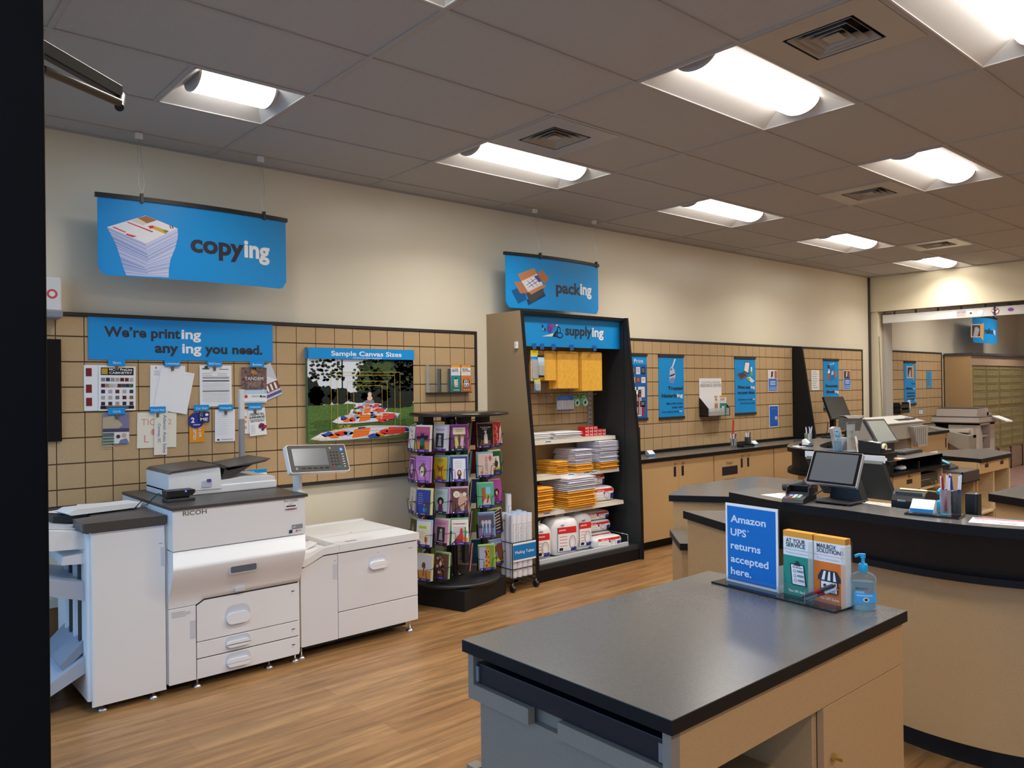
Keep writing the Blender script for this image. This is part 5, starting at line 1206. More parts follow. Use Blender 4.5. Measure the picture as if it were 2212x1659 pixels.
def blister(label, x, y, z, w, h, ground, art):
    g = thing('blister_pack', label, 'hanging pack', (x, y, z)); p = MB(); p.box((-w/2,0,-h), (w/2,.002,0), col(ground)); A = p.art((0,0,0), (1,0,0), (0,0,1)); art(A, w, h); p.build('card', g)
    p = MB(); p.prism([(a, -.012, b) for a, b in rr(-w*.42, -h*.92, w*.42, -h*.3, .01)], (0,.012,0), M_FILM); p.build('blister', g, bevel=.003); return g
def scis(A, w, h): A.rect(-w/2, -h*.16, w/2, 0, col('#e6cf2c')); A.rect(-w/2, -h*.34, w/2, -h*.20, col('#1f9ad8')); A.disc(0, -h*.62, w*.24, BK, h*.14); A.disc(0, -h*.62, w*.13, W_, h*.09); A.rect(w*.05, -h*.98, w*.4, -h*.82, col('#1f6fc0'))
blister('blue and yellow scissors pack hanging beside the left shelf edge', 4.535, 4.915, 1.925, .085, .26, '#e8e6e0', scis)
blister('black and white pen pack hanging below the yellow header card', 4.602, 4.905, 1.885, .075, .19, '#22262c', lambda A, w, h: (A.rect(-w/2, -h*.5, w/2, -h*.1, col('#bfe0f0')), A.disc(0, -h*.62, w*.28, BK, h*.16), A.disc(0, -h*.62, w*.15, W_, h*.1)))
blister('yellow and blue tape pack low on the left hook', 4.56, 4.91, 1.70, .07, .13, '#2a9ac8', lambda A, w, h: A.rect(-w/2, -h*.5, w/2, -h*.1, col('#d8cf3a')))
for k in range(5): blister('blue and white pen card in the row on the short hooks, %s from the left' % ('first','second','third','fourth','fifth')[k], 4.975+k*.034, 5.07-k*.004, 1.527, .052 if k < 4 else .075, .135, '#dfe6f2', lambda A, w, h: (A.rect(-w/2, -h*.32, w/2, 0, col('#3a6ab8')), A.line(-w*.2, -h*.9, w*.1, -h*.2, w*.18, col('#26508f')), A.rect(-w/2, -h, w/2, -h*.93, col('#2a4a80')), A.rect(w*.1, -h*.65, w*.35, -h*.45, col('#4fae6a'))))
for k in range(2):
    g = blister('green tape dispenser pack on the short hooks, %s one' % ('left', 'right')[k], 5.195+k*.105, 5.075, 1.535, .085, .10, '#35b06a', lambda A, w, h: (A.rect(-w/2, -h*.3, w/2, 0, col('#1f9a4f')), A.rect(-w*.3, -h*.2, w*.3, -h*.12, col('#d8e06a'))))
    p = MB(); p.lathe([(.017,-.008),(.034,-.008),(.034,.008),(.017,.008),(.017,-.008)], mat('tape_green', '#9fd8b4', .25), 24); p.xf(Matrix.Translation((0,-.022,-.075)) @ Matrix.Rotation(PI/2, 4, 'X')); p.build('tape_roll', g)

# stacked mailers on the shelves: every mailer of a stack is its own object
_proto = {}
def stack(desc, x0, x1, yf, z0, z1, n, depth, m, seed, name='padded_mailer', cat='mailer', grp=None):
    rnd = random.Random(seed); dz = (z1-z0)/n; w = x1-x0; key = (round(w, 3), round(depth, 3), m.name, round(dz, 4)); c = None
    for k in range(n):
        i = n-1-k
        lab = '%s, %s' % (desc, ORD[i] if i else 'topmost') + (' of %d' % n if n > 1 else '')
        loc = ((x0+x1)/2+rnd.uniform(-.006,.006), yf+depth/2+rnd.uniform(-.008,.012), z0+k*dz); rz = rnd.uniform(-.035,.035)
        if key not in _proto:
            g = thing(name, lab, cat, loc, rz, grp or desc+' group'); p = MB()
            hh = dz*.90; b = min(hh*.45, .006)
            ring = [(-w/2,-depth/2),(w/2,-depth/2),(w/2,depth/2),(-w/2,depth/2)]
            p.prism([(x, y, hh*.22) for x, y in ring], (0,0,hh*.50), m)
            p.prism([(x*.93, y*.94, 0) for x, y in ring], (0,0,hh), m)
            p.build('pouch', g, bevel=b*.6)
            p = MB(); p.box((-w/2-.002,-depth/2-.0045,hh*.42), (w/2+.002,-depth/2+.02,hh*.60), m); p.build('flap', g)
            _proto[key] = g
        else: dup(_proto[key], loc, rz, lab, grp or desc+' group')
YL, WL = M_YELL, mat('mailer_white', '#e4e3ec', .5)
stack('white envelope pack, left pile on top shelf', 4.45, 4.795, 4.985, Z1+.0125, 1.205, 4, .22, M_PAPER, 1, 'envelope_pack', 'envelopes')
stack('white envelope pack, right pile on top shelf', 4.815, 5.165, 4.965, Z1+.0125, 1.205, 4, .24, M_PAPER, 2, 'envelope_pack', 'envelopes')
stack('gold mailer, left pile on middle shelf', 4.765, 4.905, 4.885, Z2+.0125, .955, 7, .26, YL, 3)
stack('gold mailer under the shorter white pile, middle shelf', 4.995, 5.215, 4.875, Z2+.0125, .910, 4, .28, YL, 4)
stack('white mailer, shorter pile on middle shelf', 4.995, 5.21, 4.885, .9105, 1.045, 9, .28, WL, 5)
stack('gold mailer under the taller white pile, middle shelf', 5.290, 5.545, 4.865, Z2+.0125, .910, 4, .30, YL, 6)
stack('white mailer, taller right pile on middle shelf', 5.290, 5.545, 4.868, .9105, 1.105, 15, .30, WL, 7)
stack('gold mailer, left pile on lower shelf', 4.42, 4.645, 4.815, Z3+.0125, .755, 11, .30, YL, 8)
stack('gold mailer, wide pile on lower shelf', 4.80, 5.165, 4.80, Z3+.0125, .690, 8, .36, YL, 9)
stack('white mailer above the wide gold pile, lower shelf', 4.80, 5.165, 4.805, .6905, .812, 7, .36, WL, 10)
# little red boxes on the top shelf
k = 0
for r, nb in enumerate((5, 5, 3)):
    for c in range(nb):
        x = 5.285+c*.058 + (.0 if r < 2 else 0); lab = 'small red staple box, %s from left in the %s layer' % (('first','second','third','fourth','fifth')[c], ('bottom','middle','top')[r])
        loc = (x, 5.02, Z1+.0125+r*.0305)
        if k == 0:
            g0 = thing('staple_box', lab, 'box', loc, 0, 'red staple boxes on the top shelf'); p = MB(); p.box((-.0275,0,0), (.0275,.09,.030), M_RED); A = p.art((0,0,0), (1,0,0), (0,0,1)); A.rect(-.018, .008, .010, .022, col('#f0d8d4')); A.rect(-.012, .012, .006, .018, M_RED); A.rect(.016, .002, .021, .028, W_); p.build('carton', g0)
        else: dup(g0, loc, 0, lab)
        k += 1

# soft bags and rolls of packing material
def bag(label, x, y, z, w, d, h, kind, seed, rz=0., lying=False):
    g = thing('packing_bag' if not lying else 'bubble_roll', label, 'bag' if not lying else 'roll', (x, y, z+h/2), rz, 'bags of packing material on the supply shelf'); rnd = random.Random(seed)
    e = 4.2; ph = [rnd.uniform(0, 6) for _ in range(4)]
    def warp(q): return (abs(q[0])**e+abs(q[1])**e+abs(q[2])**e)**(-1/e) * (1+.02*math.sin(9*q[0]+ph[0])*math.sin(7*q[2]+ph[1])+.016*max(0, q[2])*math.sin(17*q[0]+3)+.01*math.sin(14*q[2]+5*q[0]+ph[2]))
    p = MB(); p.ball((0,0,0), 1, M_POLY, 36, 20, w/2, d/2, h/2, warp); p.build('pouch', g)
    if not lying:
        p = MB(); p.prism([(-w*.12,-.004,h*.48),(w*.12,-.004,h*.48),(w*.2,-.004,h*.58),(.02,-.004,h*.55),(-w*.16,-.004,h*.57)], (0,.008,0), M_FILM); p.build('tied_top', g)
    def fn(a, b, hh):
        tt = 1-min(1, abs(2*a/w)**e)-min(1, abs(2*b/h)**e)
        return Vector((a, -(d/2)*max(tt, .002)**(1/e)*1.02-hh-.002, b))
    p = MB(); A = p.art((0,0,0), (1,0,0), (0,0,1), .025, fn); A.both = True; NB = col('#27338c'); RD = col('#d62a26')
    if not lying:
        a0, a1, b0, b1 = -w*.30, w*.34, -h*.36, h*.28
        A.rect(a0, b0, a1, b1, W_, 1); A.rect(a0, b1-.055, a1, b1, RD, 2); A.text('bubble wrap' if kind == 1 else 'peanuts', a0+.012, b1-.03, .016, W_, maxw=w*.55, L=3); A.text('zpak', a0+.03, b1+.012, .014, NB, L=2)
        A.rect(a0-.004, b0-.004, a0, b1, NB, 2); A.rect(a0, b0-.004, a1, b0, NB, 2)
        for k in range(4): A.rect(a0+.014, b1-.085-.026*k, a0+.014+w*.26, b1-.078-.026*k, col('#d89a96'), 2)
        A.disc(a1-.045, (b0+b1)/2-.03, .036, NB, .056, L=2); A.disc(a1-.045, (b0+b1)/2-.03, .032, col('#e6e2da'), .052, L=3); A.rect(a1-.06, b0, a1, b0+.03, NB, 3); A.rect(a0+.014, b0+.008, a0+.05, b0+.032, BK, 3)
    else:
        a0, a1 = -w*.38, w*.40
        A.rect(a0, -h*.34, a1, h*.16, W_, 1); A.rect(a0, h*.16, a1, h*.36, RD, 1); A.text('bubble wrap', a0+.03, h*.20, .012, W_, L=2); A.disc(a1-.09, -h*.08, .034, NB, h*.22, L=2); A.disc(a1-.09, -h*.08, .030, col('#e6e2da'), h*.19, L=3); A.rect(a1-.045, -h*.34, a1, h*.02, NB, 2); A.disc(0, h*.06, .010, NB, L=2)
        for k in range(3): A.rect(a0+.014, -h*.06-.02*k, a0+.014+w*.30, -h*.04-.02*k, col('#d89a96'), 2)
    p.build('printed_label', g); return g
bag('white bag of packing peanuts cut by the left side of the display, on the deck', 4.50, 4.88, .146, .20, .22, .30, 0, 1, -.25)
bag('large white bag of packing peanuts with a red label, centre of the deck', 4.79, 4.90, .146, .30, .24, .325, 0, 2, -.2)
bag('white bag of packing peanuts half behind the bubble rolls, on the deck', 5.06, 4.95, .146, .21, .24, .325, 0, 3, -.12)
bag('bubble wrap roll lying at the front of the deck', 5.30, 4.83, .146, .34, .13, .105, 1, 4, -.1, True)
bag('bubble wrap roll behind the front one, lowest of the back pile', 5.34, 5.00, .146, .36, .16, .115, 1, 5, -.05, True)
bag('bubble wrap roll, second up in the back pile on the deck', 5.33, 5.01, .263, .36, .17, .105, 1, 6, -.08, True)
bag('bubble wrap roll, topmost of the back pile on the deck', 5.33, 5.02, .370, .35, .17, .085, 1, 7, -.08, True)
bag('bubble wrap roll with a blue and red label on the lower shelf', 5.38, 4.98, Z3+.013, .30, .17, .14, 1, 8, -.1, True)
bag('plain white bubble wrap roll on top of the labelled one, lower shelf', 5.36, 5.03, Z3+.155, .24, .15, .115, 1, 9, .1, True)

# ================================================================== wall worktop with cabinets
M_TANF = speckle('tan_front', '#c5a273', '#bd9a6b', 200, .5)
def pullslot(parent, x0, x1, z0, z1, y):
    p = MB(); p.box((x0, y-.0015, z0), (x1, y+.004, z1), mat('slot_dark', '#2a1512', .6)); p.box((x0+.004, y-.0018, z0+.004), (x1-.004, y, z1-.004), mat('slot_black', '#120b0c', .7)); return bw(p, 'handle', parent)
def keylock(parent, x, z, y):
    p = MB(); p.cyl((x, y+.002, z), (x, y-.010, z), .011, M_BRASS, 16); p.box((x-.002, y-.03, z-.004), (x+.002, y-.010, z+.004), M_BRASS); return bw(p, 'lock', parent)
YD = 4.862
t = thing('worktop', 'long graphite worktop along the left wall, running from the supply shelf past the black fin', 'worktop', (8.6, 5.05, .865))
p = MB(); p.box((5.67, 4.845, .867), (11.38, 5.25, .897), M_TOP); p.box((5.67, 4.842, .865), (11.38, 4.8465, .8965), M_EDGE); bw(p, 'top', t)
p = MB(); p.box((5.67, 5.232, .897), (11.38, 5.2515, .922), M_EDGE); bw(p, 'back_edge', t)
units = [('tan double cabinet with brass locks next to the supply shelf', 5.870, 6.457, 7.058, 0), ('tan cabinet with the trash slot door, right of the plain double cabinet', 7.076, 7.658, 8.255, 1),
         ('tan double cabinet under the wall worktop, half hidden by the counters', 8.272, 8.85, 9.41, 2), ('tan cabinet under the worktop beyond the black fin', 9.44, 10.05, 10.66, 3), ('last tan cabinet under the wall worktop, near the gate', 10.68, 11.02, 11.37, 4)]
for lab, a, m, b, k in units:
    t = thing('wall_cabinet', lab, 'cabinet', ((a+b)/2, 5.05, 0), 0, 'cabinets under the wall worktop')
    p = MB(); p.box((a-(.19 if k == 0 else .008), 4.884, .085), (b+.008, 5.275, .8645), M_TANF); bw(p, 'carcass', t)
    p = MB(); p.box((a-(.19 if k == 0 else .008), 4.925, 0), (b+.008, 5.275, .085), M_EDGE); bw(p, 'toe_kick', t)
    for i, (x0, x1) in enumerate(((a, m), (m, b))):
        p = MB(); p.box((x0+.002, YD, .09), (x1-.002, 4.884, .858), M_TANF)
        if k == 1 and i == 0:
            A = fart(p, YD); c0, c1 = (7.216, 0.625), (7.512, 0.716)
            A.rect(7.216, .628, 7.512, .722, mat('slot_dark', '#2a1512', .6)); A.rect(7.224, .636, 7.504, .714, mat('trash_hole', '#14110e', .9))
            A.text('TRASH', 7.293, .742, .030, col('#6a4a2a'), w=.12, bold=.0); A.text('THANK YOU', 7.262, .562, .030, col('#6a4a2a'), w=.20, bold=.0)
        d = bw(p, 'door', t, bevel=.002)
        hx = (x1-.083, x1-.045) if i == 0 else (x0+.045, x0+.083)
        pullslot(d, hx[0], hx[1], .69, .79, YD); keylock(d, sum(hx)/2, .822, YD)
# black fin dividing the two panels
t = thing('divider_fin', 'black tapering divider fin standing on the wall worktop between two grooved panels', 'divider', (9.42, 5.1, .898))
p = MB(); p.prism([(9.405, y, z) for y, z in ((4.945,.898),(5.245,.898),(5.245,2.094),(5.118,2.090))], (.03,0,0), M_BLACK); bw(p, 'panel', t)

# posters and papers above the worktop
def poster(label, x0, x1, z0, z1, art, rail=True, name='poster', base=None, group=None, y=5.249):
    t = thing(name, label, 'poster', ((x0+x1)/2, y, z0), 0, group)
    p = MB(); wbox(p, t, x0, z0, x1, z1, y-.003, y, base or M_BLUE); l = t.location
    A = p.art((-l.x, -.003, -l.z), (1,0,0), (0,0,1)); art(A, x0, x1, z0, z1); p.build('print', t)
    if rail:
        for nm, za, zb in (('top_rail', z1-.012, z1+.018), ('bottom_rail', z0-.018, z0+.010)):
            p = MB(); wbox(p, t, x0-.004, za, x1+.004, zb, y-.012, y+.0, M_TRIM); p.build(nm, t)
    return t
def weprint(A, x0, x1, z0, z1):
    A.rect(x0, z0, x1, z1-.10, col('#1566b0')); A.text('We Print', x1-.35, z1-.080, .042, W_, w=.29, bold=0)
    rnd = random.Random(2); pal = ['#e8e2dc','#c23a34','#6a4a44','#d8e0ea','#2a2a30','#e0c24a','#8a3a3a','#f2f0ee']
    for r, (za, h, ws) in enumerate(((.20,.075,5),(.29,.06,5),(.44,.11,3),(.54,.06,4))):
        for k in range(ws): w = (x1-x0-.03)/ws; A.rect(x0+.02+k*w, z1-za, x0+.02+k*w+w*.78, z1-za+h, col(pal[(r*3+k) % 8]), 4); A.lines(x0+.03+k*w, z1-za+h*.7, w*.5, 3, h*.2, .006, GRY, L=5)
    A.rect(x1-.22, z0+.03, x1-.10, z0+.30, W_, 4)
    for k in range(4): A.rect(x1-.212+k*.027, z0+.04, x1-.195+k*.027, z0+.26, col(['#d8cf3a','#1a1a1a','#2a1a1a','#cf3a3a'][k]), 5)
    A.rect(x1-.085, z0+.04, x1-.05, z0+.18, col('#b02a2a'), 4)
poster('we print poster with rows of small samples, half behind the supply shelf', 6.0, 6.445, 1.265, 1.93, weprint)
def notary(A, x0, x1, z0, z1):
    c = lambda u, v: (x0+(x1-x0)*u, z0+(z1-z0)*v)
    A.poly([c(.40,.57),(c(.60,.60)),(c(.66,.68)),(c(.62,.78)),(c(.52,.83)),(c(.44,.80)),(c(.43,.70))], col('#c3c7dc')); A.poly([c(.40,.57),c(.58,.55),c(.62,.62),c(.60,.66),c(.42,.63)], col('#7f8cc8')); A.poly([c(.43,.66),c(.62,.69),c(.64,.72),c(.44,.69)], NV)
    A.poly([c(.50,.81),c(.56,.82),c(.66,.93),c(.68,.955),c(.62,.955)], col('#e4e6ee')); A.disc(*c(.49,.785), .014, NV, .008)
    A.text('Trusted', *c(.35,.45), .040, NV, w=.26, bold=.03); A.text('Notariz', *c(.10,.33), .040, NV, w=.265, bold=.03); A.text('ing', *c(.70,.33), .040, W_, w=.105, bold=.03)
    A.text('Make life a little', *c(.28,.215), .020, NV, w=.285, bold=.02); A.text('easier with', *c(.50,.155), .020, NV, w=.19, bold=.02); A.text('our notary servic', *c(.10,.085), .020, NV, w=.30, bold=.02); A.text('ing', *c(.79,.085), .020, W_, w=.055, bold=.02)
poster('blue trusted notarizing poster with a seal stamp, above the wall worktop', 6.642, 7.078, 1.262, 1.928, notary)
def printany(A, x0, x1, z0, z1):
    c = lambda u, v: (x0+(x1-x0)*u, z0+(z1-z0)*v)
    A.poly([c(.42,.76),c(.66,.71),c(.74,.93),c(.48,.93)], col('#2f3036')); A.poly([c(.44,.775),c(.64,.735),c(.71,.92),c(.50,.92)], col('#e8e6e8')); A.poly([c(.08,.71),c(.40,.76),c(.66,.68),c(.28,.595)], col('#6a6a70')); A.poly([c(.14,.71),c(.38,.745),c(.58,.69),c(.28,.625)], col('#4a4a50'))
    A.poly([c(.75,.68),c(.84,.67),c(.83,.83),c(.76,.83)], col('#7fae3a')); A.poly([c(.76,.76),c(.83,.76),c(.83,.84),c(.76,.84)], W_); A.poly([c(.56,.64),c(.72,.665),c(.94,.58),c(.80,.55)], col('#e6e4e8')); A.poly([c(.54,.62),c(.66,.65),c(.72,.62),c(.68,.575)], col('#8fb04a'))
    A.text('Print any', *c(.14,.45), .036, NV, w=.265, bold=.03); A.text('ing', *c(.74,.45), .036, W_, w=.09, bold=.03); A.text('on your time.', *c(.12,.355), .036, NV, w=.365, bold=.03)
    A.text('Schedule your print', *c(.13,.24), .020, NV, w=.305, bold=.02); A.text('ing', *c(.83,.24), .020, W_, w=.05, bold=.02); A.text('job to fit your needs.', *c(.22,.175), .020, NV, w=.32, bold=.02)
poster('blue print on your time poster with a laptop, right of the resource center board', 8.075, 8.520, 1.262, 1.928, printany)
def shred(A, x0, x1, z0, z1):
    c = lambda u, v: (x0+(x1-x0)*u, z0+(z1-z0)*v)
    A.poly([c(.24,.56),c(.46,.57),c(.44,.72),c(.36,.86),c(.24,.72)], col('#a8654e')); A.poly([c(.26,.72),c(.44,.73),c(.36,.83)], W_); A.rect(*c(.28,.82), *c(.40,.90), NV); A.poly([c(.40,.56),c(.72,.60),c(.72,.88),c(.42,.84)], col('#1b7ac4')); A.poly([c(.72,.62),c(.88,.66),c(.86,.74),c(.72,.78)], col('#b5763e')); A.poly([c(.5,.68),c(.66,.70),c(.64,.78),c(.52,.76)], col('#9fd0f0'))
    A.line(*c(.35,.90), *c(.66,.925), .008, W_); A.disc(*c(.66,.93), .012, W_)
    A.text('Document', *c(.12,.435), .040, NV, w=.34, bold=.03); A.text('Shredd', *c(.16,.315), .040, NV, w=.235, bold=.03); A.text('ing', *c(.70,.315), .040, W_, w=.115, bold=.03); A.lines(*c(.2,.2), .26, 3, .04, .014, NV)
poster('blue document shredding poster partly hidden by the tilted black screen', 10.215, 10.645, 1.268, 1.935, shred)
def boxart(A, x0, x1, z0, z1):
    c = lambda u, v: (x0+(x1-x0)*u, z0+(z1-z0)*v)
    A.rect(*c(.24,.62), *c(.68,.90), W_); A.rect(*c(.28,.64), *c(.66,.88), col('#4a3a3c')); A.poly([c(.34,.65),c(.46,.80),c(.58,.82),c(.60,.65)], col('#b9b2bc')); A.poly([c(.66,.64),c(.82,.56),c(.82,.95),c(.66,.89)], col('#e3a84e'))
    A.text('Your', *c(.58,.47), .030, NV, w=.15, bold=.02); A.text('Mailbox', *c(.14,.35), .034, NV, w=.26, bold=.02); A.text('ing', *c(.74,.35), .034, W_, w=.09, bold=.02); A.lines(*c(.2,.25), .30, 3, .048, .016, NV); A.disc(*c(.90,.09), .018, W_)
poster('tall blue mailbox poster in the mailbox room, beyond the rolling gate', 12.815, 13.255, 1.262, 1.935, boxart)
def clipped(top, head):
    def f(A, x0, x1, z0, z1):
        w, h = x1-x0, z1-z0
        A.rect(x0+.008, z0+.008, x1-.008, z1-h*.40, col('#2f74cf')); A.rect(x0+.008, z1-h*.40, x1-.008, z1-.008, col(top)); A.poly([(x0+w*.3,z1-h*.36),(x0+w*.5,z1-h*.30),(x0+w*.55,z1-h*.06),(x0+w*.35,z1-h*.06)], col(head)); A.rect(x0+w*.7, z1-h*.38, x1-.008, z1-h*.03, col('#b0705a'))
        A.lines(x0+w*.2, z0+h*.46, w*.6, 3, h*.075, h*.03, W_); A.lines(x0+w*.1, z0+h*.2, w*.8, 3, h*.06, h*.02, col('#cfe0f4'))
    return f
WH = M_PAPER
poster('small letter sheet with a person photo above a blue text block, near the black fin', 8.808, 9.018, 1.516, 1.786, clipped('#e6dcd8', '#3a3034'), False, 'wall_flyer', WH)
poster('small plain blue sheet with a white border, low near the black fin', 8.822, 9.035, 1.068, 1.343, lambda A, x0, x1, z0, z1: (A.rect(x0+.01, z0+.01, x1-.01, z1-.01, col('#1f62c8')), A.lines(x0+.04, z1-.05, .13, 1, .02, .014, col('#3f7ad6')), A.blob(x1-.055, z0+.11, .028, .030, col('#d8c8c8'), random.Random(1)), A.rect(x1-.07, z0+.075, x1-.04, z0+.10, col('#b04a4a'))), False, 'wall_flyer', WH)
poster('white typed notice left of the document shredding poster', 9.884, 10.095, 1.519, 1.792, lambda A, x0, x1, z0, z1: A.lines(x0+.025, z1-.03, .16, 8, .03, .008, col('#a8a49e'), random.Random(3)), False, 'wall_notice', WH)
poster('small sheet with a dark photo over blue, right of the document shredding poster', 10.795, 11.005, 1.519, 1.792, clipped('#4a3a38', '#d8c4b4'), False, 'wall_flyer', WH)
PB = col('#4f9ccb')
poster('pale blue typed sheet left of the tall mailbox poster', 12.195, 12.395, 1.521, 1.80, lambda A, x0, x1, z0, z1: A.lines(x0+.02, z1-.04, .15, 8, .028, .010, col('#3a7aa8'), random.Random(4)), False, 'wall_flyer', PB)
poster('pale blue typed sheet right of the tall mailbox poster', 13.695, 13.915, 1.516, 1.80, lambda A, x0, x1, z0, z1: A.lines(x0+.02, z1-.04, .16, 8, .028, .010, col('#2f6a98'), random.Random(5)), False, 'wall_flyer', PB)
poster('tiny white notice with a blue head low in the mailbox room', 13.37, 13.51, 1.095, 1.187, lambda A, x0, x1, z0, z1: (A.rect(x0, z1-.03, x1, z1, col('#6f94c4')), A.lines(x0+.02, z1-.05, .08, 2, .015, .006, GRY)), False, 'wall_notice', WH)
t = thing('letter_holder', 'black two pocket letter holder on the mailbox room panel', 'letter holder', (12.53, 5.24, 1.135)); p = MB()
for k in range(2): p.box((-.17,-.11,.0+k*.08), (.17,.0,.012+k*.08), M_BLKPL); p.box((-.17,-.115,.0+k*.08), (.17,-.105,.055+k*.08), M_BLKGL)
p.box((-.17,-.11,0), (-.16,0,.165), M_BLKPL); p.box((.16,-.11,0), (.17,0,.165), M_BLKPL); p.build('holder', t)
p = MB(); p.box((.175,-.09,.02), (.27,-.085,.2), M_PAPER); A = p.art((.175,-.09,.02), (1,0,0), (0,0,1)); A.rect(0,.0,.095,.05,col('#7fb89a')); p.build('leaflets', t)
# resource centre board with leaflet holder
t = thing('resource_board', 'white small business resource center board with a clear leaflet holder below', 'display board', (7.57, 5.249, 1.255))
p = MB(); wbox(p, t, 7.362, 1.30, 7.79, 1.685, 5.243, 5.249, M_PAPER); l = t.location; A = p.art((-l.x, -.006, -l.z), (1,0,0), (0,0,1)); A.text('YOUR SMALL BUSINESS', 7.39, 1.628, .026, col('#8a8a88'), w=.375, bold=-.01); A.text('RESOURCE CENTER', 7.385, 1.588, .034, col('#55524e'), w=.395, bold=0); p.build('board', t)
for s, nm in ((0, 'left_bracket'), (1, 'right_bracket')):
    x = 7.362 if s == 0 else 7.782; p = MB()
    p.prism([(x-l.x, y-l.y, z-l.z) for y, z in ((5.249,1.255),(5.13,1.255),(5.13,1.345),(5.249,1.47))], (.008,0,0), M_BLKPL); p.build(nm, t)
p = MB(); wbox(p, t, 7.362, 1.255, 7.79, 1.262, 5.13, 5.249, M_BLKPL); p.build('shelf', t)
MB().box((7.37-l.x,5.13-l.y,1.262-l.z), (7.782-l.x,5.134-l.y,1.345-l.z), M_ACR).build('front_lip', t)
brochure(1, 'orange leaflet in the resource center holder, left of the teal one', (7.545, 5.150, 1.2625), .25, .98)
brochure(0, 'teal leaflet fanned in the resource center holder', (7.665, 5.140, 1.2625), -.25, .98)

# small things on the wall worktop
ZW = .8975
def card_box(label, loc, rz=0):
    t = thing('card_holder', label, 'card holder', loc, rz); p = MB(); p.prism([(-.05,-.035,0),(-.05,.03,0),(-.05,.03,.045),(-.05,-.02,.018)], (.10,0,0), M_ACR); p.build('holder', t)
    p = MB(); p.prism([(-.045,-.028,.004),(-.045,.026,.004),(-.045,.026,.052),(-.045,.01,.056),(-.045,-.03,.02)], (.09,0,0), M_PAPER); p.box((-.045,-.031,.006), (.045,-.029,.020), M_BLUE); p.build('cards', t); return t
card_box('clear business card holder near the supply shelf end of the wall worktop', (6.245, 5.055, ZW))
card_box('clear business card holder beside the pen cups on the wall worktop', (8.10, 5.02, ZW))
def pen(label, loc, rx, ry, c1, c2, L=.145):
    t = thing('pen', label, 'pen', loc, 0, 'pens'); M4 = Matrix.Rotation(rx, 4, 'X') @ Matrix.Rotation(ry, 4, 'Y')
    p = MB(); p.cyl((0,0,.012), (0,0,L*.62), .0055, c1, 10); p.cyl((0,0,0), (0,0,.012), .0015, M_METAL, 8, .0055); p.xf(M4).build('barrel', t)
    p = MB(); p.cyl((0,0,L*.62), (0,0,L), .0055, c2, 10, .0045); p.cyl((0,0,L), (0,0,L+.010), .0025, c1, 8); p.box((.005,-.0015,L*.66), (.008,.0015,L*.98), c2); p.xf(M4).build('clip_end', t); return t
PW, PB2, PG, PR = col('#e9e9ec'), col('#2b3a8c'), col('#8fae2c'), col('#a8202c')
def cup(label, loc, rz=0, r=.036, h=.10, smoke=False):
    t = thing('pen_cup', label, 'pen cup', loc, rz); p = MB(); p.lathe([(r*.9,0),(r*.92,.003),(r,h),(r*.95,h),(r*.86,.006),(0,.005)], M_ACRD if smoke else M_ACR, 20); p.build('cup', t); return t
def bunch(where, loc, cols_, seed, spread=.22, L=.145):
    rnd = random.Random(seed)
    for k, (a, b) in enumerate(cols_):
        an = 2*PI*k/len(cols_)+rnd.uniform(-.3, .3)
        tl = spread*rnd.uniform(.5, 1)
        pen('%s pen in %s, %s of the bunch' % ({PW: 'white', PB2: 'blue', PG: 'green', PR: 'red'}[a], where, ('front','right','back','left','middle','outer','inner','rear')[k % 8]), (loc[0]+.008*math.cos(an), loc[1]+.008*math.sin(an), loc[2]+.008), -tl*math.sin(an), tl*math.cos(an), a, b, L*rnd.uniform(.95, 1.05))
cup('clear pen cup in front of the red ruler on the wall worktop', (7.70, 5.03, ZW)); bunch('the cup by the red ruler', (7.70, 5.03, ZW), [(PW,PB2),(PG,PW),(PW,PG),(PW,PW),(PB2,PW),(PW,PB2),(PG,PW)], 1)
cup('smoked pen cup near the black fin on the wall worktop', (8.02, 5.05, ZW), 0, .036, .10, True); bunch('the smoked wall cup', (8.02, 5.05, ZW), [(PW,PW),(PB2,PW),(PG,PW),(PW,PW),(PW,PB2)], 2)
t = thing('ruler', 'red ruler standing upright in the pen cup on the wall worktop', 'ruler', (7.71, 5.055, ZW+.01)); p = MB(); p.box((-.016,-.001,0), (.016,.001,.30), col('#c9302c')); A = p.art((0,-.001,0), (1,0,0), (0,0,1)); A.text('ruler', -.0, .1, .010, W_, rot=PI/2, bold=0); p.xf(Matrix.Rotation(.10, 4, 'Y')).build('blade', t)
t = thing('desk_tray', 'flat black desk tray between the pen cups on the wall worktop', 'tray', (7.86, 4.99, ZW)); p = MB(); p.box((-.11,-.06,0), (.11,.06,.012), M_BLKPL); p.box((-.11,-.06,.012), (-.10,.06,.03), M_BLKPL); p.box((.10,-.06,.012), (.11,.06,.03), M_BLKPL); p.box((-.11,.05,.012), (.11,.06,.04), M_BLKPL); p.build('tray', t, bevel=.003)
t = thing('leaflet_stand', 'narrow bright blue leaflet edge beside the supply shelf on the wall worktop', 'leaflet', (5.885, 4.98, ZW)); p = MB(); p.box((-.10,-.004,0), (.02,.004,.13), col('#1fa0d8')); A = p.art((0,-.004,0), (1,0,0), (0,0,1)); A.lines(-.08, .10, .08, 3, .02, .006, W_); p.build('leaflet', t)
t = thing('wood_display', 'dark brown wooden board leaning behind the supply shelf on the worktop', 'board', (6.10, 5.20, ZW)); p = MB(); p.box((-.25,-.008,0), (.16,.008,.285), mat('dark_brown', '#4a2c20', .5)); p.build('board', t)
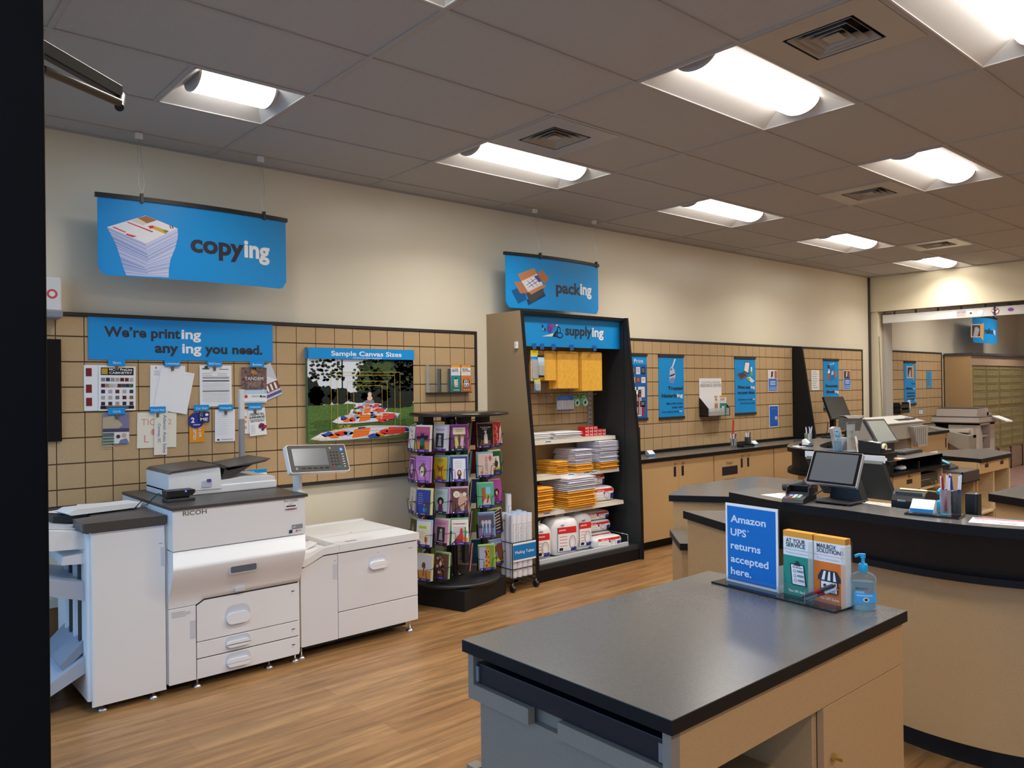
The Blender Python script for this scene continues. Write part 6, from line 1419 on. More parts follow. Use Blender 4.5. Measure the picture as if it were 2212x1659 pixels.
# tilted black screen on the far worktop
t = thing('touch_screen', 'large black touch screen tilted back on the worktop beyond the fin', 'monitor', (9.92, 4.93, ZW))
p = MB(); a = Vector((9.633,4.85,1.150)); b = Vector((10.178,4.85,1.160)); c = Vector((10.195,4.965,1.432)); d = Vector((9.655,4.965,1.438)); n_ = (b-a).cross(d-a).normalized()
p.prism([a, b, c, d], -n_*.025, M_BLKPL); f = MB(); q0 = [v.lerp((a+b+c+d)/4, .05)+n_*.001 for v in (a,b,c,d)]; f.add(q0, [(0,1,2,3)], mat('screen_off', '#3b3a34', .22, 0, .6)); bw(p, 'housing', t); bw(f, 'screen', t)
p = MB(); p.box((9.86,4.93,.905), (9.92,4.99,1.22), M_BLKPL); p.box((9.76,4.86,.8975), (10.02,5.06,.91), M_BLKPL); bw(p, 'stand', t, bevel=.003)
p = MB(); p.tube([(9.80,4.98,1.10),(9.72,4.95,1.0),(9.65,4.95,.91),(9.74,4.99,.905)], .005, M_BLKPL, 6); bw(p, 'cables', t)

# ================================================================== rolling gate and mailbox bank
t = thing('rolling_gate', 'raised rolling grille with a white bottom bar carrying round stickers', 'gate', (XS+.1, 2.6, 2.49))
p = MB(); p.box((XS+.06, YR+.02, 2.492), (XS+.12, 5.11, 2.612), mat('gate_bar_white', '#dcdad4', .4)); A = p.art((XS+.06,0,0), (0,-1,0), (0,0,1))
A.rect(-4.10, 2.50, -3.98, 2.60, col('#c4bdb6')); A.text('LIFT HERE', -4.09, 2.56, .016, col('#4a7ac0'), w=.10); A.lines(-4.09, 2.54, .09, 2, .018, .008, col('#c89a92'))
A.disc(-3.92, 2.548, .036, W_); A.disc(-3.92, 2.548, .016, col('#5a5a5e')); A.disc(-3.80, 2.55, .036, W_); A.disc(-3.62, 2.555, .046, col('#c9555a')); A.disc(-3.62, 2.555, .036, W_); A.line(-3.65, 2.53, -3.59, 2.58, .012, BK); A.disc(-3.44, 2.56, .034, col('#8a4ab0'), .022)
A.rect(-3.22, 2.52, -3.02, 2.60, col('#e6e0dc')); A.lines(-3.20, 2.585, .16, 4, .018, .010, col('#cf6a66')); bw(p, 'bottom_bar', t)
for z in (2.625, 2.643, 2.661): p = MB(); p.cyl((XS+.09, YR+.02, z), (XS+.09, 5.11, z), .005, M_DKGR, 8); bw(p, 'curtain_rod', t)
for k in range(30):
    y = 4.95-k*.30; p = MB(); p.box((XS+.08, y-.010, 2.612), (XS+.10, y+.010, 2.664), M_DKGR); bw(p, 'curtain_link', t)
p = MB(); p.box((XS+.05, 3.62, 2.50), (XS+.058, 3.64, 2.66), mat('pull_cord', '#2d3450', .5)); bw(p, 'pull_strap', t)
M_BOXB = mat('mailbox_brass', '#a89a68', .32, .25); M_BOXF = mat('mailbox_frame', '#93865c', .4, .1)
t = thing('mailbox_bank', 'long bank of small brass mailbox doors with a tan end panel, in the far room', 'mailboxes', (16.4, 5.05, 0))
p = MB(); p.box((14.48, 4.835, 0), (14.52, 5.25, 2.06), M_TAN_L); p.box((14.52, 4.86, 0), (18.45, 5.25, 2.06), M_TAN_L); p.box((14.52, 4.832, 1.89), (18.45, 4.862, 2.06), speckle('mailbox_header', '#b59b84', '#ab917a', 60, .6)); bw(p, 'cabinet', t)
p = MB(); p.box((14.46, 4.80, 2.06), (18.45, 5.26, 2.10), mat('cap_dark', '#454252', .5)); bw(p, 'top_trim', t)
rnd = random.Random(6)
for c in range(6):
    x0 = 14.56+c*.655
    for z0, z1 in ((1.165,1.87),(.415,1.115)):
        p = MB(); p.box((x0, 4.845, z0), (x0+.63, 4.862, z1), M_BOXF)
        nx, nz = 7, 5; dw, dh = .57/nx, (z1-z0-.06)/nz
        for i in range(nx):
            for j in range(nz):
                xa = x0+.03+i*dw; za = z0+.03+j*dh; p.box((xa+.004, 4.834, za+.006), (xa+dw-.004, 4.847, za+dh-.006), M_BOXB); p.box((xa+.008, 4.826, za+dh-.020), (xa+dw-.008, 4.836, za+dh-.012), M_METAL); p.box((xa+dw*.4, 4.830, za+dh*.35), (xa+dw*.6, 4.836, za+dh*.55), M_BRASS)  # light steel strip along each door top stands in for a highlight
        bw(p, 'mailbox_module', t)
    p = MB(); p.box((x0+.01, 4.845, .03), (x0+.55, 4.862, .38), speckle('mailbox_drawer', '#a98d78', '#9f826d', 60, .6)); p.box((x0+.57, 4.84, .0), (x0+.60, 4.862, .40), mat('kick_gap', '#2a1414', .7)); bw(p, 'lower_panel', t)

# ================================================================== service counters in the middle of the shop
def off(pts, d):
    """open plan curve moved sideways by d (positive = to the right of travel)"""
    out = []
    for i, p in enumerate(pts):
        a = Vector(pts[max(i-1, 0)]); b = Vector(pts[min(i+1, len(pts)-1)]); t_ = (b-a).normalized(); out.append((p[0]+t_.y*d, p[1]-t_.x*d))
    return out
def smooth(pts, n=5):
    P = [Vector(p) for p in pts]; out = []
    for i in range(len(P)-1):
        p0, p1, p2, p3 = P[max(i-1,0)], P[i], P[i+1], P[min(i+2,len(P)-1)]
        for k in range(n):
            t_ = k/n; out.append(tuple(.5*((2*p1)+(p2-p0)*t_+(2*p0-5*p1+4*p2-p3)*t_*t_+(3*p1-p0-3*p2+p3)*t_**3)))
    return out + [tuple(P[-1])]
# low packing counter behind the ledge
t = thing('packing_counter', 'low grey topped packing counter with tan sides, behind the left end of the black counter', 'counter', (4.6, 2.9, 0))
lp = [(3.995,3.089),(4.451,3.295),(5.282,3.265),(5.29,2.787),(5.04,2.64),(4.75,2.58),(4.42,2.44)]
p = MB(); p.slab(lp, .874, .912, M_EDGE); p.slab([(x*.9995, y) for x, y in lp], .9121, .9145, M_TOP); bw(p, 'top', t)
ins = [(4.02,3.075),(4.455,3.27),(5.255,3.24),(5.265,2.80),(5.03,2.665),(4.75,2.605),(4.44,2.465)]
p = MB(); p.slab(ins, .09, .874, M_GABLE if False else speckle('tan_side', '#b8966a', '#ad8a5d', 120, .5)); bw(p, 'body', t)
p = MB(); p.slab([(x+.03, y-.02) for x, y in ins], 0, .09, M_EDGE); bw(p, 'toe_kick', t)
# low step shelf between packing counter and wing
t = thing('step_shelf', 'low counter step with a dark slanting edge, beside the tan wing', 'counter', (3.9, 2.8, 0))
sp = [(3.975,3.07),(3.66,2.755),(3.80,2.60),(4.40,2.44),(4.20,2.80)]
p = MB(); p.slab(sp, .662, .70, M_EDGE); p.slab(sp, .7001, .702, M_TOP); bw(p, 'top', t)
p = MB(); p.slab([(3.975,3.05),(3.685,2.76),(3.82,2.62),(4.38,2.46),(4.18,2.80)], 0, .662, speckle('tan_side', '#b8966a', '#ad8a5d')) if False else p.slab([(3.975,3.05),(3.685,2.76),(3.82,2.62),(4.38,2.46),(4.18,2.80)], 0, .662, MATS['tan_side']); bw(p, 'body', t)
# main service counter: curved raised ledge, black fascia, tan body
fr_ = smooth([(3.580,2.372),(3.446,1.986),(3.422,1.667),(3.385,1.387),(3.398,1.15),(3.455,.95),(3.60,.62),(3.86,.30),(4.25,.05)], 5)
bk = smooth([(3.889,2.366),(3.82,2.174),(3.690,1.713),(3.645,1.50),(3.673,1.22),(3.70,1.05),(3.84,.78),(4.06,.50),(4.35,.30)], 5)
t = thing('service_counter', 'long curved service counter with raised black ledge and tan front, at right', 'counter', (3.8, 1.4, 0))
def ribbon(front, back, z0, z1, m, cap=None):
    p = MB(); n = len(front)
    for i in range(n-1):
        q_ = [front[i], front[i+1], back[i+1], back[i]]
        vs = [(x, y, z0) for x, y in q_]+[(x, y, z1) for x, y in q_]
        p.add(vs, [(0,1,5,4)], m, True); p.add(vs, [(2,3,7,6)], m, True); p.add(vs, [(4,5,6,7)], cap or m, True); p.add(vs, [(3,2,1,0)], m, True)
    for i, fl in ((0, 0), (n-1, 1)):
        vs = [(*front[i], z0), (*back[i], z0), (*back[i], z1), (*front[i], z1)]; p.add(vs, [(0,1,2,3) if fl else (3,2,1,0)], m)
    return p
IN = lambda d: off(fr_, -d)
bw(ribbon(fr_, bk, 1.000, 1.040, M_EDGE, M_TOP), 'raised_ledge', t)
p = MB(); top_, bot = IN(.03), IN(.085); n = len(fr_)
for i in range(n-1): p.add([(*bot[i],.825),(*bot[i+1],.825),(*top_[i+1],1.0),(*top_[i],1.0)], [(0,1,2,3)], M_BLACK, True)
bw(p, 'fascia', t)
bw(ribbon(IN(.065), IN(.26), .795, .825, M_EDGE), 'lip', t)
bw(ribbon(IN(.155), IN(.26), .10, .795, mat('tan_counter', '#b08c5e', .5) if False else M_TAN_L), 'tan_front', t)
bw(ribbon(IN(.21), IN(.30), 0, .10, M_BLACK), 'toe_kick', t)
wk = [(x+.72, y+.04) for x, y in IN(.2)]
bw(ribbon(IN(.25), wk, .80, .835, M_EDGE, M_TOP), 'work_surface', t)
p = MB(); e_ = IN(.26); k_ = 0
p.slab([e_[0], (e_[0][0]+.30, e_[0][1]), (e_[0][0]+.30, e_[0][1]-.03), (e_[0][0]+.02, e_[0][1]-.03)], 0, 1.0, M_TAN_L); bw(p, 'end_panel', t)
# tan wing shelf at its left end
t = thing('counter_wing', 'tan wedge shaped shelf with black edge at the left end of the service counter', 'counter', (3.62, 2.45, 0))
wp = [(3.553,2.650),(3.369,2.252),(3.44,2.06),(3.575,2.08),(3.66,2.385),(3.74,2.462)]
p = MB(); p.slab(wp, .872, .912, M_EDGE); p.slab(wp, .9121, .9145, M_TOP); bw(p, 'top', t)
p = MB(); p.slab([(3.562,2.628),(3.390,2.252),(3.455,2.09),(3.57,2.11),(3.655,2.39),(3.73,2.45)], 0, .872, MATS['tan_side']); bw(p, 'body', t)

ZL = 1.0405
def flat_sheet(label, a, b, c, z, arts, name='price_sheet', m=M_PAPER):
    """sheet lying on a counter: corner a, along b, across c"""
    a, b, c = Vector((*a, 0)), Vector((*b, 0)), Vector((*c, 0)); u = b-a; v = c-a
    t = thing(name, label, 'paper', (a.x, a.y, z)); p = MB(); p.obox((0,0,0), u, v, (0,0,.001), m); A = p.art((0,0,.001), u, v); arts(A, u.length, v.dot((u.cross(Vector((0,0,1)))*-1).normalized()) if False else v.length); p.build('sheet', t); return t
rp = lambda A, w, h: (A.rect(w*.04, h*.78, w*.96, h*.92, col('#cf5560')), A.lines(w*.06, h*.64, w*.8, 4, h*.15, h*.05, col('#b9bcc4'), random.Random(2)), A.rect(w*.5, h*.2, w*.9, h*.55, col('#d8d4d6')))
flat_sheet('white rate sheet with red heading lying at the left end of the black ledge', (3.60,2.195), (3.53,1.985), (3.745,2.150), ZL, rp)
flat_sheet('white rate sheet with a red top edge lying on the ledge at the right border', (3.462,1.175), (3.512,.985), (3.60,1.205), ZL, rp)
# register screen on the ledge
t = thing('register_screen', 'black register touch screen with silver rim, leaning back on the service counter', 'register', (3.62, 1.80, ZL))
q4 = [Vector(v) for v in ((3.600,1.950,1.128),(3.600,1.698,1.122),(3.700,1.707,1.272),(3.700,1.955,1.277))]; n_ = (q4[1]-q4[0]).cross(q4[3]-q4[0]).normalized(); cc = sum(q4, Vector())/4
p = MB(); p.prism([cc+(v-cc)*1.0 for v in q4], -n_*.020, mat('rim_silver', '#b9babd', .35, .5)); bw(p, 'rim', t, bevel=.004)
p = MB(); p.prism([cc+(v-cc)*.965 + n_*.0005 for v in q4], n_*.003, M_BLKGL); bw(p, 'bezel', t)
p = MB(); q5 = [cc+(v-cc)*.86+n_*.0042 for v in q4]; p.add(q5, [(0,1,2,3)], mat('screen_glow_off', '#54585c', .16, 0, .7)); bw(p, 'screen', t)
p = MB(); p.prism([(3.665,y,z) for y, z in ((1.86,1.052),(1.70,1.052),(1.74,1.17),(1.84,1.17))], (.06,0,0), M_BLKPL); p.box((3.53,1.695,1.046), (3.72,1.875,1.054), M_BLKPL); bw(p, 'stand', t, bevel=.003)
p = MB()
for x, y in ((3.545,1.71),(3.70,1.71),(3.70,1.86),(3.545,1.86)): p.cyl((x,y,1.0405), (x,y,1.048), .008, M_BLKPL, 10)
bw(p, 'rubber_feet', t)
p = MB(); p.tube([(3.64,1.83,1.12),(3.60,1.87,1.09),(3.57,1.90,1.065),(3.56,1.93,1.058)], .003, M_BLKPL, 6); bw(p, 'cable', t)
# card terminal and scanner
t = thing('card_terminal', 'black card payment terminal with coloured keys at the front edge of the ledge', 'card terminal', (3.53, 1.945, ZL), math.radians(-80))
p = MB(); p.prism([(-.05,y,z) for y, z in ((-.10,.0),(.10,0),(.10,.028),(.03,.045),(-.09,.022))], (.10,0,0), M_BLKPL); p.build('body', t, bevel=.006)
p = MB(); p.prism([(-.055,y,z) for y, z in ((-.03,.03),(-.02,.07),(.02,.075),(.035,.04))], (.006,0,0), M_BLKPL); p.prism([(.049,y,z) for y, z in ((-.03,.03),(-.02,.07),(.02,.075),(.035,.04))], (.006,0,0), M_BLKPL); p.prism([(-.055,y,z) for y, z in ((.02,.074),(.028,.074),(.045,.04),(.035,.04))], (.11,0,0), M_BLKPL); p.build('privacy_hood', t, bevel=.002)
p = MB(); A = p.art((0,-.085,.0245), (1,0,0), (0,.98,.19))
for r in range(4):
    for c in range(3): A.rect(-.03+c*.021, .006+r*.014, -.014+c*.021, .016+r*.014, col(['#cf3a34','#d8c23a','#3a9a52','#3a62c0','#c9cbd0','#b9d0e8','#c9cbd0','#cfd4da','#7fb0e0','#5a6ad0','#cfd4da','#c9cbd0'][r*3+c]), 2)
p.build('keypad', t)
t = thing('barcode_scanner', 'black handheld barcode scanner resting behind the card terminal', 'scanner', (3.80, 2.07, ZL)); p = MB()
p.tube([(-.02,.10,.025),(-.015,.05,.030),(-.01,.0,.045),(-.0,-.03,.055)], .020, M_BLKPL, 12); p.build('handle', t)
p = MB(); p.ball((0,-.04,.058), .034, M_DKGR, 16, 10, 1, 1.3, .8); p.build('head', t)
p = MB(); p.ball((-.026,-.055,.060), .010, M_METAL, 10, 6); p.build('button', t)
# clerk screen seen from behind, and the receipt printer
t = thing('clerk_monitor', 'dark grey back of a clerk monitor with a white top, behind the register screen', 'monitor', (4.1, 1.93, .8355))
p = MB(); p.prism([(3.99,y,z) for y, z in ((2.155,1.232),(1.735,1.228),(1.735,1.215),(2.155,1.218))], (.03,0,0), M_WHPL)
a, b, c, d = [Vector(v) for v in ((3.992,2.150,1.225),(3.992,1.738,1.22),(4.19,1.760,1.012),(4.19,2.15,1.02))]; n_ = (d-a).cross(b-a).normalized()
p2 = MB(); p2.prism([a,b,c,d], n_*-.03 if n_.x > 0 else n_*.03, M_CHARC); bw(p2, 'back_shell', t, bevel=.004)
p.prism([(3.985,2.158,1.244),(3.985,1.732,1.240),(3.985,1.732,1.205),(3.985,1.84,1.195),(3.985,2.05,1.198),(3.985,2.158,1.212)], (.008,0,0), M_WHPL); bw(p, 'white_cap', t)
p = MB(); p.tube([(4.12,1.93,1.08),(4.16,1.93,.98),(4.14,1.93,.87)], .022, M_METAL, 12); p.box((4.02,1.83,.8355), (4.24,2.03,.85), M_WHPL); bw(p, 'stand', t)
t = thing('receipt_printer', 'black curved receipt printer with yellow paper edge, behind the ledge', 'receipt printer', (3.85, 1.53, .8355))
p = MB(); p.prism([(x,1.455,z) for x, z in ((3.745,.86),(3.745,1.06),(3.765,1.098),(3.80,1.108),(3.93,1.085),(3.97,1.0),(3.97,.84),(3.745,.84))], (0,.145,0), M_BLKPL); bw(p, 'body', t, bevel=.012)
p = MB(); p.box((3.757,1.47,1.082), (3.765,1.585,1.1), M_DKGR); p.prism([(x,1.46,z) for x, z in ((3.79,1.108),(3.93,1.090),(3.93,1.094),(3.80,1.113))], (0,.12,0), col('#e6dc9a')); bw(p, 'paper', t)
p = MB(); A = p.art((3.744,1.60,1.035), (0,-1,0), (0,0,1)); A.text('EPSON', .03, .022, .008, W_, w=.035); bw(p, 'logo', t)
t = thing('keyboard', 'pale keyboard just showing behind the ledge, between register and receipt printer', 'keyboard', (3.80, 1.68, .8355)); p = MB(); p.box((-.06,-.10,0), (.06,.10,.165), M_DKGR); p.box((-.07,-.11,.165), (.07,.11,.18), mat('kb_pale', '#cfc9bc', .5))
for r in range(4):
    for k in range(9): p.box((-.062+r*.03,-.103+k*.023,.18), (-.038+r*.03,-.085+k*.023,.19), mat('kb_key', '#e6dfd0', .5))
p.build('keys', t)
# card tray with pens
t = thing('desk_organizer', 'black acrylic tray holding business cards and pen cups on the ledge', 'organizer', (3.545, 1.335, ZL), math.radians(-83)); p = MB(); p.box((-.105,-.055,0), (.105,.065,.008), M_BLKGL); p.build('base', t, bevel=.002)
card_box('clear business card holder with blue striped cards on the ledge tray', (3.535, 1.375, ZL+.0085), math.radians(-83))
cup('clear cup full of red and blue pens on the ledge tray', (3.552, 1.292, ZL+.0085), 0, .022, .105); bunch('the red pen cup', (3.552, 1.292, ZL+.0085), [(PR,PW),(PR,PW),(PR,PR),(PR,PW)], 7, .10, .155)
cup('second clear cup with blue and white pens on the ledge tray', (3.572, 1.258, ZL+.0085), 0, .020, .10, True); bunch('the blue pen cup', (3.572, 1.258, ZL+.0085), [(PB2,PW),(PW,PB2),(PB2,PW)], 8, .14, .16)
def sanitizer(label, loc, s=1., rz=0, full_=False):
    t = thing('sanitizer_bottle', label, 'sanitizer', loc, rz); w = s
    p = MB(); p.lathe([(.030*w,0),(.034*w,.004*w),(.0335*w,.05*w),(.031*w,.075*w),(.034*w,.100*w),(.033*w,.112*w),(.022*w,.124*w),(.014*w,.128*w),(.014*w,.132*w)], clear('gel_clear', '#edf5f8', .93, .05), 28, (0,0,0), 1.25, .72); p.build('bottle', t)
    p = MB(); p.lathe([(.027*w,.004*w),(.0305*w,.006*w),(.030*w,.05*w),(.0275*w,.075*w),(.029*w,.095*w)], clear('gel_blue', '#cfe8f4', .86, .1), 24, (0,0,0), 1.22, .68); p.build('gel', t)
    c = mat('pump_blue', '#1fa6d6', .3); p = MB(); p.lathe([(.0145*w,.128*w),(.0155*w,.130*w),(.0155*w,.152*w),(.013*w,.156*w),(.006*w,.158*w),(.006*w,.178*w)], c, 20); p.cyl((0,0,.176*w), (0,0,.190*w), .009*w, c, 16); p.tube([(.008*w,0,.186*w),(-.012*w,0,.186*w),(-.026*w,0,.180*w)], .0055*w, c, 10); p.build('pump', t)
    if full_:
        fn = lambda a, b, h: Vector((1.262*.0337*w*math.sin(a/(.0337*w)), -(.726*.0337*w)*math.cos(a/(.0337*w))-h-.0006, b)); p = MB(); A = p.art((0,0,0), (1,0,0), (0,0,1), .004, fn)
        lb = col('#49aee6'); A.rect(-.026, .024, .036, .054, lb, 1); A.rect(-.022, .052, .0, .060, col('#8fc6e6'), 1); A.rect(-.02, .044, .02, .049, col('#a9d6ee'), 2); A.disc(.004, .034, .0075, col('#e6e2d2'), L=3); A.disc(.004, .034, .004, col('#3a3428'), L=4)
        A.text('germ', -.022, .066, .007, NV, w=.022, bold=.01, L=2); A.text('x', .002, .066, .009, col('#d6263c'), bold=.03, L=2); p.build('bottle_label', t)
    return t
sanitizer('small blue pump bottle behind the card tray on the service counter', (3.70, 1.36, .8355), 1.6)
t = thing('stapler', 'tall black rounded device standing behind the ledge, right of the pen cups', 'office device', (3.76, 1.255, .8355)); p = MB(); p.prism([(x, y, 0) for x, y in rr(-.03,-.026,.03,.026,.012)], (0,0,.285), M_BLKPL); p.build('body', t, bevel=.006)
MB().cyl((-.02,-.018,.285), (-.02,-.018,.291), .004, M_WHPL, 8).build('button', t)

# counter at the right edge, behind the service counter
t = thing('side_counter', 'dark topped tan counter cut off by the right edge of the photo', 'counter', (5.7, 1.4, 0)); cp_ = [(5.407,1.719),(5.20,1.31),(5.0,.92),(6.2,.80),(6.9,1.70),(6.023,1.705)]
p = MB(); p.slab(cp_, .866, .912, M_EDGE); p.slab(cp_, .9121, .9145, M_TOP); bw(p, 'top', t); p = MB(); p.slab([(5.435,1.69),(5.235,1.31),(5.04,.95),(6.18,.83),(6.86,1.67),(6.02,1.675)], 0, .866, M_TAN_L); bw(p, 'body', t)
p = MB(); p.box((5.20,1.70,.0), (5.30,1.72,.62), M_RAW); bw(p, 'raw_edge_panel', t)

# rear register station
t = thing('rear_station', 'rear register station with raised black ledge, dark cubbies and a tan drawer', 'counter', (6.8, 3.2, 0))
rf = smooth([(7.79,4.07),(7.03,3.916),(6.62,3.76),(6.435,3.60),(6.36,3.40),(6.36,3.1),(6.36,2.76)], 4); rb = smooth([(7.80,3.85),(7.12,3.66),(6.84,3.56),(6.64,3.43),(6.58,3.30),(6.58,3.05),(6.58,2.76)], 4)
bw(ribbon(rf, rb, 1.000, 1.040, M_EDGE, M_TOP), 'raised_ledge', t)
rin = off(rf, -.04); bw(ribbon(rin, off(rf, -.16), .835, 1.0, M_BLACK), 'fascia', t); bw(ribbon(off(rf, -.0), off(rf, -.16), .805, .835, M_EDGE), 'lip', t); bw(ribbon(off(rf, -.09), off(rf, -.16), .0, .805, M_TAN_L), 'tan_front', t)
p = MB(); p.slab([(6.50,2.73),(7.45,2.73),(7.62,3.25),(7.55,3.85),(7.1,3.6),(6.60,3.3)], .945, .975, M_EDGE, M_TOP); p.slab([(6.38,2.73),(7.45,2.73),(7.45,2.80),(6.38,2.80)], .945, .9752, M_EDGE, M_TOP); bw(p, 'work_surface', t)
p = MB()
for x in (6.36, 6.945, 7.43): p.box((x, 2.735, .875), (x+.022, 3.2, .945), M_BLACK)
p.box((6.36, 3.18, .60), (7.45, 3.2, .945), M_BLACK); p.box((6.36, 2.70, .856), (7.475, 3.2, .876), M_EDGE); bw(p, 'cubby_row', t)
p = MB()
for x in (6.40, 6.965, 7.435): p.box((x, 2.735, .09), (x+.022, 3.2, .856), M_RAW)
p.box((6.42, 2.74, .600), (7.44, 3.18, .618), M_RAW); p.box((6.985, 2.735, .69), (7.435, 3.18, .706), M_RAW); p.box((6.4, 2.80, 0), (7.45, 3.18, .09), M_EDGE); bw(p, 'shelf_frame', t)
p = MB(); p.box((6.425, 2.725, .712), (6.962, 2.745, .855), M_TANF); d = bw(p, 'drawer', t, bevel=.002)
p = MB(); p.box((6.675, 2.7235, .770), (6.785, 2.726, .806), mat('slot_dark', '#2a1512', .6)); bw(p, 'handle', d); keylock(d, 6.72, .830, 2.725)
t = thing('cash_drawer', 'dark brown cash drawer with keys in its lock, in the rear station shelf', 'cash drawer', (7.2, 2.95, .7065)); p = MB(); p.box((6.995, 2.76, .707), (7.40, 3.1, .815), M_DKGR); bw(p, 'case', t, bevel=.003)
p = MB(); p.box((7.0, 2.752, .712), (7.395, 2.76, .80), mat('drawer_brown', '#35302c', .45)); A = fart(p, 2.752); A.rect(7.01, .765, 7.22, .769, GRY); bw(p, 'front', t); keylock(t, 7.24, .735, 2.752)
t = thing('keys', 'bunch of brass keys hanging from the rear cash drawer lock', 'keys', (7.26, 2.722, .735)); p = MB(); p.tube([(0,0,0),(.02,-.004,-.02),(.03,-.004,.0),(.012,0,.012),(0,0,0)], .0025, M_BRASS, 6); p.box((-.004,-.004,-.055), (.012,-.002,-.012), M_BRASS); p.box((.022,-.006,-.045), (.036,-.004,-.01), M_BRASS); p.build('key_ring', t)
t = thing('crumpled_paper', 'crumpled pale paper lying in the rear station cubby', 'paper', (6.72, 2.80, .8765)); p = MB(); r_ = random.Random(3); p.ball((0,0,.022), .06, M_PAPER, 14, 8, 1.3, .7, .36, lambda q: 1+r_.uniform(-.25,.2)); p.build('wad', t)
t = thing('phone', 'dark desk phone with a lit blue display on the low desk of the rear station', 'phone', (7.66, 2.80, .8165)); p = MB(); p.prism([(-.10,y,z) for y, z in ((-.09,0),(.08,0),(.08,.085),(.05,.085),(-.09,.02))], (.20,0,0), M_DKGR); p.build('base', t, bevel=.004)
p = MB(); p.obox((.0,-.035,.048), (.06,0,0), (0,.06,.027), (0,-.001,.002), emit('phone_blue', '#3fa8e6', 1.0)); p.build('display', t); p = MB(); p.prism([(-.105,y,z) for y, z in ((-.08,.024),(.07,.086),(.07,.11),(-.08,.05))], (.045,0,0), M_BLKPL); p.build('handset', t, bevel=.008)
MB().box((-.12,.085,0), (.10,.092,.15), M_PAPER).build('card_back', t)
t = thing('low_desk', 'low dark desk with deep brown apron, right of the rear station cubbies', 'desk', (7.65, 2.85, 0)); p = MB(); p.box((7.462, 2.57, .796), (7.828, 3.3, .816), M_TOP); bw(p, 'top', t); p = MB(); p.box((7.462, 2.56, .725), (7.828, 2.58, .815), mat('apron_brown', '#3d352f', .5)); p.box((7.462, 2.555, .715), (7.828, 2.585, .727), M_EDGE); bw(p, 'apron', t); p = MB(); p.box((7.462, 3.28, 0), (7.828, 3.3, .796), M_RAW); p.box((7.462, 2.6, 0), (7.478, 3.28, .796), M_RAW); p.box((7.812, 2.6, 0), (7.828, 3.28, .796), M_RAW); bw(p, 'legs_panel', t)
t = thing('waste_bin', 'brown waste bin under the low desk', 'bin', (7.63, 2.85, .0)); MB().lathe([(.10,0),(.13,.45),(.125,.45),(.095,.01),(0,.01)], mat('bin_brown', '#5a3a20', .6), 20).build('bin', t)
t = thing('drawer_counter', 'grey topped counter with two locked tan drawers over open pale cubbies', 'counter', (8.24, 2.9, 0))
dp = [(7.833,2.545),(8.67,2.545),(8.85,2.62),(9.04,2.95),(8.55,3.16),(8.0,3.0)]
p = MB(); p.slab(dp, .872, .908, M_EDGE, M_TOP); bw(p, 'top', t)
p = MB(); p.box((7.835, 2.58, .0), (7.853, 3.05, .872), M_TANF); p.box((8.215, 2.565, .0), (8.233, 3.05, .872), M_RAW); p.box((8.632, 2.56, 0), (8.655, 3.05, .872), M_RAW); p.box((7.85, 3.03, 0), (8.65, 3.05, .872), M_RAW); p.box((7.85, 2.565, .395), (8.64, 3.03, .412), M_RAW); p.box((7.85, 2.62, 0), (8.64, 3.03, .09), M_EDGE); bw(p, 'carcass', t)
for a, b in ((7.838, 8.222), (8.226, 8.650)):
    p = MB(); p.box((a, 2.560, .768), (b, 2.578, .870), M_TANF); d = bw(p, 'drawer', t, bevel=.002); m_ = (a+b)/2-.01
    q_ = MB(); q_.box((m_-.045, 2.5585, .818), (m_+.045, 2.561, .848), mat('slot_dark', '#2a1512', .6)); bw(q_, 'handle', d); keylock(d, m_, .860, 2.56)
t = thing('box', 'small white carton in the left cubby of the drawer counter', 'box', (7.93, 2.68, .4125)); MB().box((-.05,-.05,0), (.05,.05,.075), M_PAPER).build('carton', t, bevel=.004)
# things on the rear station
t = thing('rear_touch_screen', 'grey touch screen tilted back on the rear station ledge', 'register', (6.65, 2.95, .9755))
q4 = [Vector(v) for v in ((6.44,2.85,1.107),(6.84,2.85,1.107),(6.80,2.955,1.300),(6.43,2.955,1.308))]; n_ = (q4[1]-q4[0]).cross(q4[3]-q4[0]).normalized(); cc = sum(q4, Vector())/4
p = MB(); p.prism(q4, -n_*.022, M_DKGR); bw(p, 'housing', t, bevel=.003); p = MB(); p.add([cc+(v-cc)*.86+n_*.001 for v in q4], [(0,1,2,3)], mat('screen_pale', '#8f9896', .2, 0, .6)); bw(p, 'screen', t)
p = MB(); p.box((6.60,2.87,.9755), (6.80,3.05,1.10), M_BLKPL); bw(p, 'stand', t, bevel=.004)
t = thing('label_printer', 'black label printer with a white tag on top, left of the rear touch screen', 'printer', (6.27, 2.9, ZL)); p = MB(); p.prism([(6.37,y,z) for y, z in ((2.80,1.0405),(2.98,1.0405),(2.98,1.14),(2.80,1.115))], (.125,0,0), M_BLKPL); bw(p, 'body', t, bevel=.008); p = MB(); p.obox((6.39,2.83,1.121), (.07,0,0), (0,.08,.011), (0,0,.001), M_PAPER); bw(p, 'tag', t)
t = thing('acrylic_sign', 'clear upright acrylic sign holder on the rear ledge', 'sign holder', (6.45, 3.08, ZL)); p = MB(); p.box((-.075,-.004,0), (.075,.0,.24), M_ACR); p.box((-.075,-.008,.232), (.075,.004,.24), M_METAL); p.box((-.075,-.04,0), (.075,.03,.004), M_ACR); p.build('sheet', t)
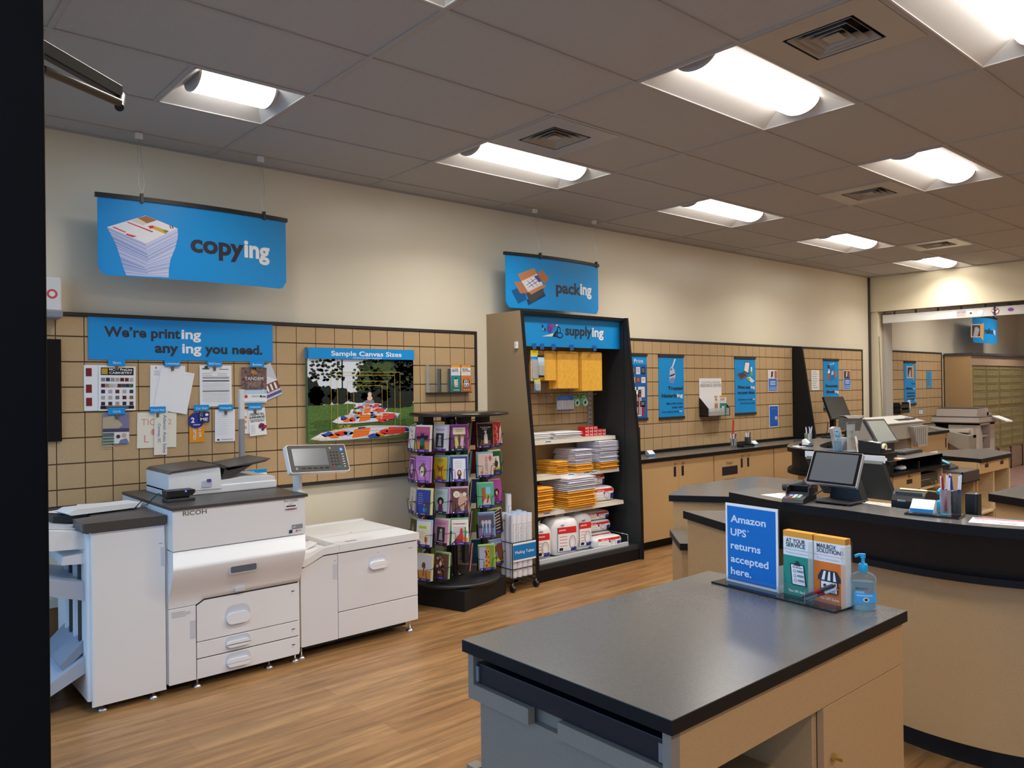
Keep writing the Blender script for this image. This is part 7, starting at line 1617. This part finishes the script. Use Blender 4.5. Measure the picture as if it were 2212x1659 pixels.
t = thing('printer_screen', 'pale grey tilted printer cover with a round logo, behind the clear sign holder', 'printer', (6.50, 3.20, ZL)); p = MB(); p.prism([(-.06,0,0),(.09,0,0),(.05,.02,.19),(-.04,.02,.20),(-.09,.02,.185)], (0,.03,0), mat('hp_grey', '#b3acb2', .4)); A = p.art((0,-.001,.10), (1,0,0), (0,.1,1)); A.disc(.01,.02,.022,col('#4a4850')); A.disc(.01,.02,.019,mat('hp_grey', '#b3acb2', .4)); A.text('hp', .01, .012, .016, col('#4a4850'), align='c', bold=0); p.build('cover', t, bevel=.003)
t = thing('label_holder', 'white narrow card leaning beside the black label printer', 'card', (6.32+.07, 2.98, ZL)); p = MB(); p.prism([(-.03,0,.0),(.012,0,0),(-.01,.02,.13),(-.028,.02,.13)], (0,.006,0), M_PAPER); p.build('card', t)
t = thing('tape_dispenser', 'black desk tape dispenser with a cream tape roll on the rear station', 'tape dispenser', (6.45, 2.79, ZL)); p = MB(); p.prism([(x,-.015,z) for x, z in ((-.07,0),(.075,0),(.075,.03),(.04,.022),(-.03,.024),(-.07,.04))], (0,.03,0), M_BLKPL); p.build('base', t, bevel=.004)
p = MB(); p.lathe([(.018,-.010),(.034,-.010),(.034,.010),(.018,.010),(.018,-.010)], mat('tape_cream', '#e6dfb8', .4), 24); p.xf(Matrix.Translation((-.035,0,.042)) @ Matrix.Rotation(PI/2, 4, 'X')); p.build('tape_roll', t)
t = thing('keyboard', 'long black keyboard on the rear station work surface', 'keyboard', (7.28, 2.98, .9755), .06); p = MB(); p.box((-.22,-.075,0), (.22,.075,.02), M_BLKPL); p.build('case', t, bevel=.003); p = MB(); p.box((-.21,-.065,.02), (.21,.06,.026), M_DKGR); p.build('keys', t)
t = thing('scale', 'flat black parcel scale behind the keyboard on the rear station', 'scale', (6.95, 3.22, .9755)); p = MB(); p.box((-.16,-.12,0), (.16,.12,.05), M_BLKPL); p.build('platform', t, bevel=.006); MB().box((-.06,-.16,0), (.06,-.12,.04), M_DKGR).build('readout', t)
t = thing('note_pad', 'orange and white slips lying by the tape dispenser', 'paper', (6.60, 2.77, .9755+.0)); p = MB(); p.box((-.04,-.03,0), (.02,.03,.006), col('#e0762c')); p.box((.0,-.03,.0061), (.10,.03,.008), M_PAPER); p.build('slips', t)
sanitizer('blue pump sanitizer bottle standing on the rear black ledge', (6.375, 3.16, ZL), .92, -.6)
t = thing('desk_organizer', 'black tray with a clear pen cup and cards on the rear ledge', 'organizer', (6.78, 3.66, ZL), .5); MB().box((-.14,-.06,0), (.14,.06,.008), M_BLKGL).build('base', t)
card_box('blue card holder on the rear ledge tray', (6.71, 3.62, ZL+.0085), .3); cup('clear cup of white pens on the rear ledge tray', (6.86, 3.68, ZL+.0085), 0, .034, .10); bunch('the rear ledge cup', (6.86, 3.68, ZL+.0085), [(PW,PW),(PB2,PW),(PG,PW),(PW,PB2),(PW,PW)], 9)
t = thing('canister', 'dark grey canister behind the rear sanitizer bottle', 'canister', (6.52, 3.20, ZL)); MB().lathe([(.05,0),(.052,.10),(.045,.105),(0,.106)], M_MIDGR, 20).build('can', t)
flat_sheet('white rate sheet with a red end lying at the left tip of the rear ledge', (6.50,3.58), (6.80,3.555+.05), (6.60,3.70), ZL, lambda A, w, h: (A.lines(w*.05, h*.7, w*.7, 3, h*.25, h*.14, GRY), A.rect(w*.82, h*.1, w*.98, h*.9, col('#d8746a'))))
t = thing('customer_monitor', 'dark grey screen back with a white curved cap, behind the rear station', 'monitor', (7.70, 3.72, ZL))
p = MB(); a, b, c, d = [Vector(v) for v in ((7.60,3.70,1.275),(8.02,3.70,1.262),(7.78,3.62,1.13),(7.42,3.62,1.15))]; p.prism([a,b,c,d], (0,.05,0), M_BLKPL); bw(p, 'shell', t, bevel=.003)
p = MB(); p.prism([(7.60,3.69,1.285),(8.03,3.69,1.275),(7.98,3.69,1.255),(7.85,3.69,1.243),(7.70,3.69,1.248)], (0,.06,0), M_WHPL); bw(p, 'cap', t); p = MB(); p.cyl((7.68,3.72,1.0405), (7.68,3.70,1.16), .02, M_BLKPL, 10); p.box((7.58,3.66,1.0405), (7.78,3.80,1.05), M_BLKPL); bw(p, 'stand', t)

# far machines
t = thing('wide_printer', 'light grey floor standing wide printer with a hanging catch basket, behind the rear station', 'printer', (9.2, 3.95, 0)); LG = mat('light_grey_machine', '#b5b2ab', .5)
p = MB(); p.prism([(8.75,y,z) for y, z in ((3.80,.96),(4.15,.96),(4.15,1.19),(4.05,1.20),(3.80,1.14))], (1.03,0,0), LG); bw(p, 'body', t, bevel=.01)
p = MB(); p.prism([(8.74,y,z) for y, z in ((3.78,1.142),(4.05,1.205),(4.05,1.215),(3.78,1.154))], (1.05,0,0), mat('machine_lid', '#c6c4bd', .45)); bw(p, 'lid', t)
p = MB(); p.prism([(9.36,3.74,1.10),(9.79,3.74,1.10),(9.76,3.74,.86),(9.50,3.74,.86)], (0,.06,0), LG)
for k in range(6): p.box((9.42+k*.055, 3.735, .88), (9.43+k*.055, 3.742, 1.08), M_MIDGR)
bw(p, 'catch_basket', t, bevel=.004)
for x in (8.85, 9.46): p = MB(); p.box((x, 3.85, .05), (x+.12, 4.1, .96), LG); p.box((x-.02, 3.7, 0), (x+.14, 4.2, .05), LG); bw(p, 'leg', t)
p = MB(); p.box((9.25,3.85,1.165), (9.70,3.93,1.185), M_DKGR); p.box((9.45,3.83,1.18), (9.50,3.87,1.20), M_METAL); bw(p, 'control_strip', t)
t = thing('low_cabinet', 'tan corner cabinet with a dark top under the mailbox room panel', 'cabinet', (12.9, 4.8, 0)); cpx = [(11.47,4.40),(12.28,4.40),(12.28,4.86),(14.28,4.86),(14.28,5.24),(12.05,5.24),(11.47,5.12)]
p = MB(); p.slab(cpx, .872, .91, M_EDGE, M_TOP); bw(p, 'top', t); p = MB(); p.slab([(11.49,4.425),(12.255,4.425),(12.255,4.885),(14.26,4.885),(14.26,5.23),(12.05,5.23),(11.49,5.11)], 0, .872, M_TAN_L); bw(p, 'body', t)
p = MB(); p.box((11.49,4.412,.09), (12.25,4.425,.865), M_TAN_L); d = bw(p, 'door', t); pullslot(d, 12.15, 12.19, .66, .80, 4.412); keylock(d, 12.17, .835, 4.412)
t = thing('small_frame', 'small white framed photo on the far corner cabinet', 'frame', (12.12, 5.0, .9105)); p = MB(); p.box((-.13,-.01,0), (.13,.01,.19), M_PAPER); A = p.art((0,-.01,0), (1,0,0), (0,0,1)); A.rect(-.09,.03,.09,.16,col('#8f7f78')); A.disc(.0,.09,.035,col('#3a2f2e')); p.build('frame', t)
t = thing('office_copier', 'pale office copier with tilted control panel, standing before the mailboxes', 'copier', (12.6, 4.25, 0)); CP = mat('office_copier_white', '#cfc4ba', .45)
p = MB(); p.box((12.20, 3.98, .06), (12.86, 4.60, .60), CP); p.box((12.66, 3.98, .60), (12.86, 4.60, .985), CP); p.box((12.20,4.40,.60), (12.70,4.60,.985), CP); p.prism([(x, 3.98, z) for x, z in ((12.20,.60),(12.34,.60),(12.34,.80),(12.24,.985),(12.20,.985))], (0,.60,0), CP); p.box((12.20,3.98,.96), (12.86,4.60,.99), CP); p.box((12.34,4.0,.78), (12.66,4.4,.80), CP); bw(p, 'body', t)
p = MB(); p.box((12.34,4.02,.80), (12.66,4.39,.96), M_BLKPL) if False else p.box((12.36,4.36,.80), (12.66,4.40,.96), M_BLKPL); p.box((12.36,4.0,.955), (12.66,4.4,.961), M_BLKPL); p.box((12.40,4.15,.80), (12.60,4.36,.90), M_MIDGR); bw(p, 'output_bay', t)
p = MB(); p.box((12.14, 3.96, 1.0), (12.86, 4.62, 1.075), CP); p.box((12.14, 3.96, .990), (12.86, 4.62, 1.0), M_DKGR); p.box((12.14,3.96,1.075), (12.86,4.62,1.085), mat('gap_dark', '#3a3138', .6)); bw(p, 'scanner', t, bevel=.004)
p = MB(); p.prism([(x,4.0,z) for x, z in ((12.17,1.085),(12.68,1.085),(12.66,1.20),(12.60,1.215),(12.20,1.205))], (0,.56,0), CP); p.prism([(x,4.0,z) for x, z in ((12.60,1.09),(12.86,1.10),(12.86,1.115),(12.62,1.15))], (0,.5,0), CP); bw(p, 'document_feeder', t, bevel=.008)
p = MB(); p.prism([(x,4.0,z) for x, z in ((12.20,1.205),(12.60,1.215),(12.62,1.222),(12.20,1.214))], (0,.56,0), M_SLATE); bw(p, 'feeder_lid', t)
p = MB(); p.prism([(12.68,3.95,1.07),(13.02,3.95,1.06),(13.02,3.78,.99),(12.72,3.78,1.0)], (0,.01,.02), M_WHPL); bw(p, 'control_panel', t)
p = MB(); p.prism([(12.20,y,z) for y, z in ((4.02,.62),(4.02,.82),(4.60,.94),(4.60,.88),(4.15,.62))], (-.30,0,0), mat('side_tray_grey', '#a39c8f', .5)); p.box((11.98,4.05,.86), (12.20,4.55,.90), CP); p.box((12.08,4.02,.78), (12.20,4.14,.92), CP); bw(p, 'side_tray', t)
for k in range(2): p = MB(); p.box((12.21, 3.972, .09+k*.24), (12.85, 3.982, .31+k*.24), CP); bw(p, 'drawer', t, bevel=.003)
p = MB(); p.box((12.36,3.978,.70), (12.365,3.981,.78), M_DKGR); p.box((12.62,3.978,.70), (12.66,3.981,.715), GRY); bw(p, 'door_mark', t)

t.location = (13.2, 4.45, -.0)

t = thing('power_cord', 'thin grey cord hanging down the wall strip beside the rolling gate guide', 'cord', (11.72, 5.15, 2.3)); MB().tube([(0,.0,0),(.01,-.0,-.25),(.03,-.005,-.8),(.07,-.005,-1.25)], .004, M_DKGR, 6).build('cord', t)

# ================================================================== display table in the foreground
t = thing('display_table', 'foreground grey topped tan table with a black drawer slot, open shelf and locked door', 'table', (1.97, 1.43, 0))
TB = [(1.370, 1.776), (1.326, 1.024), (2.560, 1.070), (2.581, 1.841)]
X0, X1, Y0, Y1, ZT = 1.355, 2.556, 1.047, 1.790, .889
p = MB(); p.slab([(X0,Y0),(X1,Y0),(X1,Y1),(X0,Y1)], ZT-.034, ZT-.002, M_EDGE); p.slab([(X0+.001,Y0+.001),(X1-.001,Y0+.001),(X1-.001,Y1-.001),(X0+.001,Y1-.001)], ZT-.002, ZT, M_TOP); bw(p, 'top', t)
M_END = speckle('grey_board_end', '#8c7f70', '#867a6b', 200, .6); M_TT = speckle('table_tan', '#c0986a', '#b99163', 260, .5)
p = MB(); x = X0+.012; y0, y1 = Y0+.012, Y1-.012
# end wall facing the entrance, with the slot and notch
p.box((x, y0, ZT-.165), (x+.03, y0+.024, ZT-.034), M_END); p.box((x, y1-.024, ZT-.165), (x+.03, y1, ZT-.034), M_END)
ym = (y0+y1)/2
p.box((x, y0+.024, ZT-.165), (x+.024, ym-.055+.05, ZT-.122), M_END); p.box((x, ym+.055+.05, ZT-.165), (x+.024, y1-.024, ZT-.122), M_END)
p.box((x+.02, y0+.03, 0), (x+.04, y1-.03, ZT-.165), M_END)
p.box((x+.04, ym-.03, ZT-.2), (x+.06, ym+.14, ZT-.12), M_END); bw(p, 'end_panel', t)
p = MB(); p.box((x, y1-.03, 0), (x+.035, y1+.012, ZT-.36), M_END); bw(p, 'corner_post', t)
p = MB(); p.box((x+.012, y0+.026, ZT-.118), (X0+.6, y1-.026, ZT-.062), mat('drawer_navy', '#14161f', .35)); bw(p, 'pullout_board', t, bevel=.002)
for yy in (y0+.026, y1-.040): p = MB(); p.box((x+.006, yy, ZT-.112), (x+.25, yy+.014, ZT-.070), mat('slide_steel', '#9a9ca0', .4, .8)); bw(p, 'drawer_slide', t)
p = MB(); p.box((x+.03, y0, ZT-.165), (X1-.012, y0+.020, ZT-.034), M_TT); bw(p, 'apron', t)
xm = 2.035
p = MB(); p.box((x+.03, y0, 0), (x+.06, y0+.03, ZT-.165), M_TT); p.box((xm-.028, y0+.02, .05), (xm-.003, y1, ZT-.165), M_TT); p.box((x+.04, y1-.03, 0), (X1-.012, y1-.012, ZT-.034), M_TT); p.box((x+.04, y0+.01, .50), (xm-.02, y1-.04, .524), M_TT); p.box((x+.04, y0+.02, 0), (X1-.012, y1-.04, .05), M_TT); p.box((X1-.03, y0+.02, .05), (X1-.012, y1-.012, ZT-.034), M_TT); bw(p, 'carcass', t)
p = MB(); p.box((xm, y0, .02), (X1-.012, y0+.020, ZT-.168), M_TT); d = bw(p, 'door', t, bevel=.001); keylock(d, xm+.045, .575, y0); pullslot(d, xm+.025, xm+.06, .43, .54, y0)
# acrylic stand with sign and leaflets
S0, S1 = Vector((2.457, 1.668, ZT)), Vector((2.414, 1.180, ZT)); sd = (S1-S0); L_ = sd.length; ang = math.atan2(sd.y, sd.x)
t = thing('leaflet_stand', 'clear acrylic stand on a black base at the back of the foreground table', 'stand', tuple(S0), ang)
p = MB(); p.box((0,-.055,.0005), (L_,.060,.0065), M_BLKGL); p.build('base', t, bevel=.002)
p = MB(); p.box((.026,.000,.0065), (.252,.003,.292), M_ACR); p.box((.026,-.008,.0065), (.252,-.006,.03), M_ACR); p.build('sign_sleeve', t)
for k, xx in enumerate((.255, .371, .487)): p = MB(); p.box((xx,-.015,.0065), (xx+.003,.045,.20 if k else .10), M_ACR); p.build('divider', t)
p = MB(); p.box((.255,.045,.0065), (.490,.048,.21), M_ACR); p.box((.258,-.018,.0065), (.487,-.015,.05), M_ACR); p.build('pocket', t)
p = MB(); p.box((.375,-.045,.0065), (.487,-.042,.045), M_ACR); p.build('pen_pocket', t)
Mst = Matrix.Translation(S0) @ Matrix.Rotation(ang, 4, 'Z')
def on_stand(x, y, z): v = Mst @ Vector((x, y, z)); return tuple(v)
t = thing('returns_sign', 'blue sign with white border reading returns accepted here, in the clear foreground stand', 'sign', on_stand(.139, -.002, .0075), ang)
p = MB(); p.box((-.110,-.0015,0), (.110,.0015,.284), M_WHITE); A = p.art((0,-.0015,0), (1,0,0), (0,0,1)); A.rect(-.102,.009,.102,.275, col('#0a70c4')); LB = col('#d3e4fa')
for s_, z_, w_ in (('Amazon', .218, .150), ('UPS', .170, .068), ('returns', .122, .128), ('accepted', .074, .160), ('here.', .030, .088)): A.text(s_, -.087, z_, .026, LB, w=w_, bold=.025)
A.text('®', -.014, .189, .008, LB, bold=0); p.build('print', t)
for k in range(4):
    brochure(0, 'teal service leaflet in the foreground stand, %s in its pocket' % ('front one','second','third','rearmost')[k], on_stand(.315, .012+k*.0078, .0068), ang, .945, 1.85, wf=1.2)
for k in range(4):
    brochure(1, 'orange mailbox leaflet in the foreground stand, %s in its pocket' % ('front one','second','third','rearmost')[k], on_stand(.431, .012+k*.0078, .0068), ang, .945, 1.85, wf=1.2)
for k, (dz, dx) in enumerate(((0,0),(.008,-.008))):
    a = Vector(on_stand(.365+dx, -.028-.008*k, .012+dz)); b = Vector(on_stand(.490+dx, -.030-.008*k, .078+dz)); 
    t = thing('pen', ('white and red clicker pen leaning in front of the foreground leaflets', 'dark and red pen lying behind the white clicker pen')[k], 'pen', tuple(a)); u = b-a
    p = MB(); p.cyl(u*.08, u*.62, .0052, (M_MIDGR, M_DKGR)[k], 12); p.cyl((0,0,0), u*.08, .001, M_METAL, 10, .005); p.build('barrel', t)
    p = MB(); p.cyl(u*.40, u*.60, .0056, col('#a02630'), 12); p.build('grip', t)
    p = MB(); p.cyl(u*.62, u*.93, .0054, M_WHPL if k == 0 else M_DKGR, 12); p.cyl(u*.93, u, .003, M_DKGR, 10); p.tube([u*.66+Vector((0,0,.0075)), u*.92+Vector((0,0,.0075))], .0012, M_METAL, 6); p.build('clip_end', t)
sanitizer('clear hand sanitizer with a bright blue pump, at the back corner of the foreground table', (2.478, 1.150, ZT+.0005), .92, math.radians(-58), True)

# ------------------------------------------------------------------ end
bpy.context.view_layer.update()
